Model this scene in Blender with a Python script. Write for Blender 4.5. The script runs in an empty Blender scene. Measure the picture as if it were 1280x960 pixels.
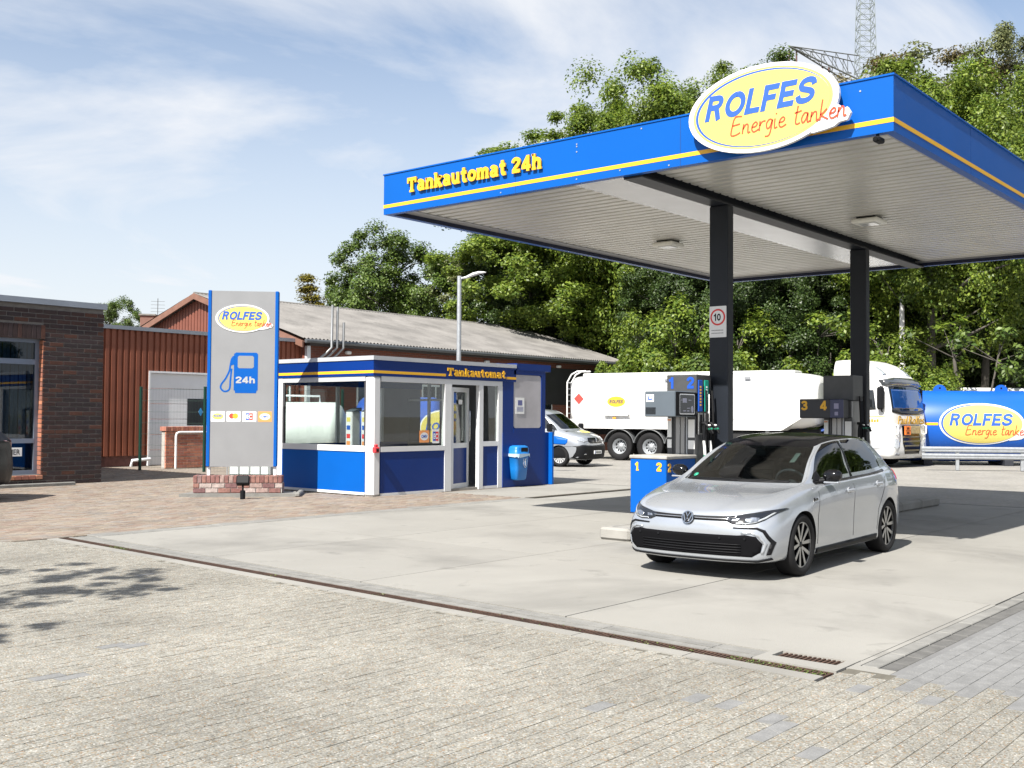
import bpy, bmesh, math, random
import numpy as np
from mathutils import Vector, Matrix
from mathutils.bvhtree import BVHTree
from mathutils.geometry import delaunay_2d_cdt

random.seed(7)
S = bpy.context.scene
COL = S.collection
R = math.radians
V = Vector

# ------------------------------------------------------------------ camera
# World axes: X runs along the right-hand kerb of the station, Y along the canopy front, Z up.
PHI = 0.6935                      # angle between the view direction and the X axis
def cam_axes():
    s, c = math.sin(PHI), math.cos(PHI)
    right = V((s, -c, 0)); fwd = V((c, s, 0)); up = V((0, 0, 1))
    p, r = 0.0302, 0.0067
    f2 = fwd * math.cos(p) + up * math.sin(p)
    u2 = up * math.cos(p) - fwd * math.sin(p)
    ax = right * math.cos(r) + u2 * math.sin(r)
    ay = u2 * math.cos(r) - right * math.sin(r)
    return ax, ay, -f2
def at(xc, d):
    """metres to the right of / ahead of the photographer -> world X, Y"""
    s, c = math.sin(PHI), math.cos(PHI)
    return (s * xc + c * d, -c * xc + s * d)
cam = bpy.data.cameras.new('camera')
cam.sensor_width = 36.0
cam.lens = 36.0 * 1345.5 / 1280.0
cam.clip_start = 0.05
cam.clip_end = 3000
camo = bpy.data.objects.new('camera', cam)
COL.objects.link(camo)
ax, ay, az = cam_axes()
M = Matrix((ax, ay, az)).transposed().to_4x4()
M.translation = V((0, 0, 1.635))
camo.matrix_world = M
S.camera = camo

# ------------------------------------------------------------------ sun, sky, exposure
SUN_EL = R(48.1)
SUN_D = V((0.9940 * math.cos(SUN_EL), 0.109 * math.cos(SUN_EL), -math.sin(SUN_EL)))   # direction the light travels
sl = bpy.data.lights.new('sun', 'SUN')
sl.energy = 5.0
sl.angle = R(0.53)
sl.color = (1.0, 0.955, 0.88)
so = bpy.data.objects.new('sun', sl)
COL.objects.link(so)
so.rotation_euler = SUN_D.to_track_quat('-Z', 'Y').to_euler()
so.location = (-20, -5, 30)

w = bpy.data.worlds.new('World')
S.world = w
w.use_nodes = True
nt = w.node_tree
for n in list(nt.nodes): nt.nodes.remove(n)
N = nt.nodes.new
L = nt.links.new
sky = N('ShaderNodeTexSky'); sky.sky_type = 'NISHITA'; sky.sun_disc = False
sky.sun_elevation = SUN_EL
sky.sun_rotation = math.atan2(-SUN_D.x, -SUN_D.y)      # measured from +Y towards +X
sky.air_density = 1.0; sky.dust_density = 1.2; sky.ozone_density = 1.0
tc = N('ShaderNodeTexCoord')
sep = N('ShaderNodeSeparateXYZ'); L(tc.outputs['Generated'], sep.inputs[0])
zz = N('ShaderNodeMath'); zz.operation = 'MAXIMUM'; L(sep.outputs[2], zz.inputs[0]); zz.inputs[1].default_value = 0.0
za = N('ShaderNodeMath'); za.operation = 'ADD'; L(zz.outputs[0], za.inputs[0]); za.inputs[1].default_value = 0.16
dv = N('ShaderNodeVectorMath'); dv.operation = 'DIVIDE'; L(tc.outputs['Generated'], dv.inputs[0])
cb = N('ShaderNodeCombineXYZ')
for i in range(3): L(za.outputs[0], cb.inputs[i])
L(cb.outputs[0], dv.inputs[1])
mp = N('ShaderNodeMapping'); L(dv.outputs[0], mp.inputs[0])
mp.inputs['Rotation'].default_value = (0, 0, R(72))
mp.inputs['Scale'].default_value = (0.72, 1.35, 0.0)
mp.inputs['Location'].default_value = (3.1, 1.7, 0)
no = N('ShaderNodeTexNoise'); L(mp.outputs[0], no.inputs['Vector'])
no.inputs['Scale'].default_value = 0.8; no.inputs['Detail'].default_value = 9; no.inputs['Roughness'].default_value = 0.56
no.inputs['Distortion'].default_value = 0.9
cr = N('ShaderNodeValToRGB'); L(no.outputs['Fac'], cr.inputs[0])
cr.color_ramp.elements[0].position = 0.40; cr.color_ramp.elements[0].color = (0.1, 0.1, 0.1, 1)
cr.color_ramp.elements[1].position = 0.60; cr.color_ramp.elements[1].color = (0.92, 0.92, 0.92, 1)
# a thicker milky veil low over the horizon
mr = N('ShaderNodeMapRange'); L(zz.outputs[0], mr.inputs[0])
mr.inputs[1].default_value = 0.0; mr.inputs[2].default_value = 0.40; mr.inputs[3].default_value = 0.95; mr.inputs[4].default_value = 0.0
mx = N('ShaderNodeMath'); mx.operation = 'MAXIMUM'; L(cr.outputs[0], mx.inputs[0]); L(mr.outputs[0], mx.inputs[1])
b1 = N('ShaderNodeBackground'); L(sky.outputs[0], b1.inputs[0]); b1.inputs[1].default_value = 0.08
b2 = N('ShaderNodeBackground'); b2.inputs[0].default_value = (0.93, 0.955, 1.0, 1); b2.inputs[1].default_value = 0.46
ms = N('ShaderNodeMixShader'); L(mx.outputs[0], ms.inputs[0]); L(b1.outputs[0], ms.inputs[1]); L(b2.outputs[0], ms.inputs[2])
wo = N('ShaderNodeOutputWorld'); L(ms.outputs[0], wo.inputs[0])
vs = S.view_settings
vs.view_transform = 'Standard'; vs.look = 'None'; vs.exposure = 1.1; vs.gamma = 1.0
S.cycles.max_bounces = 8
S.cycles.transparent_max_bounces = 16
S.cycles.use_denoising = True

# ------------------------------------------------------------------ materials
MATS = {}
def _nodes(name):
    m = bpy.data.materials.new(name); m.use_nodes = True
    t = m.node_tree
    for n in list(t.nodes): t.nodes.remove(n)
    out = t.nodes.new('ShaderNodeOutputMaterial')
    return m, t, out
def rgb(c, k=1.0): return (min(1, c[0] * k), min(1, c[1] * k), min(1, c[2] * k), 1)
def _rand(t):
    """one random value per object AND per loose piece"""
    oi = t.nodes.new('ShaderNodeObjectInfo'); g = t.nodes.new('ShaderNodeNewGeometry')
    a = t.nodes.new('ShaderNodeCombineXYZ')
    t.links.new(oi.outputs['Random'], a.inputs[0]); t.links.new(g.outputs['Random Per Island'], a.inputs[1])
    wn = t.nodes.new('ShaderNodeTexWhiteNoise'); wn.noise_dimensions = '3D'
    t.links.new(a.outputs[0], wn.inputs['Vector'])
    return wn.outputs['Value']
def mat(name, col, rough=0.55, metal=0.0, var=0.12, vscale=2.5, bump=0.0, bscale=40, coat=0.0, rnd=0.0, spec=0.5, palette=None, detail=4, stretch=(1, 1, 1), stain=0.0, sscale=.5):
    if name in MATS: return MATS[name]
    m, t, out = _nodes(name)
    b = t.nodes.new('ShaderNodeBsdfPrincipled'); t.links.new(b.outputs[0], out.inputs[0])
    b.inputs['Roughness'].default_value = rough; b.inputs['Metallic'].default_value = metal
    b.inputs['Specular IOR Level'].default_value = spec
    b.inputs['Coat Weight'].default_value = coat; b.inputs['Coat Roughness'].default_value = 0.04
    g = t.nodes.new('ShaderNodeNewGeometry')
    mp = t.nodes.new('ShaderNodeMapping'); t.links.new(g.outputs['Position'], mp.inputs[0]); mp.inputs['Scale'].default_value = stretch
    no = t.nodes.new('ShaderNodeTexNoise'); no.inputs['Scale'].default_value = vscale; no.inputs['Detail'].default_value = detail
    t.links.new(mp.outputs[0], no.inputs['Vector'])
    mr = t.nodes.new('ShaderNodeMapRange'); t.links.new(no.outputs['Fac'], mr.inputs[0])
    mr.inputs[1].default_value = 0.25; mr.inputs[2].default_value = 0.75
    mr.inputs[3].default_value = 1 - var; mr.inputs[4].default_value = 1 + var
    fac = mr.outputs[0]
    if rnd:
        r = _rand(t)
        m2 = t.nodes.new('ShaderNodeMapRange'); t.links.new(r, m2.inputs[0]); m2.inputs[3].default_value = 1 - rnd; m2.inputs[4].default_value = 1 + rnd
        mm = t.nodes.new('ShaderNodeMath'); mm.operation = 'MULTIPLY'; t.links.new(fac, mm.inputs[0]); t.links.new(m2.outputs[0], mm.inputs[1]); fac = mm.outputs[0]
    if stain:                                         # blotches and drips of old dirt
        for k, (sc_, lo, hi, amt) in enumerate(((sscale, .50, .66, stain), (sscale * 5.5, .60, .70, stain * .8), (sscale * 60, .62, .72, stain * .35))):
            ns = t.nodes.new('ShaderNodeTexNoise'); ns.inputs['Scale'].default_value = sc_; ns.inputs['Detail'].default_value = 9; ns.inputs['Roughness'].default_value = .62; ns.inputs['Distortion'].default_value = .4
            t.links.new(mp.outputs[0], ns.inputs['Vector'])
            ms_ = t.nodes.new('ShaderNodeMapRange'); t.links.new(ns.outputs['Fac'], ms_.inputs[0]); ms_.inputs[1].default_value = lo; ms_.inputs[2].default_value = hi; ms_.inputs[3].default_value = 1.0; ms_.inputs[4].default_value = 1 - amt
            mm = t.nodes.new('ShaderNodeMath'); mm.operation = 'MULTIPLY'; t.links.new(fac, mm.inputs[0]); t.links.new(ms_.outputs[0], mm.inputs[1]); fac = mm.outputs[0]
    vm = t.nodes.new('ShaderNodeVectorMath'); vm.operation = 'SCALE'
    if palette:
        r = _rand(t)
        cr = t.nodes.new('ShaderNodeValToRGB'); cr.color_ramp.interpolation = 'CONSTANT'; t.links.new(r, cr.inputs[0])
        els = cr.color_ramp.elements
        els[0].color = rgb(palette[0]); els[0].position = 0
        els[1].color = rgb(palette[1]); els[1].position = 1.0 / len(palette)
        for i in range(2, len(palette)):
            e = els.new(i / len(palette)); e.color = rgb(palette[i])
        t.links.new(cr.outputs[0], vm.inputs[0])
    else:
        vm.inputs[0].default_value = col[:3]
    t.links.new(fac, vm.inputs['Scale'])
    t.links.new(vm.outputs[0], b.inputs['Base Color'])
    if bump:
        n2 = t.nodes.new('ShaderNodeTexNoise'); n2.inputs['Scale'].default_value = bscale; n2.inputs['Detail'].default_value = 3
        t.links.new(g.outputs['Position'], n2.inputs['Vector'])
        bp = t.nodes.new('ShaderNodeBump'); bp.inputs['Strength'].default_value = bump; bp.inputs['Distance'].default_value = 0.01
        t.links.new(n2.outputs['Fac'], bp.inputs['Height']); t.links.new(bp.outputs[0], b.inputs['Normal'])
    MATS[name] = m
    return m
def glass(name, tint=(0.8, 0.87, 0.85), refl=0.09, edge=0.55):
    m, t, out = _nodes(name)
    tr = t.nodes.new('ShaderNodeBsdfTransparent'); tr.inputs[0].default_value = rgb(tint)
    gl = t.nodes.new('ShaderNodeBsdfGlossy'); gl.inputs['Roughness'].default_value = 0.0
    lw = t.nodes.new('ShaderNodeLayerWeight'); lw.inputs[0].default_value = 0.35
    mr = t.nodes.new('ShaderNodeMapRange'); t.links.new(lw.outputs['Facing'], mr.inputs[0])
    mr.inputs[3].default_value = refl; mr.inputs[4].default_value = edge
    mx = t.nodes.new('ShaderNodeMixShader'); t.links.new(mr.outputs[0], mx.inputs[0]); t.links.new(tr.outputs[0], mx.inputs[1]); t.links.new(gl.outputs[0], mx.inputs[2])
    t.links.new(mx.outputs[0], out.inputs[0])
    MATS[name] = m
    return m
def leafmat(name, dark, light, trans=0.3):
    m, t, out = _nodes(name)
    r = _rand(t)
    cr = t.nodes.new('ShaderNodeValToRGB'); t.links.new(r, cr.inputs[0])
    cr.color_ramp.elements[0].color = rgb(dark); cr.color_ramp.elements[1].color = rgb(light)
    g = t.nodes.new('ShaderNodeNewGeometry')
    no = t.nodes.new('ShaderNodeTexNoise'); no.inputs['Scale'].default_value = 0.45; no.inputs['Detail'].default_value = 3; t.links.new(g.outputs['Position'], no.inputs['Vector'])
    mr = t.nodes.new('ShaderNodeMapRange'); t.links.new(no.outputs['Fac'], mr.inputs[0]); mr.inputs[1].default_value = .3; mr.inputs[2].default_value = .7; mr.inputs[3].default_value = 0.7; mr.inputs[4].default_value = 1.3
    vm = t.nodes.new('ShaderNodeVectorMath'); vm.operation = 'SCALE'; t.links.new(cr.outputs[0], vm.inputs[0]); t.links.new(mr.outputs[0], vm.inputs['Scale'])
    b = t.nodes.new('ShaderNodeBsdfPrincipled'); b.inputs['Roughness'].default_value = 0.45; b.inputs['Specular IOR Level'].default_value = 0.4
    t.links.new(vm.outputs[0], b.inputs['Base Color'])
    tl = t.nodes.new('ShaderNodeBsdfTranslucent'); t.links.new(vm.outputs[0], tl.inputs[0])
    mx = t.nodes.new('ShaderNodeMixShader'); mx.inputs[0].default_value = trans
    t.links.new(b.outputs[0], mx.inputs[1]); t.links.new(tl.outputs[0], mx.inputs[2]); t.links.new(mx.outputs[0], out.inputs[0])
    MATS[name] = m
    return m
def aggregate(name, cols, base, scale=85, dirt=0.2, rnd=0.08, bump=0.35):
    """washed concrete: pebbles of several colours in a cement matrix"""
    m, t, out = _nodes(name)
    g = t.nodes.new('ShaderNodeNewGeometry')
    vo = t.nodes.new('ShaderNodeTexVoronoi'); vo.inputs['Scale'].default_value = scale; t.links.new(g.outputs['Position'], vo.inputs['Vector'])
    sp = t.nodes.new('ShaderNodeSeparateXYZ'); t.links.new(vo.outputs['Color'], sp.inputs[0])
    cr = t.nodes.new('ShaderNodeValToRGB'); cr.color_ramp.interpolation = 'CONSTANT'; t.links.new(sp.outputs[0], cr.inputs[0])
    els = cr.color_ramp.elements
    els[0].color = rgb(cols[0][1]); els[0].position = 0.0
    els[1].color = rgb(cols[1][1]); els[1].position = cols[1][0]
    for p, c in cols[2:]:
        e = els.new(p); e.color = rgb(c)
    no = t.nodes.new('ShaderNodeTexNoise'); no.inputs['Scale'].default_value = 0.7; no.inputs['Detail'].default_value = 6; t.links.new(g.outputs['Position'], no.inputs['Vector'])
    mr = t.nodes.new('ShaderNodeMapRange'); t.links.new(no.outputs['Fac'], mr.inputs[0]); mr.inputs[1].default_value = .3; mr.inputs[2].default_value = .7; mr.inputs[3].default_value = 1 - dirt; mr.inputs[4].default_value = 1 + dirt * .6
    n3 = t.nodes.new('ShaderNodeTexNoise'); n3.inputs['Scale'].default_value = 9; n3.inputs['Detail'].default_value = 5; t.links.new(g.outputs['Position'], n3.inputs['Vector'])
    m3 = t.nodes.new('ShaderNodeMapRange'); t.links.new(n3.outputs['Fac'], m3.inputs[0]); m3.inputs[1].default_value = .3; m3.inputs[2].default_value = .7; m3.inputs[3].default_value = 0.86; m3.inputs[4].default_value = 1.1
    r = _rand(t)
    m2 = t.nodes.new('ShaderNodeMapRange'); t.links.new(r, m2.inputs[0]); m2.inputs[3].default_value = 1 - rnd; m2.inputs[4].default_value = 1 + rnd
    a = t.nodes.new('ShaderNodeMath'); a.operation = 'MULTIPLY'; t.links.new(mr.outputs[0], a.inputs[0]); t.links.new(m2.outputs[0], a.inputs[1])
    a2 = t.nodes.new('ShaderNodeMath'); a2.operation = 'MULTIPLY'; t.links.new(a.outputs[0], a2.inputs[0]); t.links.new(m3.outputs[0], a2.inputs[1])
    vm = t.nodes.new('ShaderNodeVectorMath'); vm.operation = 'SCALE'; t.links.new(cr.outputs[0], vm.inputs[0]); t.links.new(a2.outputs[0], vm.inputs['Scale'])
    b = t.nodes.new('ShaderNodeBsdfPrincipled'); b.inputs['Roughness'].default_value = 0.85; b.inputs['Specular IOR Level'].default_value = 0.25
    t.links.new(vm.outputs[0], b.inputs['Base Color'])
    bp = t.nodes.new('ShaderNodeBump'); bp.inputs['Strength'].default_value = bump; bp.inputs['Distance'].default_value = 0.004
    t.links.new(vo.outputs['Distance'], bp.inputs['Height']); bp.invert = True
    t.links.new(bp.outputs[0], b.inputs['Normal'])
    t.links.new(b.outputs[0], out.inputs[0])
    MATS[name] = m
    return m

# ------------------------------------------------------------------ mesh building
OFF = {}
class MB:
    def __init__(s): s.v = []; s.f = []; s.m = []; s.s = []
    def add(s, vs, fs, mi=0, smooth=False, T=None):
        o = len(s.v)
        if T is not None: vs = [T @ V(p) for p in vs]
        s.v.extend([tuple(p) for p in vs])
        for f in fs:
            s.f.append([i + o for i in f]); s.m.append(mi); s.s.append(smooth)
        return s
    def box(s, a, b, mi=0, T=None):
        x0, y0, z0 = a; x1, y1, z1 = b
        return s.add([(x0, y0, z0), (x1, y0, z0), (x1, y1, z0), (x0, y1, z0), (x0, y0, z1), (x1, y0, z1), (x1, y1, z1), (x0, y1, z1)],
              [(0, 3, 2, 1), (4, 5, 6, 7), (0, 1, 5, 4), (1, 2, 6, 5), (2, 3, 7, 6), (3, 0, 4, 7)], mi, False, T)
    def rbox(s, a, b, r=0.02, mi=0, T=None):
        """box with chamfered edges"""
        c = [(a[i] + b[i]) / 2 for i in range(3)]; h = [abs(b[i] - a[i]) / 2 for i in range(3)]
        r = min(r, min(h) * .9)
        vs = []; 
        for sx in (-1, 1):
            for sy in (-1, 1):
                for sz in (-1, 1):
                    for k in range(3):
                        d = [h[0], h[1], h[2]]
                        for j in range(3):
                            if j != k: d[j] -= r
                        vs.append((c[0] + sx * d[0], c[1] + sy * d[1], c[2] + sz * d[2]))
        bm = bmesh.new()
        bv = [bm.verts.new(p) for p in vs]
        bmesh.ops.convex_hull(bm, input=bv)
        bmesh.ops.dissolve_limit(bm, angle_limit=0.01, verts=bm.verts[:], edges=bm.edges[:])
        bm.verts.index_update()
        s.add([p.co.copy() for p in bm.verts], [[q.index for q in f.verts] for f in bm.faces], mi, False, T)
        bm.free()
        return s
    def prism(s, pts, axis, d0, d1, mi=0, T=None, smooth=False):
        n = len(pts)
        def P(p, d):
            return {'z': (p[0], p[1], d), 'y': (p[0], d, p[1]), 'x': (d, p[0], p[1])}[axis]
        vs = [P(p, d0) for p in pts] + [P(p, d1) for p in pts]
        s.add(vs, [list(range(n)), list(range(2 * n - 1, n - 1, -1))], mi, False, T)
        o = len(s.v) - 2 * n
        for i in range(n):
            j = (i + 1) % n
            s.f.append([o + i, o + j, o + n + j, o + n + i]); s.m.append(mi); s.s.append(smooth)
        return s
    def cyl(s, p0, p1, r0, r1=None, n=12, mi=0, caps=True, smooth=True, T=None):
        r1 = r0 if r1 is None else r1
        p0 = V(p0); p1 = V(p1); d = (p1 - p0).normalized()
        a = d.orthogonal().normalized(); b = d.cross(a)
        vs = []
        for p, r in ((p0, r0), (p1, r1)):
            for i in range(n):
                t = 2 * math.pi * i / n
                vs.append(p + a * (r * math.cos(t)) + b * (r * math.sin(t)))
        s.add(vs, [(i, (i + 1) % n, n + (i + 1) % n, n + i) for i in range(n)], mi, smooth, T)
        if caps:
            s.add(vs[:n], [list(range(n - 1, -1, -1))], mi, False, T); s.add(vs[n:], [list(range(n))], mi, False, T)
        return s
    def tube(s, pts, r, n=8, mi=0, T=None):
        pts = [V(p) for p in pts]; rs = r if isinstance(r, (list, tuple)) else [r] * len(pts)
        vs = []; a = None
        for i, p in enumerate(pts):
            d = (pts[min(i + 1, len(pts) - 1)] - pts[max(i - 1, 0)]).normalized()
            if a is None: a = d.orthogonal().normalized()
            a = (a - d * a.dot(d)).normalized(); b = d.cross(a)
            for k in range(n):
                t = 2 * math.pi * k / n
                vs.append(p + a * (rs[i] * math.cos(t)) + b * (rs[i] * math.sin(t)))
        fs = []
        for i in range(len(pts) - 1):
            for k in range(n):
                fs.append((i * n + k, i * n + (k + 1) % n, (i + 1) * n + (k + 1) % n, (i + 1) * n + k))
        s.add(vs, fs, mi, True, T)
        s.add(vs[:n], [list(range(n - 1, -1, -1))], mi, False, T); s.add(vs[-n:], [list(range(n))], mi, False, T)
        return s
    def lathe(s, prof, o, axis, n=24, mi=0, T=None, mis=None):
        """prof: (radius, height along axis)"""
        o = V(o); d = V(axis).normalized(); a = d.orthogonal().normalized(); b = d.cross(a)
        vs = []
        for r, h in prof:
            for k in range(n):
                t = 2 * math.pi * k / n
                vs.append(o + d * h + a * (r * math.cos(t)) + b * (r * math.sin(t)))
        for i in range(len(prof) - 1):
            fs = [(i * n + k, i * n + (k + 1) % n, (i + 1) * n + (k + 1) % n, (i + 1) * n + k) for k in range(n)]
            if i == 0: s.add(vs, fs, mis[i] if mis else mi, True, T); base = len(s.v) - len(vs)
            else:
                for f in fs: s.f.append([q + base for q in f]); s.m.append(mis[i] if mis else mi); s.s.append(True)
        return s
    def mesh(s, name, mats, off=None, recalc=True):
        me = bpy.data.meshes.new(name)
        vs = s.v if off is None else [(p[0] - off[0], p[1] - off[1], p[2] - off[2]) for p in s.v]
        me.from_pydata(vs, [], s.f)
        for m in (mats if isinstance(mats, (list, tuple)) else [mats]): me.materials.append(m)
        me.polygons.foreach_set('material_index', s.m)
        me.polygons.foreach_set('use_smooth', s.s)
        if recalc:
            bm = bmesh.new(); bm.from_mesh(me); bmesh.ops.recalc_face_normals(bm, faces=bm.faces[:]); bm.to_mesh(me); bm.free()
        me.update()
        return me
    def build(s, name, mats, parent=None, recalc=True):
        off = OFF.get(parent.name) if parent is not None else None
        return link(name, s.mesh(name, mats, off, recalc), parent)
def link(name, me, parent=None):
    o = bpy.data.objects.new(name, me); COL.objects.link(o)
    if parent is not None:
        o.parent = parent
        OFF[o.name] = OFF.get(parent.name)
    return o
def tag(o, label=None, cat=None, group=None, kind=None):
    if label: o['label'] = label
    if cat: o['category'] = cat
    if group: o['group'] = group
    if kind: o['kind'] = kind
    return o
def thing(name, label, cat, loc=(0, 0, 0), rz=0.0, group=None, local=False):
    o = bpy.data.objects.new(name, None); COL.objects.link(o)
    o.location = loc; o.rotation_euler = (0, 0, rz); o.empty_display_size = 0.2
    OFF[o.name] = (0, 0, 0) if (local or rz) else tuple(loc)
    return tag(o, label, cat, group)
def copy_tree(o, parent=None):
    c = o.copy(); COL.objects.link(c)
    if parent is not None: c.parent = parent
    OFF[c.name] = OFF.get(o.name)
    for ch in list(o.children): copy_tree(ch, c)
    return c
def frame(o, right, up):
    r = V(right).normalized(); u = V(up).normalized(); n = r.cross(u)
    m = Matrix((r, u, n)).transposed().to_4x4(); m.translation = V(o)
    return m
def FX(x, y, z): return frame((x, y, z), (0, -1, 0), (0, 0, 1))      # face looking to -X
def FY(x, y, z): return frame((x, y, z), (1, 0, 0), (0, 0, 1))       # face looking to -Y
_TX = {}
def text_geo(s, bold, shear, spacing):
    key = (s, bold, shear, spacing)
    if key not in _TX:
        cu = bpy.data.curves.new('t', 'FONT'); cu.body = s; cu.size = 1; cu.offset = bold; cu.shear = shear
        cu.extrude = 0.5; cu.resolution_u = 3; cu.space_character = spacing
        ob = bpy.data.objects.new('t', cu)
        me = bpy.data.meshes.new_from_object(ob)
        _TX[key] = ([tuple(v.co) for v in me.vertices], [list(p.vertices) for p in me.polygons])
        bpy.data.meshes.remove(me); bpy.data.objects.remove(ob); bpy.data.curves.remove(cu)
    return _TX[key]
def text(mb, s, F, w=None, h=None, bold=0.0, shear=0.0, depth=0.004, mi=0, spacing=1.0, align='c'):
    vs, fs = text_geo(s, bold, shear, spacing)
    xs = [p[0] for p in vs]; ys = [p[1] for p in vs]
    W = max(xs) - min(xs); H = max(ys) - min(ys)
    kx = w / W if w else h / H
    ky = h / H if h else kx
    ox = {'c': (max(xs) + min(xs)) / 2, 'l': min(xs)}[align]; oy = (max(ys) + min(ys)) / 2
    mb.add([((p[0] - ox) * kx, (p[1] - oy) * ky, (p[2] + 0.5) * depth) for p in vs], fs, mi, False, F)
    return mb
def ellipse(rx, ry, n=48, cx=0, cy=0): return [(cx + rx * math.cos(2 * math.pi * i / n), cy + ry * math.sin(2 * math.pi * i / n)) for i in range(n)]
def rrect(x0, y0, x1, y1, r, n=4):
    pts = []
    for cx, cy, a in ((x1 - r, y1 - r, 0), (x0 + r, y1 - r, 90), (x0 + r, y0 + r, 180), (x1 - r, y0 + r, 270)):
        for i in range(n + 1):
            t = R(a + 90 * i / n); pts.append((cx + r * math.cos(t), cy + r * math.sin(t)))
    return pts
def catmull(pts, k=6):
    out = []
    n = len(pts)
    for i in range(n - 1):
        p0, p1, p2, p3 = pts[max(i - 1, 0)], pts[i], pts[i + 1], pts[min(i + 2, n - 1)]
        for j in range(k):
            t = j / k
            out.append(tuple(0.5 * (2 * p1[d] + (p2[d] - p0[d]) * t + (2 * p0[d] - 5 * p1[d] + 4 * p2[d] - p3[d]) * t * t + (3 * p1[d] - p0[d] - 3 * p2[d] + p3[d]) * t ** 3) for d in range(len(p1))))
    out.append(tuple(pts[-1]))
    return out
def ribbon(mb, pts, wd, d0, d1, mi=0, T=None):
    """flat stroke of width wd following 2-D points"""
    n = len(pts); Lp = []; Rp = []
    for i in range(n):
        a = pts[max(i - 1, 0)]; b = pts[min(i + 1, n - 1)]
        dx, dy = b[0] - a[0], b[1] - a[1]; l = math.hypot(dx, dy) or 1
        nx, ny = -dy / l * wd / 2, dx / l * wd / 2
        Lp.append((pts[i][0] + nx, pts[i][1] + ny)); Rp.append((pts[i][0] - nx, pts[i][1] - ny))
    vs = []
    for i in range(n): vs += [(Lp[i][0], Lp[i][1], d1), (Rp[i][0], Rp[i][1], d1), (Rp[i][0], Rp[i][1], d0), (Lp[i][0], Lp[i][1], d0)]
    fs = [(0, 1, 2, 3), tuple(4 * (n - 1) + k for k in (3, 2, 1, 0))]
    for i in range(n - 1):
        for k in range(4): fs.append((4 * i + k, 4 * i + 4 + k, 4 * i + 4 + (k + 1) % 4, 4 * i + (k + 1) % 4))
    mb.add(vs, fs, mi, False, T)
GLY = {
 'E': (1.35, [[(1.1, 1.85), (.45, 1.9), (.2, 1.6), (.1, 1.0), (.02, .3), (.12, 0), (.6, 0), (1.1, .2)], [(.1, 1.0), (.5, 1.05), (.95, 1.1)]]),
 'n': (.98, [[(.05, 1), (.02, .5), (0, 0)], [(.02, .45), (.3, .92), (.55, .85), (.6, .3), (.66, .02), (.9, .12)]]),
 'e': (.88, [[(.05, .5), (.45, .55), (.62, .8), (.4, 1.0), (.1, .7), (.08, .25), (.35, 0), (.85, .22)]]),
 'r': (.74, [[(.02, 1), (.05, .5), (.05, 0)], [(.05, .5), (.25, .88), (.65, .95)]]),
 'g': (.9, [[(.62, .95), (.3, 1), (.05, .6), (.2, .1), (.5, .3), (.68, .95), (.62, .1), (.45, -.6), (.0, -.65)]]),
 'i': (.5, [[(.05, 1), (.05, .4), (.12, .02), (.4, .12)], [(.12, 1.4), (.16, 1.52)]]),
 't': (.8, [[(.32, 1.85), (.24, .9), (.22, .2), (.4, 0), (.7, .12)], [(0, 1.15), (.4, 1.2), (.75, 1.3)]]),
 'a': (1.0, [[(.62, .95), (.3, 1.0), (.04, .5), (.2, .03), (.5, .35), (.66, .95), (.66, .2), (.75, .02), (.98, .15)]]),
 'k': (.92, [[(.08, 2), (.03, 1), (0, 0)], [(.62, 1.05), (.3, .7), (.06, .52), (.4, .25), (.85, 0)]]),
 ' ': (.75, [])}
def script(mb, s, F, width, stroke=0.13, depth=0.004, mi=0, slant=0.12):
    tot = sum(GLY[c][0] for c in s); k = width / tot; x = 0
    for c in s:
        for st in GLY[c][1]:
            p = [((x + a + b * slant) * k, b * k) for a, b in st]
            if len(p) > 2: p = catmull(p, 4)
            ribbon(mb, p, stroke * k, 0, depth, mi, F)
        x += GLY[c][0]

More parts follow.
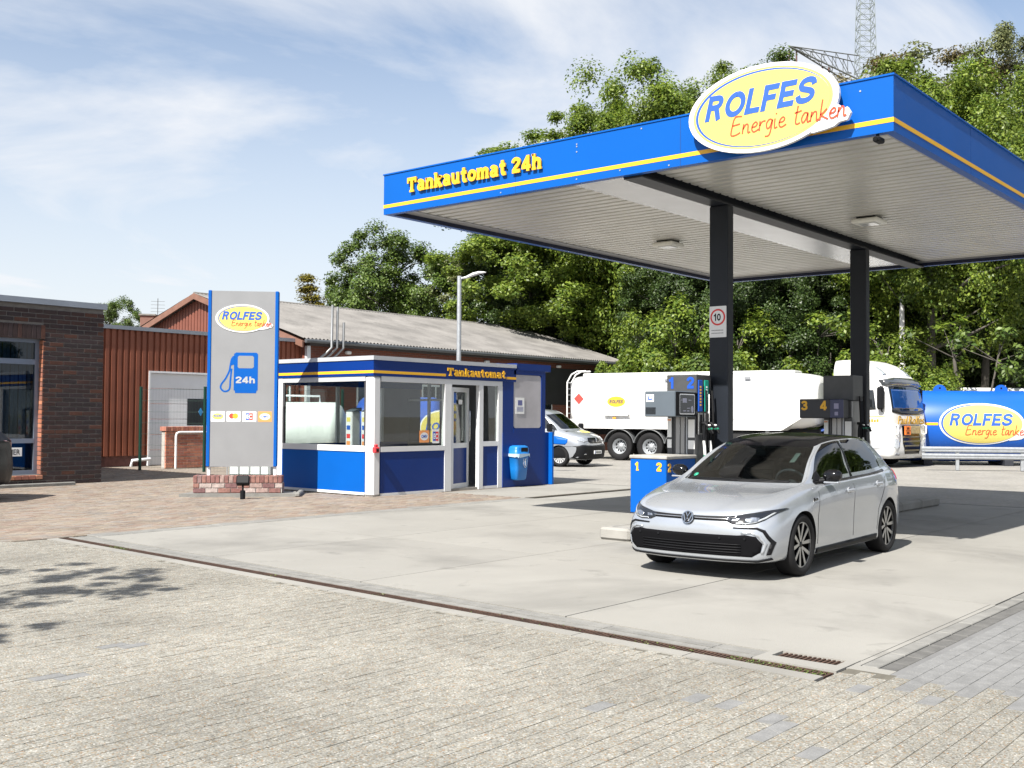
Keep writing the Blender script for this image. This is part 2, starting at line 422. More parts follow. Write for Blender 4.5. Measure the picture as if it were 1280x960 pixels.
def _el(cx, cy, rx, ry, n=20): return [(cx + rx * math.cos(2 * math.pi * i / n + 1.57), cy + ry * math.sin(2 * math.pi * i / n + 1.57)) for i in range(n + 1)]
BLD = {   # skeleton strokes of a heavy sans / slab alphabet: (advance, strokes, slab serifs)
 'R': (.88, [[(.12, 0), (.12, 1)], [(.12, .885), (.42, .885), (.58, .84), (.64, .72), (.58, .58), (.42, .52), (.12, .52)], [(.40, .55), (.50, .40), (.66, 0)]], []),
 'O': (1.02, [_el(.49, .5, .36, .385)], []),
 'L': (.74, [[(.12, 0), (.12, 1)], [(.0, .115), (.68, .115)]], []),
 'F': (.76, [[(.12, 0), (.12, 1)], [(0, .885), (.68, .885)], [(.12, .50), (.60, .50)]], []),
 'E': (.80, [[(.12, 0), (.12, 1)], [(0, .885), (.70, .885)], [(.12, .50), (.64, .50)], [(0, .115), (.72, .115)]], []),
 'S': (.84, [[(.70, .68), (.63, .83), (.42, .89), (.21, .84), (.13, .71), (.2, .58), (.42, .51), (.63, .43), (.70, .29), (.60, .16), (.39, .11), (.16, .16), (.07, .33)]], []),
 'T': (.94, [[(0, .885), (.86, .885)], [(.43, 0), (.43, 1)]], [[(.06, 1), (.06, .62)], [(.80, 1), (.80, .62)], [(.22, .06), (.64, .06)]]),
 'a': (.74, [[(.09, .56), (.18, .655), (.34, .66), (.48, .58), (.52, .44), (.52, .0)], [(.50, .41), (.3, .40), (.13, .32), (.12, .18), (.24, .09), (.42, .12), (.52, .24)]], [[(.5, .06), (.70, .06)]]),
 'n': (.78, [[(.13, 0), (.13, .76)], [(.13, .42), (.24, .60), (.40, .65), (.54, .56), (.57, .40), (.57, .0)]], [[(-.02, .06), (.30, .06)], [(.42, .06), (.74, .06)], [(-.03, .70), (.13, .70)]]),
 'k': (.76, [[(.13, 0), (.13, 1)], [(.58, .72), (.2, .34)], [(.28, .44), (.60, 0)]], [[(-.02, .06), (.30, .06)], [(.44, .06), (.76, .06)], [(.40, .68), (.72, .68)], [(-.03, .94), (.13, .94)]]),
 'u': (.78, [[(.13, .76), (.13, .34), (.18, .16), (.32, .09), (.46, .16), (.57, .34)], [(.57, .76), (.57, 0)]], [[(-.03, .70), (.13, .70)], [(.42, .70), (.57, .70)], [(.57, .06), (.74, .06)]]),
 't': (.58, [[(.25, .98), (.25, .50), (.26, .22), (.34, .10), (.52, .12)], [(.02, .66), (.50, .66)]], []),
 'o': (.76, [_el(.37, .37, .26, .275)], []),
 'm': (1.10, [[(.13, 0), (.13, .76)], [(.13, .42), (.22, .60), (.36, .65), (.48, .56), (.50, .40), (.50, 0)], [(.50, .42), (.60, .60), (.74, .65), (.86, .56), (.88, .40), (.88, 0)]], [[(-.02, .06), (.28, .06)], [(.37, .06), (.64, .06)], [(.75, .06), (1.05, .06)], [(-.03, .70), (.13, .70)]]),
 'h': (.78, [[(.13, 0), (.13, 1)], [(.13, .42), (.24, .60), (.40, .65), (.54, .56), (.57, .40), (.57, .0)]], [[(-.02, .06), (.30, .06)], [(.42, .06), (.74, .06)], [(-.03, .94), (.13, .94)]]),
 '1': (.62, [[(.38, 0), (.38, 1)], [(.36, .86), (.24, .76), (.06, .68)]], [[(.2, .06), (.6, .06)]]),
 '2': (.78, [[(.10, .66), (.16, .82), (.36, .89), (.55, .82), (.60, .68), (.52, .53), (.30, .34), (.13, .13)], [(.04, .115), (.68, .115)]], []),
 '3': (.76, [[(.09, .74), (.2, .86), (.38, .89), (.54, .82), (.56, .68), (.46, .56), (.26, .52)], [(.26, .52), (.50, .48), (.60, .34), (.56, .18), (.38, .11), (.2, .13), (.07, .27)]], []),
 '4': (.80, [[(.50, 0), (.50, 1)], [(.50, .94), (.10, .34)], [(.0, .27), (.72, .27)]], []),
 '0': (.76, [_el(.37, .5, .25, .385)], []),
 ' ': (.36, [], [])}
def bold_text(mb, s, F, w=None, h=None, weight=.24, shear=0.0, depth=0.004, mi=0, serif=False, track=0.0):
    """heavy lettering built from strokes, centred on F"""
    tot = sum(BLD[c][0] + track for c in s) - track - .08
    k = MB(); x = 0; q = 0
    for c in s:
        adv, st, sf = BLD[c]
        for p_, ww in [(p, weight) for p in st] + ([(p, weight * .6) for p in sf] if serif else []):
            pts = catmull(p_, 3) if 2 < len(p_) else p_
            q += 1
            ribbon(k, [(x + a, b) for a, b in pts], ww, 0, 1 - .012 * (q % 4))
        x += adv + track
    xs = [p[0] + shear * p[1] for p in k.v]; x0, x1 = min(xs), max(xs)
    kx = w / (x1 - x0) if w else h
    ky = h if h else kx
    mb.add([((p[0] + shear * p[1] - (x0 + x1) / 2) * kx, (p[1] - .5) * ky, p[2] * depth) for p in k.v], k.f, mi, False, F)
    return mb

# shared plain materials
WHITE = mat('white_paint', (.72, .72, .71), .4, var=.04)
BLUE = mat('blue_paint', (.001, .082, .36), .40, var=.05, vscale=1.2, spec=.2)
YEL = mat('yellow_stripe', (.78, .42, .02), .4, var=.04)
LEMON = mat('lemon_face', (.62, .52, .13), .4, var=.03)
ORG = mat('red_script', (.60, .075, .03), .4, var=.03)
INK = mat('blue_ink', (.025, .095, .42), .4, var=.03)
GREYP = mat('grey_panel', (.28, .29, .31), .38, metal=.25, var=.05)
BLACK = mat('black_plastic', (.007, .0075, .009), .55, var=.15, spec=.18)
RUBBER = mat('rubber', (.010, .010, .011), .8, var=.2, bump=.2, spec=.25)
CHROME = mat('bright_metal', (.72, .73, .75), .16, metal=1, var=.04)
STEEL = mat('brushed_steel', (.50, .51, .53), .34, metal=.9, var=.12, vscale=30, stretch=(.1, .1, 3))
GALV = mat('galvanised', (.40, .42, .44), .45, metal=.55, var=.14, vscale=12)
ALU = mat('light_aluminium', (.66, .68, .71), .4, metal=.3, var=.05)
PANE = glass('window_glass')

def rolfes(parent, F, w, t=0.012, plate=True, names=('plate', 'face', 'lettering', 'script_lettering')):
    """oval company sign: white plate with a lug at lower right, yellow field, blue crescent, two lines of lettering"""
    a = w / 2; b = a * .535
    th = t if plate else .003
    m = MB(); m.prism(ellipse(a, b, 56), 'z', 0, th, T=F)
    # small cloud-shaped lug under the end of the script
    lug = [(.86, -.14), (.93, -.10), (1.0, -.14), (1.04, -.20), (1.10, -.18), (1.14, -.25), (1.10, -.33), (1.0, -.34), (.94, -.38), (.84, -.40), (.66, -.42), (.70, -.2)]
    m.prism([(x * a, y * a) for x, y in lug], 'z', 0, th - .0006, T=F)
    p = m.build(names[0], WHITE, parent)
    e = .0016
    m = MB(); m.prism(ellipse(a * .93, b * .915, 56), 'z', th, th + e, T=F); p1 = m.build(names[1], LEMON, parent)
    m = MB(); m.prism(ellipse(a * .895, b * .87, 56), 'z', th + e, th + 2 * e, mi=0, T=F)
    m.prism(ellipse(a * .878, b * .84, 56, a * .020, -b * .012), 'z', th + 2 * e, th + 3 * e, mi=1, T=F)
    m.build('crescent', [INK, LEMON], parent)
    m = MB(); bold_text(m, 'ROLFES', F @ Matrix.Translation((-.015 * a, .105 * a, th + 3 * e)), w=a * 1.50, h=a * .315, weight=.215, shear=.26, depth=.004)
    m.build(names[2], INK, parent)
    m = MB(); script(m, 'Energie tanken', F @ Matrix.Translation((-.40 * a, -.285 * a, th + 3 * e + .001)), a * 1.50, .16, .003)
    m.build(names[3], ORG, parent)
    return p

# ================================================================== ground
AGG = aggregate('washed_concrete', [(0, (.208, .200, .176)), (.30, (.240, .233, .208)), (.52, (.158, .154, .136)), (.66, (.290, .284, .256)), (.80, (.214, .177, .123)), (.88, (.125, .117, .102)), (.93, (.224, .148, .092)), (.965, (.38, .37, .345))], None, scale=112, dirt=.20, rnd=.04, bump=.22)
AGGREY = aggregate('grey_block_concrete', [(0, (.176, .177, .176)), (.4, (.190, .191, .190)), (.7, (.164, .165, .165)), (.9, (.206, .206, .204))], None, scale=150, dirt=.10, rnd=.03, bump=.1)
REDP = mat('red_grey_block', (0.360, 0.270, 0.225), .85, var=.20, vscale=1.6, detail=6, rnd=.06, bump=.25, bscale=60,
           palette=[(.205, .166, .130), (.194, .150, .121), (.217, .183, .147), (.203, .174, .149), (.186, .137, .107), (.208, .172, .133), (.182, .162, .144)])
CONC = mat('slab_concrete', (.236, .229, .210), .8, var=.075, vscale=1.1, detail=8, rnd=.03, bump=.25, bscale=90, stain=.26, sscale=.40)
SAND = mat('joint_sand', (.15, .135, .11), .95, var=.3, vscale=20)
KERBM = mat('kerb_concrete', (.180, .177, .166), .85, var=.2, vscale=6, rnd=.08, bump=.4, bscale=70)
DGREY = mat('dark_channel_stone', (.105, .103, .098), .85, var=.22, vscale=8, rnd=.08, bump=.4, bscale=70)
RUST = mat('rusty_iron', (.066, .036, .024), .8, var=.45, vscale=9, metal=.15, bump=.4, bscale=80)
MOSS = leafmat('moss', (.05, .09, .015), (.16, .22, .05), .2)
YARD = aggregate('yard_paving', [(0, (.225, .214, .194)), (.5, (.245, .236, .218)), (.8, (.20, .193, .18))], None, scale=40, dirt=.16)
EARTH = mat('earth', (.16, .145, .11), .95, var=.3, vscale=1.5)

def drain_x(y): return 6.69 + (y - 2.84) * (7.224 - 6.69) / (13.6 - 2.84)     # the channel runs slightly askew

m = MB(); m.add([(-900, -900, -.09), (900, -900, -.09), (900, 900, -.09), (-900, 900, -.09)], [(0, 1, 2, 3)])
tag(m.build('ground', EARTH), kind='structure')
m = MB(); m.add([(21.6, -40, -.012), (75, -40, -.012), (75, 60, -.012), (21.6, 60, -.012)], [(0, 1, 2, 3)])
tag(m.build('yard', YARD), kind='structure')

def blocks_in(x0, x1, y0, y1, lx, ly, keep, along='x', seed=1):
    rnd = random.Random(seed); out = []
    if along == 'x':
        ny = int((y1 - y0) / ly); nx = int((x1 - x0) / lx) + 2
        for j in range(ny):
            for i in range(-1, nx):
                cx = x0 + (i + .5 + (.5 if j % 2 else 0)) * lx; cy = y0 + (j + .5) * ly
                if keep(cx, cy): out.append((cx + rnd.uniform(-.0012, .0012), cy + rnd.uniform(-.0014, .0014), lx - .0048, ly - .0018))
    else:
        for cy, cx, a, b in [(q[0], q[1], q[2], q[3]) for q in blocks_in(y0, y1, x0, x1, lx, ly, lambda a, b: keep(b, a), 'x', seed)]:
            out.append((cx, cy, b, a))
    return out
def block_mesh(name, blocks, mats, pick=None, seed=3, jz=.0012, depth=.006, bev=.0018):
    rnd = random.Random(seed); vs = []; fs = []; mi = []
    for k, (cx, cy, a, b) in enumerate(blocks):
        z = rnd.uniform(-jz, jz); tx = rnd.uniform(-jz, jz); ty = rnd.uniform(-jz, jz); o = len(vs)
        for e, dz in ((0, -depth), (bev, 0)):
            for sx, sy in ((-1, -1), (1, -1), (1, 1), (-1, 1)):
                vs.append((cx + sx * (a / 2 - e), cy + sy * (b / 2 - e), z + dz + (sx * tx + sy * ty if dz == 0 else 0)))
        fs += [(o + 4, o + 5, o + 6, o + 7)] + [(o + i, o + (i + 1) % 4, o + 4 + (i + 1) % 4, o + 4 + i) for i in range(4)]
        mi += [pick(k) if pick else 0] * 5
    me = bpy.data.meshes.new(name); me.from_pydata(vs, [], fs)
    for q in mats: me.materials.append(q)
    me.polygons.foreach_set('material_index', mi); me.update()
    return me
# in front of the drain: washed concrete blocks laid in running bond along X
def in_view(x, y, lim=.56, pad=1.2):
    s, c = math.sin(PHI), math.cos(PHI)
    xc = s * x - c * y; d = c * x + s * y
    return d > 3.6 and abs(xc) < lim * d + pad
def step_x(y): return 6.62 + .16 * ((int((y + 4.4) / .1065)) % 3) - .24 * min(0, y - .6)
front = blocks_in(-1.0, 8.4, -4.4, 17.2, .212, .1065,
    lambda x, y: in_view(x, y) and x < (drain_x(y) - .235 if y > 2.84 else (6.78 if y > 2.56 else step_x(y))) and not (y > 13.62 and x > 6.46), seed=11)
PAV = tag(thing('block_paving', None, None, (0, 0, 0)), kind='structure')
bed = [(-6, -9), (6.9, -9), (6.9, 2.84), (drain_x(2.86) - .285, 2.845), (drain_x(13.62) - .285, 13.62), (6.51, 13.64), (6.51, 18), (-6, 18)]
m = MB(); m.add([(x, y, -.0030) for x, y in bed], [list(range(8))])
tag(m.build('joint_bed', mat('washed_joint', (.098, .090, .072), .95, var=.25, vscale=14), PAV), kind='structure')
front.sort(key=lambda q: (.769 * q[0] + .639 * q[1]))
shown = [q for q in front if in_view(q[0], q[1], .478, 0) and (.769 * q[0] + .639 * q[1]) > 4.72]
near = shown[:300]; ns = set(id(q) for q in near)
rest = [q for q in front if id(q) not in ns]
patches = [(5.50, 2.66), (5.42, 2.55), (5.05, 2.55), (5.13, 2.24), (6.4, 2.60), (6.36, 2.15), (5.55, 3.05), (5.62, 3.2), (5.0, 3.5), (4.05, 7.0), (4.2, 6.9), (3.45, 6.4), (3.35, 6.55), (6.9, 8.1), (6.2, 9.9)]
def is_patch(q): return any(abs(q[0] - a) < .106 and abs(q[1] - b) < .054 for a, b in patches)
unit = MB(); l, b_ = .2078 / 2, .1047 / 2
unit.add([(-l, -b_, -.012), (l, -b_, -.012), (l, b_, -.012), (-l, b_, -.012), (-l + .0018, -b_ + .0018, 0), (l - .0018, -b_ + .0018, 0), (l - .0018, b_ - .0018, 0), (-l + .0018, b_ - .0018, 0)],
         [(4, 5, 6, 7), (0, 1, 5, 4), (1, 2, 6, 5), (2, 3, 7, 6), (3, 0, 4, 7)])
um = unit.mesh('paving_stone', AGG, recalc=False); um2 = unit.mesh('paving_stone_grey', AGGREY, recalc=False)
rr = random.Random(5)
for q in near:
    o = link('paving_stone', um2 if is_patch(q) else um, PAV)
    o.location = (q[0], q[1], rr.uniform(-.0010, .0010)); o.rotation_euler = (rr.uniform(-.010, .010), rr.uniform(-.006, .006), rr.uniform(-.004, .004))
pt = [is_patch(q) for q in rest]
tag(link('paving_stones', block_mesh('paving_stones', rest, [AGG, AGGREY], lambda k: 1 if pt[k] else 0), PAV), kind='stuff')

# grey concrete blocks right of the apron
grey = blocks_in(-1.0, 21.0, -4.4, 2.575, .212, .1065, lambda x, y: in_view(x, y, .5, .8) and x >= step_x(y), seed=11)
GP = tag(thing('grey_paving', None, None, (0, 0, 0)), kind='structure')
m = MB(); m.add([(6.6, -30, -.0040), (40, -30, -.0040), (40, 2.57, -.0040), (6.6, 2.57, -.0040)], [(0, 1, 2, 3)])
tag(m.build('joint_bed', mat('grey_joint', (.145, .145, .145), .95, var=.15), GP), kind='structure')
tag(link('paving_stones', block_mesh('grey_stones', grey, [AGGREY], seed=4, jz=.0008, depth=.006, bev=.0018), GP), kind='stuff')

# reddish block paving on the left, round the price-less sign and the kiosk
redb = blocks_in(6.53, 17.2, 13.74, 32.0, .21, .105, lambda x, y: in_view(x, y, .5, .5) and x < 16.9 + max(0, (y - 18.9)) and not (14.9 < x < 19.5 and 16.05 < y < 19.1) and not (x < 13.5 and y > 24.1), 'x', seed=31)
RP = tag(thing('red_paving', None, None, (0, 0, 0)), kind='structure')
m = MB(); m.add([(-20, 13.72, -.0085), (21.58, 13.72, -.0085), (21.58, 60, -.0085), (-20, 60, -.0085)], [(0, 1, 2, 3)])
tag(m.build('joint_bed', mat('red_joint', (.20, .17, .14), .95, var=.25, vscale=8), RP), kind='structure')
tag(link('paving_stones', block_mesh('red_stones', redb, [REDP], seed=8, jz=.0015, depth=.011, bev=.004), RP), kind='stuff')

# concrete apron: separate slabs with open joints
AP = tag(thing('concrete_apron', None, None, (0, 0, 0)), kind='structure')
m = MB(); m.add([(6.5, 2.8, -.045), (21.6, 2.8, -.045), (21.6, 16.2, -.045), (6.5, 16.2, -.045)], [(0, 1, 2, 3)])
tag(m.build('apron_bed', SAND, AP), kind='structure')
xs = [None, 10.1, 13.9, 17.7, 21.5]; ys = [2.82, 5.33, 7.95, 10.6, 13.42]
g = .006
for j in range(4):
    for i in range(4):
        y0, y1 = ys[j] + g, ys[j + 1] - g
        a0 = drain_x(y0) + .31 if i == 0 else xs[i] + g; a1 = drain_x(y1) + .31 if i == 0 else xs[i] + g
        m = MB(); pl_ = [(a0, y0), (xs[i + 1] - g, y0), (xs[i + 1] - g, y1), (a1, y1)]
        if i == 0 and j == 0: pl_ = [(7.165, 2.862)] + [(xs[1] - g, 2.862)] + [pl_[2], pl_[3]] + [(drain_x(3.47) + .31, 3.466), (7.165, 3.466)]
        m.prism(pl_, 'z', -.044, rr.uniform(-.001, .001))
        m.build('concrete_slab', CONC, AP)
for x0, x1 in ((16.95, 19.2), (19.2, 21.5)):
    m = MB(); m.box((x0 + g, 13.74, -.044), (x1 - g, 15.9, .0005)); m.build('concrete_slab', CONC, AP)
# stone borders of the apron
def stones(name, x0, x1, y0, y1, ln, M, parent, z=.002, along='x', seed=0):
    n = max(1, round(((x1 - x0) if along == 'x' else (y1 - y0)) / ln)); r_ = random.Random(seed)
    if n > 90: 
        pass
    for i in range(n):
        m = MB()
        zz_ = z + r_.uniform(-.0015, .0015)
        if along == 'x':
            d = (x1 - x0) / n; m.rbox((x0 + i * d + .003, y0, -.06), (x0 + (i + 1) * d - .003, y1, zz_), .006)
        else:
            d = (y1 - y0) / n; m.rbox((x0, y0 + i * d + .003, -.06), (x1, y0 + (i + 1) * d - .003, zz_), .006)
        m.build(name, M, parent)
BR = tag(thing('apron_border', None, None, (0, 0, 0)), kind='structure')
stones('border_stone', 7.55, 16.9, 13.43, 13.72, .5, KERBM, BR, seed=2)
stones('border_stone', 7.03, 21.5, 2.70, 2.81, .5, KERBM, BR, .001, seed=3)
stones('gutter_stone', 7.03, 21.5, 2.58, 2.695, .25, DGREY, BR, -.006, seed=4)
stones('border_stone', 21.5, 21.6, 2.82, 15.9, .5, DGREY, BR, .002, 'y', seed=6)

# drainage channel along the front
DR = tag(thing('drain_channel', None, None, (0, 0, 0)), kind='structure')
y0, y1 = 2.862, 13.62
def strip(xa, xb, ya, yb, z0, z1, mb): 
    mb.prism([(drain_x(ya) + xa, ya), (drain_x(ya) + xb, ya), (drain_x(yb) + xb, yb), (drain_x(yb) + xa, yb)], 'z', z0, z1)
m = MB(); m.box((6.892, 2.57, -.05), (7.02, 2.856, -.002)); m.build('channel_end', CONC, DR)
m = MB(); m.box((7.024, 2.814, -.05), (10.09, 2.857, -.001)); m.build('channel_end', CONC, DR)
m = MB(); strip(-.14, .02, y0, y1, -.07, -.035, m); m.build('channel_floor', SAND, DR)
n = 11
for i in range(n):
    ya = y0 + (y1 - y0) * i / n; yb = y0 + (y1 - y0) * (i + 1) / n
    m = MB(); strip(-.275, -.14, ya + .004, yb - .004, -.07, .005, m); m.build('channel_edge', CONC, DR)
    yr = max(ya, 3.465)
    m = MB(); strip(.02, .055, yr + .003, yb - .003, -.07, .003, m)
    for q in range(3): strip(.062 + q * .08, .062 + q * .08 + .068, yr + .003, yb - .003, -.07, -.004 + .002 * (q % 2), m)
    m.build('channel_rail', KERBM, DR)
    g_ = MB(); k = int((yb - ya) / .032)
    for q in range(k):
        a = ya + (q + .5) * (yb - ya) / k
        strip(-.135, .012, a - .0085, a + .0085, -.022, -.004, g_)
    strip(-.137, -.122, ya + .002, yb - .002, -.024, -.003, g_); strip(.004, .018, ya + .002, yb - .002, -.024, -.003, g_)
    m = g_.build('grating', RUST, DR)
# gully box at the right end
m = MB(); x0 = 6.845
for a, b in (((x0 - .10, 2.862, -.05), (x0 + .06, 3.46, .003)), ((x0 + .24, 2.862, -.05), (x0 + .31, 3.46, .003)), ((x0 + .06, 2.862, -.05), (x0 + .24, 2.93, .003)), ((x0 + .06, 3.395, -.05), (x0 + .24, 3.46, .003))): m.box(a, b)
GU = m.build('gully_frame', CONC, DR)
m = MB()
for q in range(13):
    a = 2.94 + q * .0345; m.box((x0 + .062, a, -.03), (x0 + .238, a + .016, -.006))
m.build('grating', RUST, GU)
# moss in the channel
rm = np.random.RandomState(4)
vs = []; fs = []
for (ya, yb, cnt) in ((2.88, 3.6, 300), (3.75, 4.6, 60), (4.6, 6.2, 20), (11.9, 12.35, 260), (8.9, 9.0, 20), (7.2, 7.3, 24)):
    for _ in range(cnt):
        yy = rm.uniform(ya, yb); xx = drain_x(yy) + rm.uniform(-.135, .0); z = rm.uniform(-.012, .004); s_ = rm.uniform(.004, .010); a = rm.uniform(0, 6.28); tl = rm.uniform(-.6, .6)
        dx, dy = math.cos(a) * s_, math.sin(a) * s_; o = len(vs)
        vs += [(xx - dx, yy - dy, z), (xx + dy * .5, yy - dx * .5, z + tl * s_), (xx + dx, yy + dy, z + s_ * .7), (xx - dy * .5, yy + dx * .5, z - tl * s_)]
        fs.append((o, o + 1, o + 2, o + 3))
me = bpy.data.meshes.new('moss'); me.from_pydata(vs, [], fs); me.materials.append(MOSS)
tag(link('moss', me), 'green moss growing in the rusty drain channel', 'moss', kind='stuff')

# ================================================================== canopy over the pumps
CX0, CX1, CY0, CY1, ZB, ZT = 11.28, 21.80, 4.14, 11.94, 4.69, 5.29
SOF = 4.765
CAN = thing('station_canopy', 'flat blue canopy with yellow stripe and raised yellow lettering on two dark columns', 'canopy', (13.6, 7.5, 0))
DARK = mat('anthracite_paint', (.012, .015, .021), .45, var=.12, vscale=4, spec=.3)
SOFM = mat('soffit_sheet', (.60, .59, .55), .36, var=.08, vscale=.7, metal=.35, stain=.12, sscale=.8)
th = .10
m = MB(); m.box((CX0, CY0, ZB), (CX0 + th, CY1, ZT)); m.build('fascia', BLUE, CAN)
m = MB(); m.box((CX0 + th, CY0, ZB), (CX1 - th, CY0 + th, ZT)); m.build('fascia', BLUE, CAN)
m = MB(); m.box((CX0 + th, CY1 - th, ZB), (CX1 - th, CY1, ZT)); m.build('fascia', BLUE, CAN)
m = MB(); m.box((CX1 - th, CY0, ZB), (CX1, CY1, ZT)); m.build('fascia', BLUE, CAN)
zs0, zs1 = 4.788, 4.838
m = MB(); m.box((CX0 - .003, CY0 - .003, zs0), (CX0 + .01, CY1 + .003, zs1)); m.build('stripe', YEL, CAN)
m = MB(); m.box((CX0 + .01, CY0 - .003, zs0), (CX1, CY0 + .01, zs1)); m.build('stripe', YEL, CAN)
m = MB(); m.box((CX0 + .01, CY1 - .01, zs0), (CX1, CY1 + .003, zs1)); m.build('stripe', YEL, CAN)
INSHADE = mat('fascia_inner_shade', (.006, .010, .040), .5, var=.1)  # backs of the far fascias, with their shade painted in dark navy
m = MB(); m.box((CX0 + th, CY1 - th - .012, ZB + .002), (CX1 - th, CY1 - th - .002, SOF)); m.build('fascia_inner_shade', INSHADE, CAN)
m = MB(); m.box((CX1 - th - .012, CY0 + th, ZB + .002), (CX1 - th - .002, CY1 - th - .014, SOF)); m.build('fascia_inner_shade', INSHADE, CAN)
m = MB()
for a, b in (((CX0 - .012, CY0 - .012, ZT), (CX0 + .14, CY1 + .012, ZT + .02)), ((CX1 - .14, CY0 - .012, ZT), (CX1 + .012, CY1 + .012, ZT + .02)), ((CX0 + .14, CY0 - .012, ZT), (CX1 - .14, CY0 + .14, ZT + .02)), ((CX0 + .14, CY1 - .14, ZT), (CX1 - .14, CY1 + .012, ZT + .02))): m.box(a, b)
m.build('edge_trim', BLUE, CAN)
m = MB(); m.box((CX0 + th, CY0 + th, SOF + .09), (CX1 - th, CY1 - th, ZT - .05)); m.build('roof_deck', GALV, CAN)
m = MB()
for q in range(1, 3): m.box((CX0 - .0015, CY0 + 2.6 * q - .003, ZB), (CX0 + .002, CY0 + 2.6 * q + .003, zs0 - .001)); m.box((CX0 - .0015, CY0 + 2.6 * q - .003, zs1 + .001), (CX0 + .002, CY0 + 2.6 * q + .003, ZT))
for q in range(1, 4): m.box((CX0 + 2.63 * q - .003, CY0 - .0015, ZB), (CX0 + 2.63 * q + .003, CY0 + .002, zs0 - .001)); m.box((CX0 + 2.63 * q - .003, CY0 - .0015, zs1 + .001), (CX0 + 2.63 * q + .003, CY0 + .002, ZT))
m.build('panel_seam', mat('seam_blue', (.001, .03, .14), .6), CAN)
m = MB()
for y, z in ((8.3, 5.20), (8.3, 5.17), (8.3, 5.10), (8.3, 4.74), (7.3, 5.24), (7.62, 4.76), (4.5, 5.18), (9.6, 4.73), (6.9, 4.72)): m.cyl((CX0 - .006, y, z), (CX0, y, z), .011, n=6)
m.build('rivet', GALV, CAN)
# trapezoidal soffit sheets, ribs running along Y
def soffit(ya, yb):
    m = MB(); p = .21; x = CX0 + th + .12; prof = []
    while x < CX1 - th - .14:
        prof += [(x, SOF), (x + .135, SOF), (x + .145, SOF + .045), (x + .20, SOF + .045)]; x += p
    vs = [(a, ya, z) for a, z in prof] + [(a, yb, z) for a, z in prof]; n_ = len(prof)
    m.add(vs, [(i, i + 1, n_ + i + 1, n_ + i) for i in range(n_ - 1)])
    return m
soffit(CY0 + th + .10, 7.34).build('soffit', SOFM, CAN); soffit(8.52, CY1 - th - .22).build('soffit', SOFM, CAN)
m = MB(); e = SOF - .012
m.box((CX0 + th, CY0 + th, e), (CX0 + th + .13, CY1 - th, e + .03)); m.box((CX1 - th - .16, CY0 + th, e), (CX1 - th, CY1 - th, e + .03))
m.box((CX0 + th + .13, CY0 + th, e), (CX1 - th - .16, CY0 + th + .11, e + .03)); m.box((CX0 + th + .13, CY1 - th - .23, e), (CX1 - th - .16, CY1 - th, e + .03))
m.build('soffit_border', mat('soffit_trim', (.30, .30, .31), .4, var=.06), CAN)
m = MB(); m.box((CX0 + th + .135, 7.66, SOF - .035), (CX1 - th - .165, 8.515, SOF + .02)); m.build('flat_panel', mat('flat_sheet', (.58, .59, .62), .22, var=.05, metal=.5), CAN)
# main beam (I section) and columns
m = MB(); m.box((CX0 + th, 7.36, 4.66), (CX1 - th - .015, 7.63, 4.685)); m.box((CX0 + th, 7.486, 4.685), (CX1 - th, 7.504, SOF + .08)); m.box((CX0 + th, 7.35, 4.685), (CX0 + th + .02, 7.64, SOF + .06))
m.build('beam', DARK, CAN)
for cx in (13.6, 18.66):
    m = MB(); m.rbox((cx, 7.352, .16), (cx + .17, 7.648, 4.66), .012); col_ = m.build('column', DARK, CAN)
    m = MB(); m.rbox((cx - .05, 7.30, .16), (cx + .22, 7.70, .185), .006); m.build('base_plate', DARK, col_)
# raised lettering
m = MB(); F = FX(CX0 - .018, 10.13, 5.065)
bold_text(m, 'Tankautomat 24h', F, w=2.54, h=.215, weight=.235, depth=.024, serif=True, track=.05)
m.build('lettering', YEL, CAN)
m = MB()
for i in range(15): m.box((CX0 - .018, 8.98 + i * .165, 5.03), (CX0, 9.0 + i * .165, 5.045))
m.build('letter_pins', BLACK, CAN)
# oval sign
OV = thing('oval_sign', 'big yellow oval sign with white rim fixed over the canopy front edge', 'sign', (11.2, 5.61, 5.06))
rolfes(OV, FX(11.185, 5.61, 5.165), 1.86, .05)
m = MB()
for yy in (5.1, 6.1): m.box((11.185, yy, 4.95), (11.278, yy + .05, 5.25))
m.build('bracket', GALV, OV)
# soffit lamps
for i, (x, y, lab) in enumerate(((16.4, 10.05, 'square white canopy lamp left of the front column'), (16.35, 6.39, 'square white canopy lamp right of the front column'))):
    t = thing('canopy_lamp', lab, 'lamp', (x, y, SOF - .0), group='lamps under the canopy')
    m = MB(); m.rbox((x - .15, y - .15, SOF - .02), (x + .15, y + .15, SOF - .001), .008); m.build('mounting_plate', BLACK, t)
    m = MB(); m.rbox((x - .21, y - .21, SOF - .10), (x + .21, y + .21, SOF - .03), .02); h_ = m.build('housing', mat('lamp_white', (.78, .77, .70), .4, var=.05), t)
    m = MB(); m.rbox((x - .13, y - .13, SOF - .112), (x + .13, y + .13, SOF - .098), .008); m.build('lens', mat('lamp_lens', (.62, .63, .62), .15, var=.05), t)
# small camera under the near corner
t = thing('security_camera', 'small black camera hanging under the near canopy corner', 'camera', (11.4, 4.36, 4.69))
m = MB(); m.cyl((11.33, 4.33, 4.69), (11.33, 4.33, 4.63), .018); m.build('arm', BLACK, t)
m = MB(); m.rbox((11.20, 4.26, 4.585), (11.36, 4.34, 4.645), .015); m.cyl((11.20, 4.30, 4.615), (11.18, 4.30, 4.612), .022); m.build('body', BLACK, t)
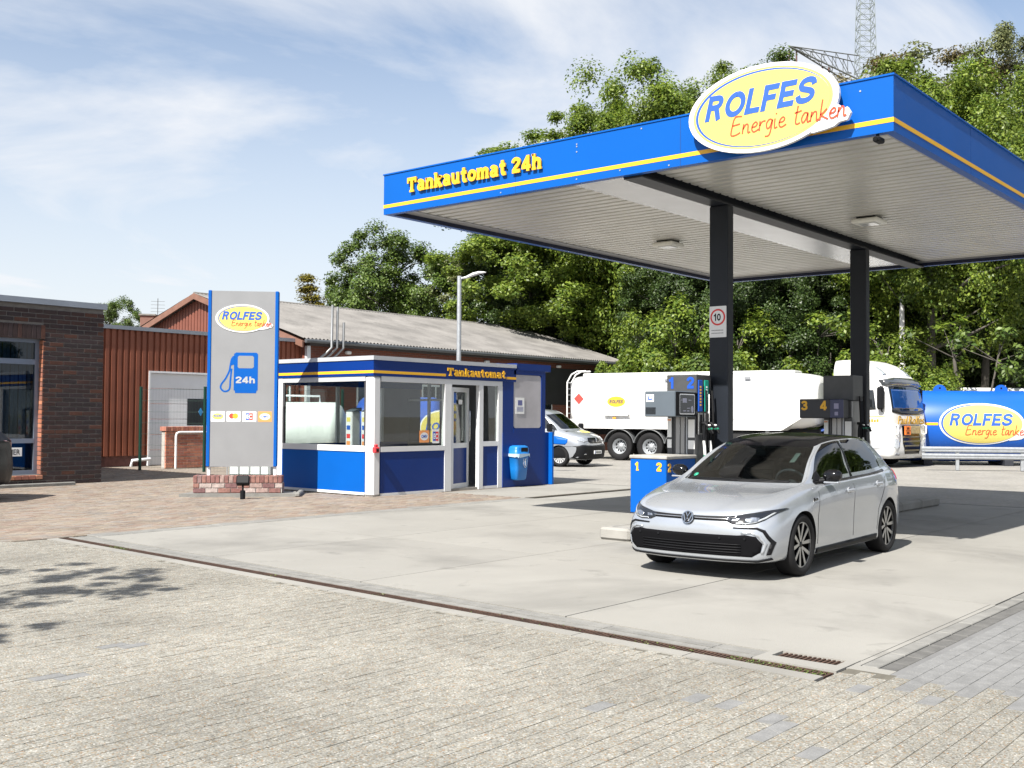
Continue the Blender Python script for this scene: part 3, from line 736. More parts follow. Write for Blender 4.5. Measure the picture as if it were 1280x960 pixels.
# speed sign on the front column
t = thing('speed_sign', 'white sign with red ring and number 10 on the front column', 'sign', (13.6, 7.5, 3.0))
z0, z1, ya, yb = 2.778, 3.222, 7.372, 7.642
m = MB(); m.prism(rrect(-(yb - ya) / 2, -(z1 - z0) / 2, (yb - ya) / 2, (z1 - z0) / 2, .012, 3), 'z', 0, .004, T=FX(13.598, (ya + yb) / 2, (z0 + z1) / 2)); m.build('plate', WHITE, t)
F = FX(13.593, (ya + yb) / 2, 3.065)
m = MB(); m.prism(ellipse(.118, .118, 40), 'z', 0, .0012, 0, F); m.prism(ellipse(.093, .093, 40), 'z', .0012, .0022, 1, F); m.build('ring', [mat('sign_red', (.62, .03, .03), .4, var=.03), WHITE], t)
m = MB(); bold_text(m, '10', F @ Matrix.Translation((-.008, 0, .0024)), w=.112, h=.105, weight=.2, depth=.001); m.build('number', BLACK, t)
m = MB(); F2 = FX(13.593, (ya + yb) / 2, 2.86)
[m.box((-.1 + .024 * q, dy - .006, 0), (-.1 + .024 * q + .019, dy + .006, .001), 0, F2) for q in range(8) for dy in (.018, -.022)]; m.build('small_print', mat('print_grey', (.25, .25, .25), .5), t)

# ================================================================== pump island
ISM = mat('island_concrete', (.25, .243, .225), .85, var=.14, vscale=4, stain=.2, sscale=1.2, bump=.4, bscale=60)
IS = thing('pump_island', 'raised pale concrete island carrying both fuel pumps', 'island', (12.2, 7.6, 0))
m = MB(); m.prism(rrect(12.02, 6.92, 20.9, 8.28, .10, 3), 'z', .0, .152); m.build('island_top', ISM, IS)
kx = 12.0; kid = 0
for (a, b) in [((11.9, 6.85), (12.06, 7.32)), ((11.9, 7.33), (12.06, 7.87)), ((11.9, 7.88), (12.06, 8.36))]:
    m = MB(); m.rbox((a[0], a[1], 0), (b[0], b[1], .165), .03); m.build('kerb_stone', ISM, IS)
for i in range(9):
    for ya, yb in ((6.84, 6.96), (8.25, 8.37)):
        m = MB(); m.rbox((12.07 + i * .99, ya, 0), (12.07 + (i + 1) * .99 - .008, yb, .163), .03); m.build('kerb_stone', ISM, IS)

PUMPG = mat('pump_grey', (.10, .122, .145), .4, var=.08, metal=.2)
PSTEEL = mat('pump_steel', (.30, .30, .30), .36, metal=.8, var=.12, vscale=4, stretch=(3, 3, .3))
PSTEELD = mat('dark_steel', (.075, .077, .08), .45, metal=.4, var=.14, vscale=5)
PAPER = mat('paper_white', (.80, .80, .78), .6, var=.05)
GREENP = mat('nozzle_green', (.01, .17, .10), .4, var=.05)
SCREEN = mat('dark_screen', (.012, .016, .02), .08, var=.1)
BLNUM = mat('number_blue', (.008, .07, .40), .4, var=.03)
# --- blue cabinet in front of pump 1/2
t = thing('utility_cabinet', 'blue waist-high cabinet with yellow numbers standing before the nearer pump', 'cabinet', (12.7, 7.85, .152))
X0, X1, Y0, Y1 = 12.32, 13.08, 7.57, 8.137
m = MB(); m.rbox((X0, Y0, .345), (X1, Y1, 1.075), .008); m.build('body', BLUE, t)
m = MB(); m.rbox((X0 - .015, Y0 - .015, 1.075), (X1 + .02, Y1 + .015, 1.125), .012); m.build('top', mat('cabinet_top', (.30, .29, .27), .6, var=.2, vscale=6), t)
m = MB()
for x in (X0 + .05, X1 - .1):
    for y in (Y0 + .03, Y1 - .09): m.box((x, y, .152), (x + .06, y + .06, .345))
m.build('feet', ALU, t)
m = MB(); bold_text(m, '1', FX(X0 - .001, 8.03, .975), h=.115, w=.06, weight=.25, depth=.004, serif=True); m.build('number', YEL, t)
m = MB(); bold_text(m, '2', FX(X0 - .001, 7.68, .975), h=.115, w=.085, weight=.25, depth=.004); m.build('number', YEL, t)
m = MB(); bold_text(m, '2', FY(12.40, Y0 - .001, .965), h=.115, w=.08, weight=.25, depth=.004); m.build('number', YEL, t)
F = FY(12.98, Y0 - .001, .70)
m = MB(); m.prism(ellipse(.34, .2, 40), 'z', 0, .003, 0, F); m.prism(ellipse(.315, .175, 40), 'z', .003, .005, 1, F); bold_text(m, 'ROLFES', F @ Matrix.Translation((0, .03, .0052)), w=.46, h=.1, shear=.25, depth=.001, mi=2); m.build('emblem', [WHITE, LEMON, INK], t)

def nozzle(parent, x, y, z, flip=1):
    """pump nozzle hung on the -Y face, with its hose loop"""
    m = MB()
    m.tube([(x, y - .02, z + .04), (x, y - .07, z + .035), (x + .0, y - .15, z - .03), (x, y - .19, z - .10)], [.022, .026, .022, .016], 8)
    m.tube([(x, y - .06, z + .03), (x, y - .05, z - .08), (x, y - .045, z - .2)], [.02, .024, .02], 8)
    b = m.build('nozzle', BLACK, parent)
    m = MB(); m.rbox((x - .02, y - .185, z - .055), (x + .02, y - .115, z - .02), .012); m.build('grip_cover', GREENP, b)
    m = MB(); m.rbox((x - .016, y - .15, z - .0), (x + .016, y - .08, z + .025), .008); m.build('grip_top', PAPER, b)
    m = MB(); m.tube([(x, y - .045, z - .2), (x + .01, y - .05, z - .28), (x + .012, y - .06, z - .42)], [.019, .02, .02], 8, 0); m.build('hose_grip', PAPER, b)
    m = MB(); m.cyl((x + .012, y - .06, z - .40), (x + .012, y - .062, z - .50), .026, n=10); m.build('hose_collar', GREENP, b)
    m = MB(); m.tube(catmull([(x + .012, y - .06, z - .5), (x + .012, y - .075, z - .85), (x + .03, y - .1, z - 1.12), (x + .09, y - .09, z - 1.16), (x + .12, y - .05, z - .9), (x + .12, y - .03, z + .1), (x + .12, y - .01, z + .5)], 5), .015, 7); m.build('hose', RUBBER, b)
def fuel_pump(name, label, X0, Y0, Y1, W, zt, nums, numcol, terminal, tz0, tz1, tx0):
    t = thing(name, label, 'fuel pump', (X0 + .2, (Y0 + Y1) / 2, .152), group='fuel pumps on the island')
    X1 = X0 + W
    m = MB(); m.rbox((X0 - .02, Y0 - .02, .152), (X1 + .02, Y1 + .02, .30), .01); m.build('plinth', PSTEELD, t)
    m = MB(); m.rbox((X0, Y0, tz1 - .02), (X1, Y1, zt), .008); m.build('head', PSTEELD, t)
    m = MB(); m.rbox((X0 + .03, Y0 + .03, .30), (X1 - .04, Y1 - .03, tz1 - .02), .008); m.build('body', PSTEEL, t)
    # vertical covers on the road-facing side
    wy = (Y1 - Y0)
    for a, b, mm in ((.02, .19, PSTEELD), (.22, .27, PSTEELD), (.29, .44, PSTEEL), (.46, .60, PSTEEL), (.64, .69, GALV), (.70, .96, PSTEELD)):
        m = MB(); m.rbox((X0 + .004, Y1 - wy * b, .31), (X0 + .03, Y1 - wy * a, tz0 + .02), .006); m.build('cover_panel', mm, t)
    for (a, b, z0, z1) in ((.03, .17, tz0 - .30, tz0 - .03), (.03, .17, tz0 - .45, tz0 - .33), (.73, .94, tz0 - .30, tz0 - .05), (.73, .94, tz0 - .46, tz0 - .34)):
        m = MB(); m.box((X0 - .004, Y1 - wy * b, z0), (X0 + .006, Y1 - wy * a, z1)); m.build('notice', PAPER, t)
    m = MB()
    for k in range(3): m.box((X0 - .006, Y1 - wy * (.065 + .04 * k), tz0 - .07), (X0 - .0035, Y1 - wy * (.04 + .04 * k), tz0 - .045))
    m.build('warning_marks', mat('warn_orange', (.75, .22, .03), .5), t)
    zc = (zt + tz1) / 2 + .01
    for s_, f_ in zip(nums, (.15, .80)):
        m = MB(); bold_text(m, s_, FX(X0 - .001, Y1 - wy * f_, zc), h=(zt - tz1) * .66, weight=.24, depth=.003); m.build('number', numcol, t)
    return t, X1
t, X1 = fuel_pump('fuel_pump', 'nearer grey fuel pump with blue numbers 1 2 and two green nozzles', 13.11, 7.57, 8.05, .41, 2.235, '12', BLNUM, True, 1.66, 1.99, 12.55)
# payment terminal in front
m = MB(); m.rbox((12.55, 7.575, 1.645), (13.105, 8.06, 1.995), .012); TE = m.build('terminal', PUMPG, t)
m = MB(); m.rbox((12.56, 7.566, 1.66), (13.095, 7.575, 1.985), .004); m.build('display_bezel', BLACK, TE)
m = MB(); F = FY(12.85, 7.5655, 1.82)
m.prism(rrect(-.2, -.14, .2, .14, .02), 'z', 0, .003, 0, F); m.prism(rrect(-.187, -.127, .187, .127, .015), 'z', .003, .005, 1, F)
m.build('display', [CHROME, SCREEN], TE)
m = MB()
for (a, b, c, d) in ((-.12, .02, -.02, .08), (-.10, -.1, -.04, -.085), (0, -.1, .05, -.085), (-.01, -.06, .07, -.05), (.03, .05, .10, .06), (-.15, .04, -.14, .07)): m.box((12.85 + a, 7.5595, 1.82 + b), (12.85 + c, 7.5606, 1.82 + d))
m.prism(ellipse(.03, .045, 20, .13, -.07), 'z', .0052, .0062, 0, F); m.build('display_marks', mat('lcd_mark', (.32, .33, .42), .4), TE)
m = MB(); m.box((12.548, 7.91, 1.85), (12.5505, 8.03, 1.95), 0); m.prism(rrect(-.035, -.03, .035, .03, .02), 'z', 0, .001, 1, FX(12.5475, 7.97, 1.90)); m.prism(rrect(-.016, -.012, .024, .02, .01), 'z', .001, .002, 0, FX(12.5475, 7.97, 1.90)); m.build('sticker', [PAPER, BLNUM], TE)
m = MB()
for k in range(7): m.box((12.546, 7.88, 1.68 + k * .014), (12.5505, 8.04, 1.688 + k * .014))
m.build('vent_grille', BLACK, TE)
# nozzle side: two holders with coloured grade panels
for k, (xx, colp, s_) in enumerate(((13.20, BLNUM, 'Super'), (13.37, mat('grade_green', (.01, .30, .22), .4), 'Diesel'))):
    m = MB(); m.rbox((xx - .055, 7.555, 1.72), (xx + .055, 7.572, 2.16), .006); m.build('grade_panel', colp, t)
    m = MB(); [m.box((xx - .02, 7.5525, 1.80 + q * .042), (xx + .018, 7.555, 1.826 + q * .042)) for q in range(7)]; m.build('grade_name', YEL if k == 0 else PAPER, t)
    m = MB(); m.rbox((xx - .06, 7.55, 1.40), (xx + .06, 7.568, 1.70), .005); m.build('holder', PSTEEL, t)
    m = MB(); m.rbox((xx - .03, 7.545, 1.42), (xx + .03, 7.553, 1.68), .004); m.build('recess', BLACK, t)
    nozzle(t, xx, 7.55, 1.52)
# --- rear pump 3/4
t, X1 = fuel_pump('fuel_pump', 'farther dark fuel pump with yellow 3 4 panel beside the rear column', 17.62, 7.17, 7.70, .42, 2.37, '', YEL, False, 1.64, 1.96, 17.3)
m = MB(); m.rbox((17.22, 7.24, 1.64), (17.60, 7.95, 1.965), .012); TE = m.build('panel', mat('panel_black', (.02, .022, .028), .4, var=.1), t)
for s_, y in (('3', 7.86), ('4', 7.52)):
    m = MB(); bold_text(m, s_, FX(17.219, y, 1.855), h=.16, weight=.22, depth=.003); m.build('number', YEL, TE)
m = MB(); m.rbox((17.205, 7.17, 1.65), (17.222, 7.40, 1.955), .004); m.build('keypad', mat('keypad_blue', (.03, .035, .09), .3), TE)
m = MB(); m.box((17.202, 7.25, 1.80), (17.2055, 7.33, 1.89)); m.box((17.202, 7.26, 1.69), (17.2055, 7.32, 1.75)); m.build('keypad_marks', mat('keypad_mark', (.25, .24, .36), .4), TE)
for xx in (17.72, 17.9): nozzle(t, xx, 7.16, 1.52)

# ================================================================== payment kiosk
KX, KY, KX1, KY1 = 14.93, 16.05, 19.445, 19.12
KBLUE = mat('kiosk_blue', (.001, .026, .17), .38, var=.05, vscale=1.5, spec=.3)
KW = mat('kiosk_white', (.66, .67, .68), .38, var=.04)
K = thing('payment_kiosk', 'small blue and white glazed payment kiosk with yellow raised lettering', 'kiosk', (17.2, 17.5, 0))
KG = glass('kiosk_glass', (.90, .93, .92), .035, .20)
m = MB(); m.box((KX + .03, KY + .03, -.02), (KX1 - .5, KY1, .05)); m.build('floor', mat('kiosk_floor', (.25, .24, .22), .6), K)
# fascia band, cap and stripe
def band(name, M_, z0, z1, o, inner=.12, par=K):
    m = MB(); m.box((KX - o, KY - o, z0), (KX - o + inner, KY1 + o, z1)); m.box((KX - o + inner, KY - o, z0), (KX1, KY - o + inner, z1)); m.box((KX - o + inner, KY1 + o - inner, z0), (KX1, KY1 + o, z1)); m.box((KX1 - inner, KY - o + inner, z0), (KX1, KY1 + o - inner, z1))
    return m.build(name, M_, par)
band('fascia', KBLUE, 2.44, 2.765, .012)
band('roof_trim', mat('trim_grey', (.50, .52, .55), .4, metal=.3, var=.06), 2.765, 2.85, .03)
m = MB(); m.box((KX - .015, KY - .015, 2.497), (KX + .0, KY1, 2.553)); m.build('stripe', YEL, K)
m = MB(); m.box((KX + .0, KY - .015, 2.497), (17.045, KY, 2.553)); m.build('stripe', YEL, K)
m = MB(); m.box((19.09, KY - .015, 2.497), (KX1, KY, 2.553)); m.build('stripe', YEL, K)
m = MB(); bold_text(m, 'Tankautomat', FY(18.065, KY - .0135, 2.60), w=1.95, h=.175, weight=.225, depth=.018, serif=True, track=.07); m.build('lettering', YEL, K)
m = MB(); m.box((KX + .06, KY + .06, 2.70), (KX1 - .05, KY1 - .06, 2.76)); m.build('roof', mat('kiosk_ceiling', (.6, .6, .58), .6), K)
# left face (X = KX)
m = MB(); m.rbox((KX - .006, KY - .006, 0), (KX + .22, KY + .25, 2.44), .04); m.build('corner_post', KW, K)
m = MB(); m.box((KX, 18.95, 0), (KX + .1, KY1, 2.44)); m.build('end_post', KW, K)
m = MB(); m.box((KX + .004, 16.3, .02), (KX + .08, 18.95, .073)); m.build('base_rail', KW, K)
m = MB(); m.box((KX + .012, 16.3, .073), (KX + .07, 18.95, .90)); m.build('panel', BLUE, K)
m = MB(); m.box((KX - .004, 16.3, .90), (KX + .09, 18.95, 1.02)); m.build('sill', KW, K)
m = MB(); m.box((KX + .002, 16.3, 2.34), (KX + .08, 18.95, 2.44)); m.build('head_rail', mat('head_grey', (.45, .46, .48), .4), K)
m = MB(); m.box((KX + .035, 16.3, 1.02), (KX + .045, 18.95, 2.34)); m.build('window', KG, K)
m = MB(); m.box((KX + .02, 18.90, 1.02), (KX + .06, 18.95, 2.34)); m.box((KX + .02, 16.3, 1.02), (KX + .06, 16.34, 2.34)); m.build('window_frame', mat('gasket', (.05, .05, .055), .5), K)
# right face (Y = KY)
def ybox(name, x0, x1, z0, z1, M_, d=0.0, t_=.08, par=K):
    m = MB(); m.box((x0, KY + d, z0), (x1, KY + d + t_, z1)); return m.build(name, M_, par)
ybox('base_rail', 15.16, 17.04, .0, .053, KW, .004)
ybox('panel', 15.16, 17.04, .053, .895, KBLUE, .012)
ybox('sill', 15.16, 17.04, .895, 1.0, KW, -.004)
ybox('head_rail', 15.16, 18.97, 2.33, 2.44, KW, .002)
ybox('window', 15.16, 17.04, 1.0, 2.33, KG, .035, .01)
ybox('post', 17.04, 17.25, 0, 2.33, KW, -.003, .1)
ybox('post', 18.16, 18.30, 0, 2.33, KW, -.003, .1)
ybox('post', 18.82, 18.97, 0, 2.33, KW, -.003, .1)
ybox('panel', 18.30, 18.82, .06, .96, KBLUE, .014)
ybox('base_rail', 18.30, 18.82, 0, .06, KW, .004)
ybox('sill', 18.30, 18.82, .96, 1.07, KW, -.002)
ybox('window', 18.30, 18.82, 1.07, 2.33, KG, .035, .01)
# stickers on the big window
m = MB(); F = FY(16.44, KY + .033, 1.20)
m.prism(rrect(-.15, -.13, .15, .13, .02), 'z', 0, .001, 0, F); m.prism(ellipse(.12, .085), 'z', .001, .002, 1, F); text(m, 'OMV', F @ Matrix.Translation((0, 0, .002)), w=.18, h=.07, bold=.03, depth=.001, mi=2); m.build('sticker', [mat('sticker_orange', (.75, .30, .10), .4), WHITE, INK], K)
m = MB(); F = FY(16.79, KY + .033, 1.20)
m.prism(rrect(-.11, -.15, .11, .15, .02), 'z', 0, .001, 0, F); m.box((-.085, -.1, .001), (0, .1, .002), 1, F); m.box((0, -.1, .001), (.085, .1, .002), 2, F); text(m, 'EC', F @ Matrix.Translation((0, 0, .002)), w=.13, h=.12, bold=.03, depth=.001, mi=0); m.build('sticker', [WHITE, mat('ec_blue', (.03, .10, .45), .4), mat('ec_red', (.65, .05, .05), .4)], K)
# door, ajar, hinged on its left jamb
ang = R(16)
D = bpy.data.objects.new('door', None); COL.objects.link(D); D.parent = K
D.location = (17.27 - K.location.x, KY + .045 - K.location.y, 0); D.rotation_euler = (0, 0, ang); OFF[D.name] = (0, 0, 0)
def dbox(name, x0, x1, z0, z1, M_, t0=-.03, t1=.03):
    m = MB(); m.box((x0, t0, z0), (x1, t1, z1)); return m.build(name, M_, D)
dbox('stile', 0, .09, .05, 2.27, KW); dbox('stile', .76, .85, .05, 2.27, KW); dbox('rail', .09, .76, .05, .15, KW); dbox('rail', .09, .76, .93, 1.04, KW); dbox('rail', .09, .76, 2.17, 2.27, KW)
dbox('door_panel', .09, .76, .15, .93, KBLUE, -.02, .02); dbox('door_pane', .09, .76, 1.04, 2.17, KG, -.005, .005)
m = MB(); m.tube([(.80, -.03, 1.08), (.80, -.08, 1.08), (.80, -.08, 1.75), (.80, -.03, 1.75)], .012, 8); m.build('handle', CHROME, D)
m = MB(); m.box((.32, -.032, 1.9), (.5, -.03, 2.0)); m.build('notice', PAPER, D)
# back walls: glazed above, blue below
m = MB(); m.box((KX + .1, KY1 - .06, .05), (KX1 - .05, KY1, 1.0)); m.box((KX + .1, KY1 - .06, 2.3), (KX1 - .05, KY1, 2.5)); m.build('rear_panel', KBLUE, K)
for x in (16.6, 18.0): 
    m = MB(); m.box((x, KY1 - .06, 1.0), (x + .08, KY1, 2.3)); m.build('post', KW, K)
m = MB(); m.box((KX + .1, KY1 - .035, 1.0), (18.0, KY1 - .028, 2.3)); m.build('window', KG, K)
m = MB(); m.box((18.08, KY1 - .05, 1.0), (KX1 - .1, KY1 - .02, 2.3)); m.build('rear_wall', mat('inner_wall', (.12, .12, .13), .6), K)
m = MB(); m.box((KX1 - .55, KY + .12, .05), (KX1 - .45, KY1 - .06, 1.0)); m.box((KX1 - .55, KY + .12, 1.0), (KX1 - .45, KY + 1.5, 2.6)); m.build('side_wall', mat('inner_wall', (.10, .11, .13), .6), K)
m = MB(); m.box((KX1 - .53, KY + 1.5, 1.0), (KX1 - .47, KY + 1.58, 2.6)); m.box((KX1 - .53, KY + 2.3, 1.0), (KX1 - .47, KY + 2.36, 2.6)); m.box((KX1 - .53, KY + 1.58, 2.0), (KX1 - .47, KY1 - .06, 2.05)); m.build('side_frame', KW, K)
m = MB(); m.box((KX1 - .505, KY + 1.58, 1.0), (KX1 - .495, KY1 - .06, 2.6)); m.build('side_window', KG, K)
m = MB(); m.box((15.4, 18.3, .05), (16.4, 18.9, .95)); m.build('counter', PUMPG, K)
# annex with frosted window
A0, A1 = 18.972, 20.70
m = MB(); m.box((A0, KY - .02, 0), (A1, KY + 2.2, 1.26)); m.build('annex_base', KBLUE, K)
m = MB(); m.box((A0, KY - .004, 1.26), (19.37, KY + 2.0, 2.72)); m.box((20.41, KY - .012, 1.26), (20.56, KY + 2.0, 2.72)); m.box((19.37, KY - .012, 1.26), (20.41, KY + .1, 1.36)); m.box((19.37, KY - .012, 2.62), (20.41, KY + .1, 2.72)); m.box((19.37, KY + 1.9, 1.26), (20.41, KY + 2.0, 2.72))
m.build('annex_frame', KBLUE, K)
FROST = mat('frosted_pane', (.46, .44, .46), .30, var=.25, vscale=1.1, metal=.25)
m = MB(); m.prism(rrect(-.515, -.625, .515, .625, .08, 4), 'z', 0, .01, 0, FY(19.89, KY + .012, 1.99)); m.build('frosted_window', FROST, K)
m = MB(); m.box((19.44, KY - .008, 1.70), (19.76, KY - .004, 2.08), 0); m.box((19.52, KY - .010, 1.9), (19.68, KY - .008, 2.02), 1); [m.box((19.48, KY - .010, 1.76 + .03 * q), (19.72, KY - .008, 1.772 + .03 * q), 1) for q in range(4)]
m.build('notice', [PAPER, mat('notice_ink', (.12, .13, .3), .5)], K)
m = MB(); m.box((19.47, KY - .02, 2.722), (20.76, KY + 2.1, 2.885)); m.box((19.2, KY + .3, 2.86), (19.47, KY + 2.1, 2.885)); m.build('annex_roof', KBLUE, K)
m = MB(); m.box((A1 - .01, KY - .13, 0), (A1 + .05, KY - .02, 1.262)); m.build('annex_wing', BLUE, K)
# red alarm box at the corner
t = thing('alarm_box', 'small red box on the white corner post of the kiosk', 'alarm box', (14.95, 16.04, .95))
m = MB(); m.rbox((14.88, 15.93, .86), (15.06, 16.04, 1.02), .02); m.build('case', mat('signal_red', (.62, .04, .05), .35), t)
m = MB(); m.rbox((14.94, 15.924, .89), (15.02, 15.932, .97), .006); m.build('window', BLACK, t)
m = MB(); m.rbox((14.92, 15.95, 1.02), (15.02, 16.02, 1.09), .012); m.build('cap', mat('signal_red', (.62, .04, .05), .35), t)
t.scale = (.75, .8, .75)
# card terminals standing inside
for i, (x, y, lab) in enumerate(((15.28, 17.18, 'left white card terminal with coloured logos inside the kiosk'), (15.28, 16.70, 'right white card terminal with coloured logos inside the kiosk'))):
    t = thing('card_terminal', lab, 'terminal', (x, y, .05), group='card terminals in the kiosk')
    m = MB(); m.rbox((x - .0, y - .10, .05), (x + .25, y + .10, 1.72), .02); m.build('body', mat('terminal_white', (.66, .67, .68), .4), t)
    m = MB(); m.prism([(x + .0, 1.72), (x + .25, 1.72), (x + .25, 1.80)], 'y', y - .13, y + .13); m.build('hood', PUMPG, t)
    m = MB()
    for k, (z, q) in enumerate(((1.55, 0), (1.38, 1), (1.2, 2), (1.05, 3))): m.box((x - .004, y - .055, z - .045), (x + .0, y + .055, z + .045), q)
    m.build('logos', [LEMON, INK, mat('ec_red', (.65, .05, .05), .4), mat('sticker_orange', (.75, .30, .10), .4)], t)
# litter bin on the annex wall
t = thing('litter_bin', 'light blue plastic litter bin hung on the dark blue kiosk wall', 'litter bin', (19.61, 15.85, .13))
BINB = mat('bin_blue', (.006, .15, .46), .4, var=.06, coat=.1)
m = MB(); a0, a1, b0, b1 = 19.27, 19.97, 19.33, 19.90
vs = []
for z, x0, x1, y0 in ((.15, 19.36, 19.87, 15.86), (.13, 19.40, 19.83, 15.88), (.78, 19.27, 19.97, 15.72)): pass
prof = [(.13, .20, .10), (.17, .255, .14), (.45, .29, .16), (.80, .325, .185), (.815, .345, .20), (.85, .345, .20), (.852, .33, .19), (.98, .33, .19), (1.04, .29, .165), (1.065, .20, .12)]
rings = []
for z, hx, hy in prof: rings.append([(19.62 + px, 15.83 + py, z) for px, py in rrect(-hx, -hy, hx, hy, min(hx, hy) * .55, 4)])
n_ = len(rings[0]); vs = [p for r_ in rings for p in r_]
m.add(vs, [(i * n_ + k, i * n_ + (k + 1) % n_, (i + 1) * n_ + (k + 1) % n_, (i + 1) * n_ + k) for i in range(len(rings) - 1) for k in range(n_)], 0, True)
m.add(rings[0], [list(range(n_))]); m.add(rings[-1], [list(range(n_))])
m.build('body', BINB, t)
m = MB(); m.prism(rrect(-.17, -.055, .17, .055, .03), 'z', 0, .006, 0, FY(19.66, 15.637, .955)); m.build('opening', BLACK, t)
m = MB(); rb = np.random.RandomState(2); k = 36
pts = [(19.62 + a, 15.83 + b) for a, b in rrect(-.355, -.21, .355, .21, .13, 8)]
vs = []; 
for (x, y) in pts: 
    o = rb.uniform(.0, .02)
    vs += [(x, y - o, .845), (x, y - o * 1.4, .79 - rb.uniform(0, .06))]
m.add(vs, [(2 * i, 2 * i + 1, (2 * i + 3) % len(vs), (2 * i + 2) % len(vs)) for i in range(len(pts))], 0, True)
m.build('bin_liner', mat('liner_film', (.40, .52, .62), .3), t)
m = MB(); F = FY(19.72, 15.655, .62)
m.prism(ellipse(.10, .15, 28), 'z', 0, .004, 0, F); m.prism(ellipse(.085, .135, 28), 'z', .004, .006, 1, F); m.prism(ellipse(.022, .022, 12, .0, .07), 'z', .006, .008, 0, F); m.box((-.03, -.03, .006), (.02, .04, .008), 0, F); m.box((-.02, -.1, .006), (-.003, -.03, .008), 0, F); m.box((.006, -.1, .006), (.02, -.03, .008), 0, F)
m.build('symbol', [PAPER, BINB], t)

t.location = (19.40, 15.93, .16); t.scale = (.72, .78, .86)

# ================================================================== pylon sign and its brick plinth
SRZ = -50.27 + 6.5
sx, sy = at(-5.46, 21.85)
SG = thing('pylon_sign', 'tall grey sign panel with fuel pump symbol and blue side edges', 'sign', (sx, sy, .41), R(SRZ))
F0 = frame((0, -.075, -.41), (1, 0, 0), (0, 0, 1))
m = MB(); m.box((-.635, -.075, .585 - .41), (.635, .075, 4.14 - .41)); m.build('panel', mat('sign_grey', (.27, .275, .285), .40, metal=.3, var=.05), SG)
for s_ in (-1, 1):
    m = MB(); m.rbox((s_ * .665 - .035, -.09, .585 - .41), (s_ * .665 + .035, .09, 4.15 - .41), .012); m.build('side_edge', BLUE, SG)
    m = MB(); m.box((s_ * .655 - .03, -.04, -.02), (s_ * .655 + .03, .04, .585 - .41)); m.build('leg', ALU, SG)
rolfes(SG, F0 @ Matrix.Translation((-.02, 3.585, 0)), 1.07, .010)
def sz(px, py): return ((px - 263) * .00506, .585 + (778 - py) * .00504)
PB = BLUE
m = MB(); F1 = F0 @ Matrix.Translation((0, 0, .0))
m.prism([sz(*p) for p in ((228, 326), (236, 320), (316, 320), (322, 326), (322, 472), (228, 472))], 'z', 0, .003, 0, F1)
m.prism([sz(*p) for p in ((232, 472), (318, 472), (316, 483), (234, 483))], 'z', 0, .0028, 0, F1)
m.prism([sz(*p) for p in ((243, 338), (248, 333), (300, 333), (306, 338), (306, 378), (300, 383), (248, 383), (243, 378))], 'z', .003, .005, 1, F1)
hose = catmull([sz(*p) for p in ((231, 338), (220, 345), (214, 372), (210, 395), (196, 425), (180, 448), (178, 464), (190, 476), (205, 474), (213, 462), (215, 430), (219, 385))], 6)
ribbon(m, hose, .034, 0, .003, 0, F1)
m.prism([sz(*p) for p in ((222, 336), (230, 332), (230, 368), (218, 372), (214, 360))], 'z', 0, .0035, 0, F1)
m.build('pump_symbol', [PB, mat('sign_grey', (.40, .41, .42), .36)], SG)
m = MB(); x, z = sz(273, 430); bold_text(m, '24h', F1 @ Matrix.Translation((x, z, .003)), w=.385, h=.135, weight=.22, depth=.003); m.build('lettering', mat('sign_light', (.36, .37, .38), .4), SG)
cx = [sz(168, 577), sz(229.5, 577), sz(291, 577), sz(352, 577)]
RED = mat('card_red', (.70, .06, .04), .4); OR2 = mat('card_orange', (.85, .36, .03), .4); ORB = mat('sticker_orange', (.75, .30, .10), .4); ECB = mat('ec_blue', (.03, .10, .45), .4)
for k, (x, z) in enumerate(cx):
    F = F1 @ Matrix.Translation((x, z, 0)); m = MB()
    m.prism(rrect(-.138, -.105, .138, .105, .012, 2), 'z', 0, .002, 0 if k < 3 else 4, F)
    if k == 0: m.prism(ellipse(.11, .062), 'z', .002, .003, 1, F); text(m, 'ROLFES', F @ Matrix.Translation((0, .01, .003)), w=.16, h=.04, bold=.04, shear=.2, depth=.001, mi=5)
    if k == 1: m.prism(ellipse(.055, .055, 28, -.035, .01), 'z', .002, .003, 2, F); m.prism(ellipse(.055, .055, 28, .035, .01), 'z', .002, .0035, 3, F)
    if k == 2: m.box((-.07, -.07, .002), (-.0, .07, .003), 5, F); m.box((0, -.07, .002), (.07, .07, .003), 2, F); text(m, 'EC', F @ Matrix.Translation((0, 0, .003)), w=.11, h=.085, bold=.03, depth=.001, mi=0)
    if k == 3: m.prism(ellipse(.105, .065), 'z', .002, .003, 0, F); text(m, 'OMV', F @ Matrix.Translation((0, 0, .003)), w=.15, h=.05, bold=.03, depth=.001, mi=5)
    m.build('card_logo', [WHITE, LEMON, RED, OR2, ORB, ECB], SG)
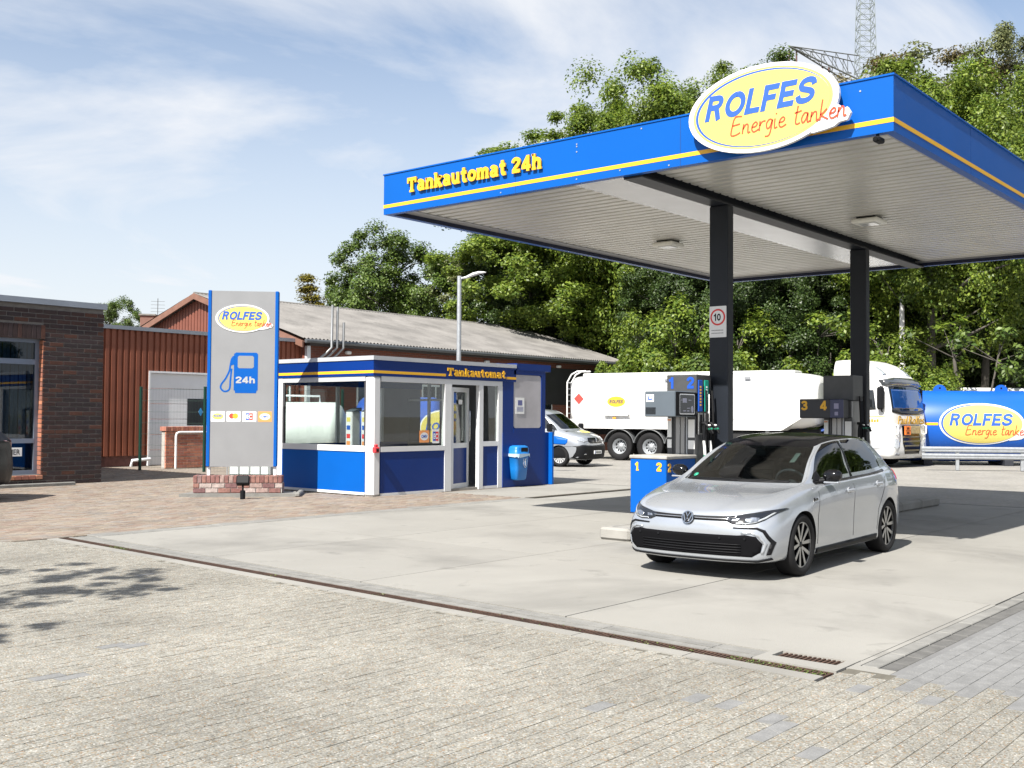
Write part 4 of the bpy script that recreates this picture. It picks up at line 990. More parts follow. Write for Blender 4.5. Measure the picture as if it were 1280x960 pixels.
# plinth: soldier course on two stretcher courses, painted-off bricks
PX, PY = at(-5.50, 21.8)
PL = thing('brick_plinth', 'low red brick plinth with weathered bricks carrying the tall grey sign', 'plinth', (PX, PY, 0), R(SRZ))
PLB = mat('plinth_brick', (.3, .15, .12), .85, var=.35, vscale=14, bump=.5, bscale=60, palette=[(.17, .075, .066), (.19, .09, .08), (.15, .075, .075), (.22, .11, .09), (.19, .12, .115), (.27, .19, .17), (.33, .27, .25)])
MORT = mat('mortar', (.36, .345, .32), .95, var=.2, vscale=12)
m = MB(); m.box((-.865, -.17, .07), (.865, .17, .405)); m.build('core', MORT, PL)
def brick(parent, a, b, M_, T=None, r=.006):
    m = MB(); m.rbox(a, b, r, 0, T); return m.build('brick', M_, parent)
for row in range(2):
    z = .072 + row * .098; x = -.875 - (.12 if row else 0)
    while x < .87:
        a = max(x, -.875); b = min(x + .235, .875)
        if b - a > .04:
            for y0, y1 in ((-.185, -.165), (.165, .185)):
                if y0 < 0: brick(PL, (a, y0 - random.uniform(0, .004), z), (b, -.10, z + .086), PLB)
        x += .247
for i in range(20):
    x = -.875 + i * .0875; brick(PL, (x, -.19 - random.uniform(0, .004), .268), (x + .078, .185, .412), PLB)
for row in range(2):
    for s_ in (-1, 1): brick(PL, (s_ * .872 - .012 - (0 if s_ > 0 else 0), -.08, .072 + row * .098), (s_ * .872 + .012, .16, .158 + row * .098), PLB)
# concrete footing slab in front of it
t = thing('footing_slab', 'low worn concrete slab under the brick plinth', 'slab', (PX, PY, 0), R(SRZ))
m = MB(); m.prism([(-1.12, -.33), (1.17, -.33), (1.10, .42), (-.92, .42)], 'z', 0, .062); m.build('slab', KERBM, t)
m = MB(); m.rbox((1.14, -.36, 0), (1.24, .62, .085), .02); m.build('edge_stone', KERBM, t)
# floodlight in front
fx, fy = at(-5.2, 20.9)
t = thing('floodlight', 'small black ground floodlight aimed up at the tall sign', 'floodlight', (fx, fy, 0), R(SRZ))
m = MB(); m.cyl((0, 0, 0), (0, 0, .17), .05, n=14); m.build('stand', BLACK, t)
m = MB(); m.tube([(0, 0, .16), (0, .0, .26)], .02, 8); m.build('bracket', BLACK, t)
m = MB(); T = Matrix.Translation((0, .02, .36)) @ Matrix.Rotation(R(-28), 4, 'X'); m.rbox((-.125, -.06, -.09), (.125, .07, .09), .02, 0, T); h_ = m.build('housing', BLACK, t)
m = MB(); m.box((-.11, .07, -.075), (.11, .074, .075), 0, T); m.build('lens', mat('lamp_lens', (.62, .63, .62), .15), t)

# ================================================================== brick office on the left
BRK = mat('office_brick', (0.0580, 0.0348, 0.0348), .8, var=.25, vscale=9, bump=.4, bscale=50,
          palette=[(0.0319, 0.0174, 0.0174), (0.0406, 0.0197, 0.0174), (0.0267, 0.0174, 0.0197), (0.0493, 0.0220, 0.0174), (0.0360, 0.0220, 0.0232), (0.0302, 0.0162, 0.0157), (0.0725, 0.0278, 0.0174), (0.0336, 0.0197, 0.0191), (0.0244, 0.0162, 0.0174)])
MORTG = mat('grey_mortar', (0.1392, 0.1305, 0.1218), .95, var=.2, vscale=10)
BY, BX1 = 24.0, 13.55
BO = thing('brick_office', 'dark brown brick office with flat roof and large dark window', 'building', (10.0, 28.0, 0))
WX = 12.07                                    # right edge of the window opening
WZ0, WZ1 = .24, 3.33
m = MB()
m.box((WX, BY + .012, -.05), (BX1 - .012, BY + .5, 4.12)); m.box((2.0, BY + .012, WZ1), (WX, BY + .5, 4.12)); m.box((2.0, BY + .012, -.05), (WX, BY + .5, WZ0))
m.box((2.0, BY + .5, -.05), (BX1 - .012, BY + 6.9, 4.05))
m.build('wall', MORTG, BO)
LX, LZ = .335, .106
cand = []
nz = int(4.12 / LZ)
for k in range(nz):
    z = k * LZ + .004
    x = BX1 - (LX / 2 if k % 2 else 0) 
    xs_ = []
    xr = BX1
    first = True
    while xr > 3.0:
        w_ = LX / 2 if (first and k % 2) else LX
        first = False
        a, b = xr - w_ + .020, xr
        xr -= w_
        if z + LZ > WZ0 and z < WZ1 + .33:
            if a < WX < b: a = WX
            elif b <= WX: 
                if z < WZ1: continue
                if z < WZ1 + .325: continue
        cand.append((a, b, z, z + LZ - .021))
cand.sort(key=lambda q: -q[0])
indiv = cand[:270]; others = cand[270:]
ub = MB(); ub.rbox((-.5, 0, -.5), (.5, 1, .5), .03); 
for a, b, z0, z1 in indiv:
    brick(BO, (a, BY - random.uniform(0, .004), z0), (b, BY + .1, z1), BRK, r=.005)
m = MB()
for a, b, z0, z1 in others: m.box((a, BY - random.uniform(0, .004), z0), (b, BY + .1, z1))
# side face towards the corrugated annex and bricks of the reveal
for k in range(nz):
    for i in range(20): 
        y = BY + .11 + i * LX - (LX / 2 if k % 2 else 0)
        m.box((BX1 - .1, max(y, BY + .105), k * LZ + .004), (BX1 + .0, y + LX - .012, k * LZ + LZ - .01))
tag(m.build('bricks', BRK, BO), kind='stuff')
rev = mat('sunlit_reveal_brick', (.3, .12, .07), .85, palette=[(.30, .11, .06), (.24, .09, .06), (.34, .14, .08), (.2, .085, .06)], var=.2, vscale=10)  # lighter orange brick; sunlight on the reveal put into the colour
for k in range(29):
    z = WZ0 + .004 + k * LZ
    brick(BO, (WX - .012, BY + .004, z), (WX + .05, BY + .17, z + LZ - .014), rev, r=.004)
for i in range(22):                            # soldier course over the window
    x1 = WX + .04 - i * .108; brick(BO, (x1 - .096, BY - .006 - random.uniform(0, .003), WZ1 + .005), (x1, BY + .12, WZ1 + .325), BRK, r=.005)
for i in range(16):
    x1 = WX + .02 - i * .16; brick(BO, (x1 - .148, BY - .05, WZ0 - .1), (x1, BY + .2, WZ0 - .012), mat('sill_brick', (.3, .12, .08), .8, palette=[(.30, .13, .08), (.36, .17, .1), (.26, .1, .07)], var=.2), r=.006)
m = MB(); m.box((1.9, BY - .06, 4.125), (BX1 + .05, BY + .3, 4.26)); m.box((BX1 - .3, BY + .3, 4.125), (BX1 + .05, BY + 6.9, 4.26)); m.build('parapet_trim', mat('parapet_metal', (.30, .33, .38), .35, metal=.5, var=.08), BO)
m = MB(); m.box((2.0, BY + .3, 4.06), (BX1 - .3, BY + 6.9, 4.12)); m.build('roof', mat('roof_felt', (.12, .12, .13), .9), BO)
# window: grey-blue aluminium frame
WF = mat('window_frame_grey', (.20, .24, .31), .35, metal=.45, var=.06)
FY0 = BY + .17
m = MB()
m.box((WX - .10, FY0, WZ0), (WX, FY0 + .09, WZ1)); m.box((3.0, FY0, WZ0), (WX - .10, FY0 + .09, WZ0 + .1)); m.box((3.0, FY0, WZ1 - .08), (WX - .10, FY0 + .09, WZ1)); m.box((3.0, FY0 - .003, .955), (WX - .10, FY0 + .09, 1.06)); m.box((3.0, FY0 - .003, 2.75), (WX - .10, FY0 + .09, 2.87)); m.box((9.9, FY0 - .006, WZ0), (10.0, FY0 + .09, WZ1))
wfr = m.build('window', WF, BO)
OG = glass('office_glass', (.42, .50, .56), .03, .22)
for z0, z1 in ((WZ0 + .1, .955), (1.06, 2.75), (2.87, WZ1 - .08)):
    m = MB(); m.box((10.0, FY0 + .04, z0), (WX - .10, FY0 + .05, z1)); m.build('pane', OG, wfr)
    m = MB(); m.box((3.0, FY0 + .04, z0), (9.9, FY0 + .05, z1)); m.build('pane', OG, wfr)
m = MB()
for i in range(30): m.box((WX - .2 - i * .095, FY0 + .16 + .02 * (i % 2), 1.0), (WX - .125 - i * .095, FY0 + .165 + .02 * (i % 2), WZ1 - .05))
m.build('vertical_blind', mat('blind', (.16, .22, .28), .7, var=.1), wfr)
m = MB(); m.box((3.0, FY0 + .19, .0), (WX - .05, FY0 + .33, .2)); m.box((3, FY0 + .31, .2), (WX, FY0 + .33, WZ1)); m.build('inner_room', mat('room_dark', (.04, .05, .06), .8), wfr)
m = MB(); m.rbox((9.3, BY - .55, -.02), (12.62, BY - .42, .075), .015); m.build('kerb', KERBM, BO)
m = MB(); m.box((9.3, BY - .42, -.02), (12.4, BY, .03)); m.build('planting_strip', mat('grey_gravel', (.3, .28, .25), .9, var=.3, vscale=30), BO)

# visitor parking sign
vx, vy = 11.05, BY - .30
t = thing('parking_sign', 'small white sign on a short post before the dark office window', 'sign', (vx, vy, 0))
m = MB(); m.cyl((vx + .02, vy + .03, 0), (vx + .02, vy + .03, .72), .05, n=12); m.build('post', ALU, t)
m = MB(); m.rbox((vx - .33, vy - .022, .68), (vx + .42, vy - .012, .87), .004); m.build('plate', WHITE, t)
m = MB(); text(m, 'BESUCHER', FY(vx + .045, vy - .0225, .775), w=.66, h=.12, bold=.01, depth=.001); m.build('lettering', BLACK, t)

# ================================================================== corrugated annex
RUSTY = mat('brown_sheet', (.215, .066, .034), .55, var=.16, vscale=1.3, metal=.1)
RUSTY2 = mat('gable_sheet', (.175, .06, .04), .55, var=.18, vscale=1.3, metal=.05)
AX = thing('corrugated_annex', 'low brown corrugated metal annex with white roller door', 'building', (20.0, 32.0, 0))
AYF = 30.7
def ribs(x0, x1, z0, z1, y, p=.21, d=.055, zfun=None):
    m = MB(); prof = []; x = x0
    while x < x1 - 1e-6:
        for a, b in ((0, 0), (.55 * p, 0), (.66 * p, d), (.89 * p, d)):
            if x + a < x1: prof.append((x + a, y + b))
        x += p
    prof.append((x1, y))
    n_ = len(prof); top = [(a, b, zfun(a) if zfun else z1) for a, b in prof]
    m.add([(a, b, z0) for a, b in prof] + top, [(i, i + 1, n_ + i + 1, n_ + i) for i in range(n_ - 1)])
    return m
DX0, DX1, DZ = 18.95, 21.6, 2.95
m = ribs(13.2, DX0 - .05, .33, 4.26, AYF); m.build('siding', RUSTY, AX)
m = ribs(DX0 - .05, 25.0, DZ + .04, 4.26, AYF); m.build('siding', RUSTY, AX)
m = ribs(DX1 + .05, 25.0, .33, DZ + .04, AYF); m.build('siding', RUSTY, AX)
m = MB(); m.box((13.2, AYF + .075, 0), (DX0, AYF + .4, 4.2)); m.box((DX1, AYF + .075, 0), (25, AYF + .4, 4.2)); m.box((DX0, AYF + .075, DZ), (DX1, AYF + .4, 4.2)); m.build('wall', mat('annex_brick', (.13, .055, .045), .85, var=.3, vscale=8), AX)
m = MB(); m.box((13.2, AYF + .4, 4.1), (25, AYF + 8, 4.2)); m.build('roof', mat('roof_felt', (.12, .12, .13), .9), AX)
m = MB(); m.box((13.1, AYF - .06, 4.26), (25.0, AYF + .4, 4.38)); m.build('roof_trim', mat('parapet_metal', (.42, .46, .52), .35), AX)
RW = mat('roller_door_white', (.70, .71, .72), .45, var=.05)
m = MB(); m.box((DX0 - .06, AYF - .02, 0), (DX0 + .0, AYF + .2, DZ + .06)); m.box((DX1, AYF - .02, 0), (DX1 + .06, AYF + .2, DZ + .06)); m.box((DX0, AYF - .02, DZ), (DX1, AYF + .2, DZ + .06)); m.build('door_frame', RW, AX)
dr = MB()
for k in range(6): 
    z = k * DZ / 6; dr.rbox((DX0, AYF + .06, z + .005), (DX1, AYF + .12, z + DZ / 6 - .005), .012)
dr = dr.build('roller_door', RW, AX)
m = MB(); m.box((20.35, AYF + .045, 1.28), (21.35, AYF + .06, 2.15)); m.build('door_window', SCREEN, dr)
m = MB(); m.prism([(-.09, 0), (0, .14), (.09, 0), (0, -.14)], 'z', 0, .003, 0, FY(20.85, AYF + .042, 1.72)); m.box((20.76, AYF + .04, 1.70), (20.94, AYF + .0395, 1.74), 1); m.build('blue_emblem', [mat('emblem_blue', (.03, .25, .55), .4), WHITE], dr)
m = MB(); m.tube([(18.3, AYF - .05, .0), (18.3, AYF - .1, .18), (18.9, AYF - .15, .22)], .05, 8); m.build('drain_pipe', ALU, AX)

# low brick wall with a white tube rail
LWB = mat('lw_brick', (.35, .13, .08), .85, var=.2, vscale=10, palette=[(.36, .13, .08), (.41, .165, .10), (.31, .11, .075), (.44, .19, .12), (.34, .14, .10)])
LW = thing('low_brick_wall', 'short orange red brick wall with brick capping by the fence', 'wall', (18.9, 28.9, 0))
WY = 28.75
m = MB(); m.box((18.31, WY + .008, 0), (20.2, WY + .24, 1.12)); m.build('core', MORT, LW)
for k in range(13):
    x = 18.3 - (.125 if k % 2 else 0)
    while x < 20.2:
        a = max(18.3, x); b = min(x + .24, 20.2)
        if b - a > .03: brick(LW, (a, WY - random.uniform(0, .003), k * .086 + .004), (b, WY + .06, k * .086 + .08), LWB, r=.004)
        x += .25
for i in range(22): 
    x = 18.27 + i * .0885; brick(LW, (x, WY - .04, 1.125), (x + .08, WY + .28, 1.26), LWB, r=.005)
t = thing('tube_rail', 'white bent tube rail standing before the short brick wall', 'rail', (19, 28.6, 0))
m = MB(); m.tube([(18.55, 28.6, 0), (18.55, 28.6, .98), (18.58, 28.6, 1.06), (18.66, 28.6, 1.09), (20.1, 28.6, 1.09), (20.18, 28.6, 1.06), (20.2, 28.6, .98), (20.2, 28.6, 0)], .035, 10); m.build('tube', WHITE, t)

# green mesh fence
FG = mat('fence_green', (.005, .038, .026), .45, var=.1)
FN = thing('mesh_fence', 'dark green wire mesh fence panels between green posts', 'fence', (17.2, 28.3, 0))
P0 = V((17.18, 28.31, 0)); dv_ = V((.30, -.954, 0)).normalized()
p1 = at(-8.75, 30.7); P1 = V((p1[0], p1[1], 0)); dv_ = (P1 - P0).normalized()
P2 = V((19.3, 24.2, 0)); P3 = V((21.9, 24.9, 0))
posts = [P0, P1, P2, P3]
for p in posts:
    m = MB(); m.rbox((p.x - .035, p.y - .035, 0), (p.x + .035, p.y + .035, 2.43), .006); m.build('post', FG, FN)
for a, b in zip(posts, posts[1:]):
    m = MB(); d = b - a; n_ = int(d.length / .10)
    for i in range(1, n_):
        q = a + d * (i / n_); m.cyl(q + V((0, 0, .04)), q + V((0, 0, 2.40)), (.0012), n=3, caps=False)
    for k in range(8):
        z = .1 + k * .32
        m.cyl(a + V((0, 0, z)), b + V((0, 0, z)), .0045, n=4, caps=False)
    m.build('mesh_panel', FG, FN)
tag(FN, None)

# ================================================================== long warehouse
WH = thing('long_warehouse', 'long brick warehouse with grey corrugated roof and brown gable', 'building', (35, 37, 0))
GX, WYF, EX, EZ, RY, RZ, YB = 25.0, 30.5, 45.0, 4.45, 37.0, 6.42, 43.7
ETR = mat('fibre_cement', (.165, .157, .148), .85, stain=.25, sscale=.9, var=.30, vscale=.8, detail=8, bump=.3, bscale=8)
WBR, t_, out_ = _nodes('warehouse_brick')
g_ = t_.nodes.new('ShaderNodeNewGeometry'); mp_ = t_.nodes.new('ShaderNodeMapping'); mp_.inputs['Rotation'].default_value = (R(90), 0, 0); t_.links.new(g_.outputs['Position'], mp_.inputs[0])
bt_ = t_.nodes.new('ShaderNodeTexBrick'); t_.links.new(mp_.outputs[0], bt_.inputs[0]); bt_.inputs['Scale'].default_value = 1.0; bt_.inputs['Brick Width'].default_value = .25; bt_.inputs['Row Height'].default_value = .083; bt_.inputs['Mortar Size'].default_value = .006
bt_.inputs['Color1'].default_value = (.20, .06, .035, 1); bt_.inputs['Color2'].default_value = (.15, .05, .035, 1); bt_.inputs['Mortar'].default_value = (.17, .13, .11, 1)
b_ = t_.nodes.new('ShaderNodeBsdfPrincipled'); b_.inputs['Roughness'].default_value = .85; t_.links.new(bt_.outputs[0], b_.inputs['Base Color']); t_.links.new(b_.outputs[0], out_.inputs[0])
m = MB(); m.box((GX + .1, WYF, 0), (EX - .1, WYF + .3, EZ - .1)); m.box((EX - .4, WYF + .3, 0), (EX - .1, YB, EZ - .1)); m.build('wall', WBR, WH)
for x in (27.5, 31.0, 34.5, 38.0, 41.5):
    m = MB(); m.box((x, WYF - .02, 1.3), (x + 1.6, WYF + .05, 2.9)); wf_ = m.build('window', WHITE, WH)
    for q in range(2): 
        m = MB(); m.box((x + .08 + q * .76, WYF - .026, 1.38), (x + .76 + q * .76, WYF - .02, 2.82)); m.build('pane', SCREEN, wf_)
m = MB(); m.box((32.2, WYF - .03, 2.2), (44, WYF - .003, 3.9)); m.build('dark_band', mat('dark_cladding', (.03, .03, .032), .6), WH)
# gable with vertical sheets
def gz(y): return EZ - .12 + (RZ - EZ) * (1 - abs(y - RY) / (RY - WYF))
m = MB(); p = .21; prof = []; y = WYF
while y < YB:
    for a, b in ((0, 0), (.55 * p, 0), (.66 * p, .05), (.89 * p, .05)): prof.append((GX + b, y + a))
    y += p
n_ = len(prof); m.add([(a, b, .0) for a, b in prof] + [(a, b, gz(b)) for a, b in prof], [(i, i + 1, n_ + i + 1, n_ + i) for i in range(n_ - 1)])
m.build('gable_siding', RUSTY2, WH)
BARG = mat('bargeboard', (.17, .085, .06), .6, var=.2, vscale=3)
for ya, yb in ((WYF - .25, RY), (YB + .25, RY)):
    m = MB(); za = EZ - .12 + (RZ - EZ) * (-.25 / (RY - WYF)); zb_ = RZ
    q = [(ya, za - .2), (yb, zb_ - .2), (yb, zb_ + .03), (ya, za + .03)]
    m.prism(q, 'x', GX - .32, GX - .26); m.build('bargeboard', BARG, WH)
    m = MB(); m.prism([(ya, za - .02), (yb, zb_ - .02), (yb, zb_ + .012), (ya, za + .012)], 'x', GX - .26, GX); m.build('soffit_board', BARG, WH)
# corrugated roof
def slope(ya, za, yb, zb_, name):
    m = MB(); xs_ = np.arange(GX - .30, EX + .3, .0443); rows = 9
    vs = []; nx = len(xs_)
    for r_ in range(rows):
        f_ = r_ / (rows - 1); y = ya + (yb - ya) * f_; z = za + (zb_ - za) * f_
        for k, x in enumerate(xs_): vs.append((float(x), y, z + .028 * math.sin(2 * math.pi * k / 4) + .03 + (.012 if r_ % 2 else 0)))
    m.add(vs, [(r_ * nx + k, r_ * nx + k + 1, (r_ + 1) * nx + k + 1, (r_ + 1) * nx + k) for r_ in range(rows - 1) for k in range(nx - 1)], 0, True)
    return m.build(name, ETR, WH)
k_ = (RZ - EZ) / (RY - WYF)
slope(WYF - .30, EZ - .30 * k_, RY, RZ, 'roof'); slope(YB + .30, EZ - .30 * k_, RY, RZ, 'roof')
m = MB(); m.cyl((GX - .30, RY, RZ + .02), (EX + .3, RY, RZ + .02), .07, n=8); m.build('ridge_cap', ETR, WH)
m = MB(); zg = EZ - .30 * k_ - .07
m.tube([(GX - .25, WYF - .36, zg), (EX + .3, WYF - .36, zg - .02)], .075, 8); m.build('gutter', mat('gutter_zinc', (.13, .14, .15), .45, metal=.5), WH)
m = MB(); m.box((GX, WYF - .3, EZ - .30), (EX, WYF, EZ - .22)); m.build('eaves_board', mat('eaves_dark', (.05, .04, .038), .7), WH)
m = MB(); m.box((GX - .02, WYF - .16, 2.0), (GX + .14, WYF - .03, EZ - .32)); m.build('down_pipe', ALU, WH)
for x, h in ((25.85, 1.35), (26.1, 1.30), (26.4, .75)):
    m = MB(); m.tube([(x - .5, WYF - .12, 3.55), (x - .2, WYF - .35, 3.85), (x, WYF - .48, 4.1), (x, WYF - .5, 4.3 + h)], .045, 8); m.build('vent_pipe', mat('vent_metal', (.30, .31, .32), .5, metal=.5), WH)
for x in (27.0, 34.9, 40.0):
    m = MB(); m.rbox((x - .12, WYF - .16, 3.92), (x + .12, WYF, 4.04), .03); m.build('wall_lamp', WHITE, WH)

# house with chimney far left
hx, hy = at(-19.0, 56)
t = thing('distant_house', 'distant house showing an orange roof ridge and brick chimney', 'house', (hx, hy, 0), R(-40))
m = MB(); m.box((-5, -3, 0), (5, 3, 3.6)); m.build('wall', mat('house_wall', (.4, .2, .14), .8), t)
m = MB(); m.prism([(-3.4, 3.5), (3.4, 3.5), (0, 6.1)], 'x', -5.3, 5.3); m.build('roof', mat('orange_tiles', (.42, .14, .06), .7, var=.2), t)
m = MB(); m.rbox((-.35, -.3, 5.3), (.35, .3, 6.75), .03); ch = m.build('chimney', mat('chimney_brick', (.17, .09, .07), .8), t)
m = MB(); m.box((-.42, -.37, 6.75), (.42, .37, 6.83)); m.build('cap', KERBM, ch)
m = MB(); m.cyl((.45, .2, 5.6), (.45, .2, 7.7), .018, n=6)
for k in range(4): m.cyl((.1, .2, 7.0 + .18 * k), (.8, .2, 7.0 + .18 * k), .010, n=4)
m.build('aerial', mat('aerial_dark', (.06, .06, .06), .5), t)

# street lamp behind the kiosk
lx, ly = at(-1.44, 29.0)
t = thing('street_lamp', 'slim grey lamp post with white leaf shaped head behind the kiosk', 'street lamp', (lx, ly, 0), R(-50))
m = MB(); m.cyl((0, 0, 0), (0, 0, 1.2), .085, .085, 14); m.cyl((0, 0, 1.2), (0, 0, 5.42), .068, .058, 14); m.build('pole', GALV, t)
m = MB(); m.tube([(0, 0, 5.28), (.06, 0, 5.36), (.14, 0, 5.38)], .03, 8); m.build('arm', GALV, t)
m = MB(); pr = [(.10, 5.36, .05, .03), (.2, 5.38, .11, .05), (.36, 5.45, .13, .065), (.52, 5.50, .11, .055), (.66, 5.52, .06, .03), (.72, 5.525, .01, .01)]
vs = []; nn = 12
for x, z, hw, hh in pr:
    for k in range(nn): a = 2 * math.pi * k / nn; vs.append((x, hw * math.cos(a), z + hh * math.sin(a) * (1 if math.sin(a) > 0 else .5)))
m.add(vs, [(i * nn + k, i * nn + (k + 1) % nn, (i + 1) * nn + (k + 1) % nn, (i + 1) * nn + k) for i in range(len(pr) - 1) for k in range(nn)], 0, True); m.build('lamp_head', WHITE, t)

# storage tanks behind the kiosk
def tank(name, label, cx, d0, x0, x1, zc, r, M_, dome=.35, rz=R(-50.27)):
    o = at(cx, d0)
    t = thing(name, label, 'tank', (o[0], o[1], 0), rz)
    prof = [(0, x0 - dome)] + [(r * math.sin(R(a)), x0 - dome * math.cos(R(a))) for a in (20, 40, 60, 78)] + [(r, x0), (r, (x0 + x1) / 2), (r, x1)] + [(r * math.cos(R(a)), x1 + dome * math.sin(R(a))) for a in (12, 30, 50, 70)] + [(0, x1 + dome)]
    m = MB(); m.lathe(prof, (0, 0, zc), (1, 0, 0), 32); m.build('shell', M_, t)
    m = MB()
    for x in (x0 + .3, x1 - .4): m.box((x, -r * .7, 0), (x + .2, r * .7, zc - r * .6))
    m.build('saddle', GALV, t)
    return t
t = tank('white_tank', 'white storage tank with pipework seen through the kiosk window', -5.7, 28.6, -1.6, 1.0, 1.18, .80, mat('tank_white', (.70, .73, .71), .4, var=.08))
m = MB(); m.tube([(-1.4, 0, 2.0), (-1.4, 0, 2.16), (.6, 0, 2.14), (.6, 0, 1.95)], .03, 6); m.tube([(-.2, 0, 2.0), (-.2, 0, 2.4)], .03, 6); m.lathe([(0, 0), (.28, 0), (.28, .25), (0, .25)], (-.9, 0, 1.97), (0, 0, 1), 16); m.build('pipework', ALU, t)
t = tank('blue_tank', 'blue storage tank with yellow oval seen through the kiosk window', -2.9, 30.3, -1.2, .7, 1.30, .86, mat('tank_blue', (.02, .07, .33), .35, var=.06))
m = MB(); F = frame((1.0, -.885, 1.3), (1, 0, 0), (0, 0, 1)); m.prism(ellipse(.62, .5, 36), 'z', 0, .01, 0, F); m.prism(ellipse(.58, .46, 36), 'z', .01, .014, 1, F); text(m, 'ROLFES', F @ Matrix.Translation((0, .05, .015)), w=.9, h=.22, bold=.03, shear=.2, depth=.002, mi=2); m.build('emblem', [WHITE, LEMON, INK], t)
m = MB(); m.box((-1.2, -.868, 1.28), (.38, -.855, 1.32)); m.build('stripe', YEL, t)
o = at(-6.35, 26.6)
t = thing('caged_container', 'white plastic liquid container in a metal cage behind the sign', 'container', (o[0], o[1], 0), R(-50))
m = MB(); m.rbox((-.5, -.5, .15), (.5, .5, 1.1), .05); m.build('container', mat('hdpe', (.62, .68, .66), .4), t)
m = MB()
for k in range(5):
    x = -.52 + k * .26
    for y in (-.53, .53): m.cyl((x, y, .13), (x, y, 1.15), .012, n=5); m.cyl((y, x, .13), (y, x, 1.15), .012, n=5)
for z in (.15, .48, .81, 1.14):
    for y in (-.53, .53): m.cyl((-.53, y, z), (.53, y, z), .012, n=5); m.cyl((y, -.53, z), (y, .53, z), .012, n=5)
m.build('cage', GALV, t)
m = MB(); m.box((-.55, -.55, 0), (.55, .55, .12)); m.build('pallet', mat('pallet_green', (.02, .12, .09), .6), t)
o = at(-5.0, 25.4)

# ================================================================== vehicles
CARGLASS = glass('car_glass', (.30, .36, .36), .045, .45)
PRIVACY = glass('privacy_glass', (.03, .035, .035), .06, .5)
DARKGLASS = mat('dark_glass', (.012, .014, .016), .03, var=.05, coat=1)
def paint(name, col, metal=.35, rough=.28): return mat(name, col, rough, metal=metal, var=.03, coat=1.0)
GLOSSB = mat('gloss_black', (.005, .005, .006), .12, var=.05, spec=.4)
INTER = mat('interior_grey', (.05, .052, .055), .7, var=.15)
LAMPG = mat('lamp_glass', (.10, .12, .15), .05, var=.2, metal=.3, coat=1)

def net_eval(table, ks, kt):
    """bicubic surface through a control net table[level][station] -> (x, |y|, z)"""
    nl, nsn = len(table), len(table[0])
    rows = [catmull([tuple(p) for p in lv], ks) for lv in table]
    n = len(rows[0]); cols = []
    for i in range(n): cols.append(catmull([r_[i] for r_ in rows], kt))
    return cols                                     # cols[i along][k level]
def car_shell(name, table, ks, kt, mfun, wheels, R_arch, arch_in, zc):
    cols = net_eval(table, ks, kt); n = len(cols); nl = len(cols[0])
    bm = bmesh.new(); grid = {}
    for side in (1, -1):
        for i in range(n):
            for k in range(nl):
                x, y, z = cols[i][k]; y = max(0, y)
                grid[side, i, k] = bm.verts.new((x, side * y, z))
        bot = [bm.verts.new((cols[i][0][0], 0, cols[i][0][2])) for i in range(n)]
        for i in range(n - 1):
            for k in range(nl - 1):
                q = [grid[side, i, k], grid[side, i + 1, k], grid[side, i + 1, k + 1], grid[side, i, k + 1]]
                f = bm.faces.new(q if side > 0 else q[::-1]); f.smooth = True
                f.material_index = mfun((i + .5) / ks, (k + .5) / kt)
            q = [bot[i], bot[i + 1], grid[side, i + 1, 0], grid[side, i, 0]]
            f = bm.faces.new(q if side > 0 else q[::-1]); f.material_index = 6
    bmesh.ops.remove_doubles(bm, verts=bm.verts[:], dist=.0006)
    bad = [f for f in bm.faces if f.calc_area() < 1e-9]
    if bad: bmesh.ops.delete(bm, geom=bad, context='FACES')
    bmesh.ops.recalc_face_normals(bm, faces=bm.faces[:])
    me = bpy.data.meshes.new('shell'); bm.to_mesh(me); bm.free()
    for k in range(8): me.materials.append(BLACK)
    ob = bpy.data.objects.new('shell', me); COL.objects.link(ob)
    cm = MB()
    for wx in wheels:
        for s_ in (1, -1): cm.cyl((wx, s_ * arch_in, zc), (wx, s_ * 1.4, zc), R_arch, n=40, mi=6)
    cme = cm.mesh('cutter', [BLACK] * 8); co = bpy.data.objects.new('cutter', cme); COL.objects.link(co)
    md = ob.modifiers.new('b', 'BOOLEAN'); md.operation = 'DIFFERENCE'; md.object = co; md.solver = 'EXACT'; md.material_mode = 'INDEX'
    dg = bpy.context.evaluated_depsgraph_get(); dg.update()
    ev = bpy.data.meshes.new_from_object(ob.evaluated_get(dg))
    for o in (ob, co): bpy.data.objects.remove(o)
    return ev
def split(ev, idx_list, name, M_, parent, push=0.0):
    bm = bmesh.new(); bm.from_mesh(ev)
    bmesh.ops.delete(bm, geom=[f for f in bm.faces if f.material_index not in idx_list], context='FACES')
    if push:
        for v_ in bm.verts: v_.co -= v_.normal * push
    for f in bm.faces: f.material_index = 0
    me = bpy.data.meshes.new(name); bm.to_mesh(me); bm.free()
    me.materials.clear(); me.materials.append(M_)
    return link(name, me, parent)
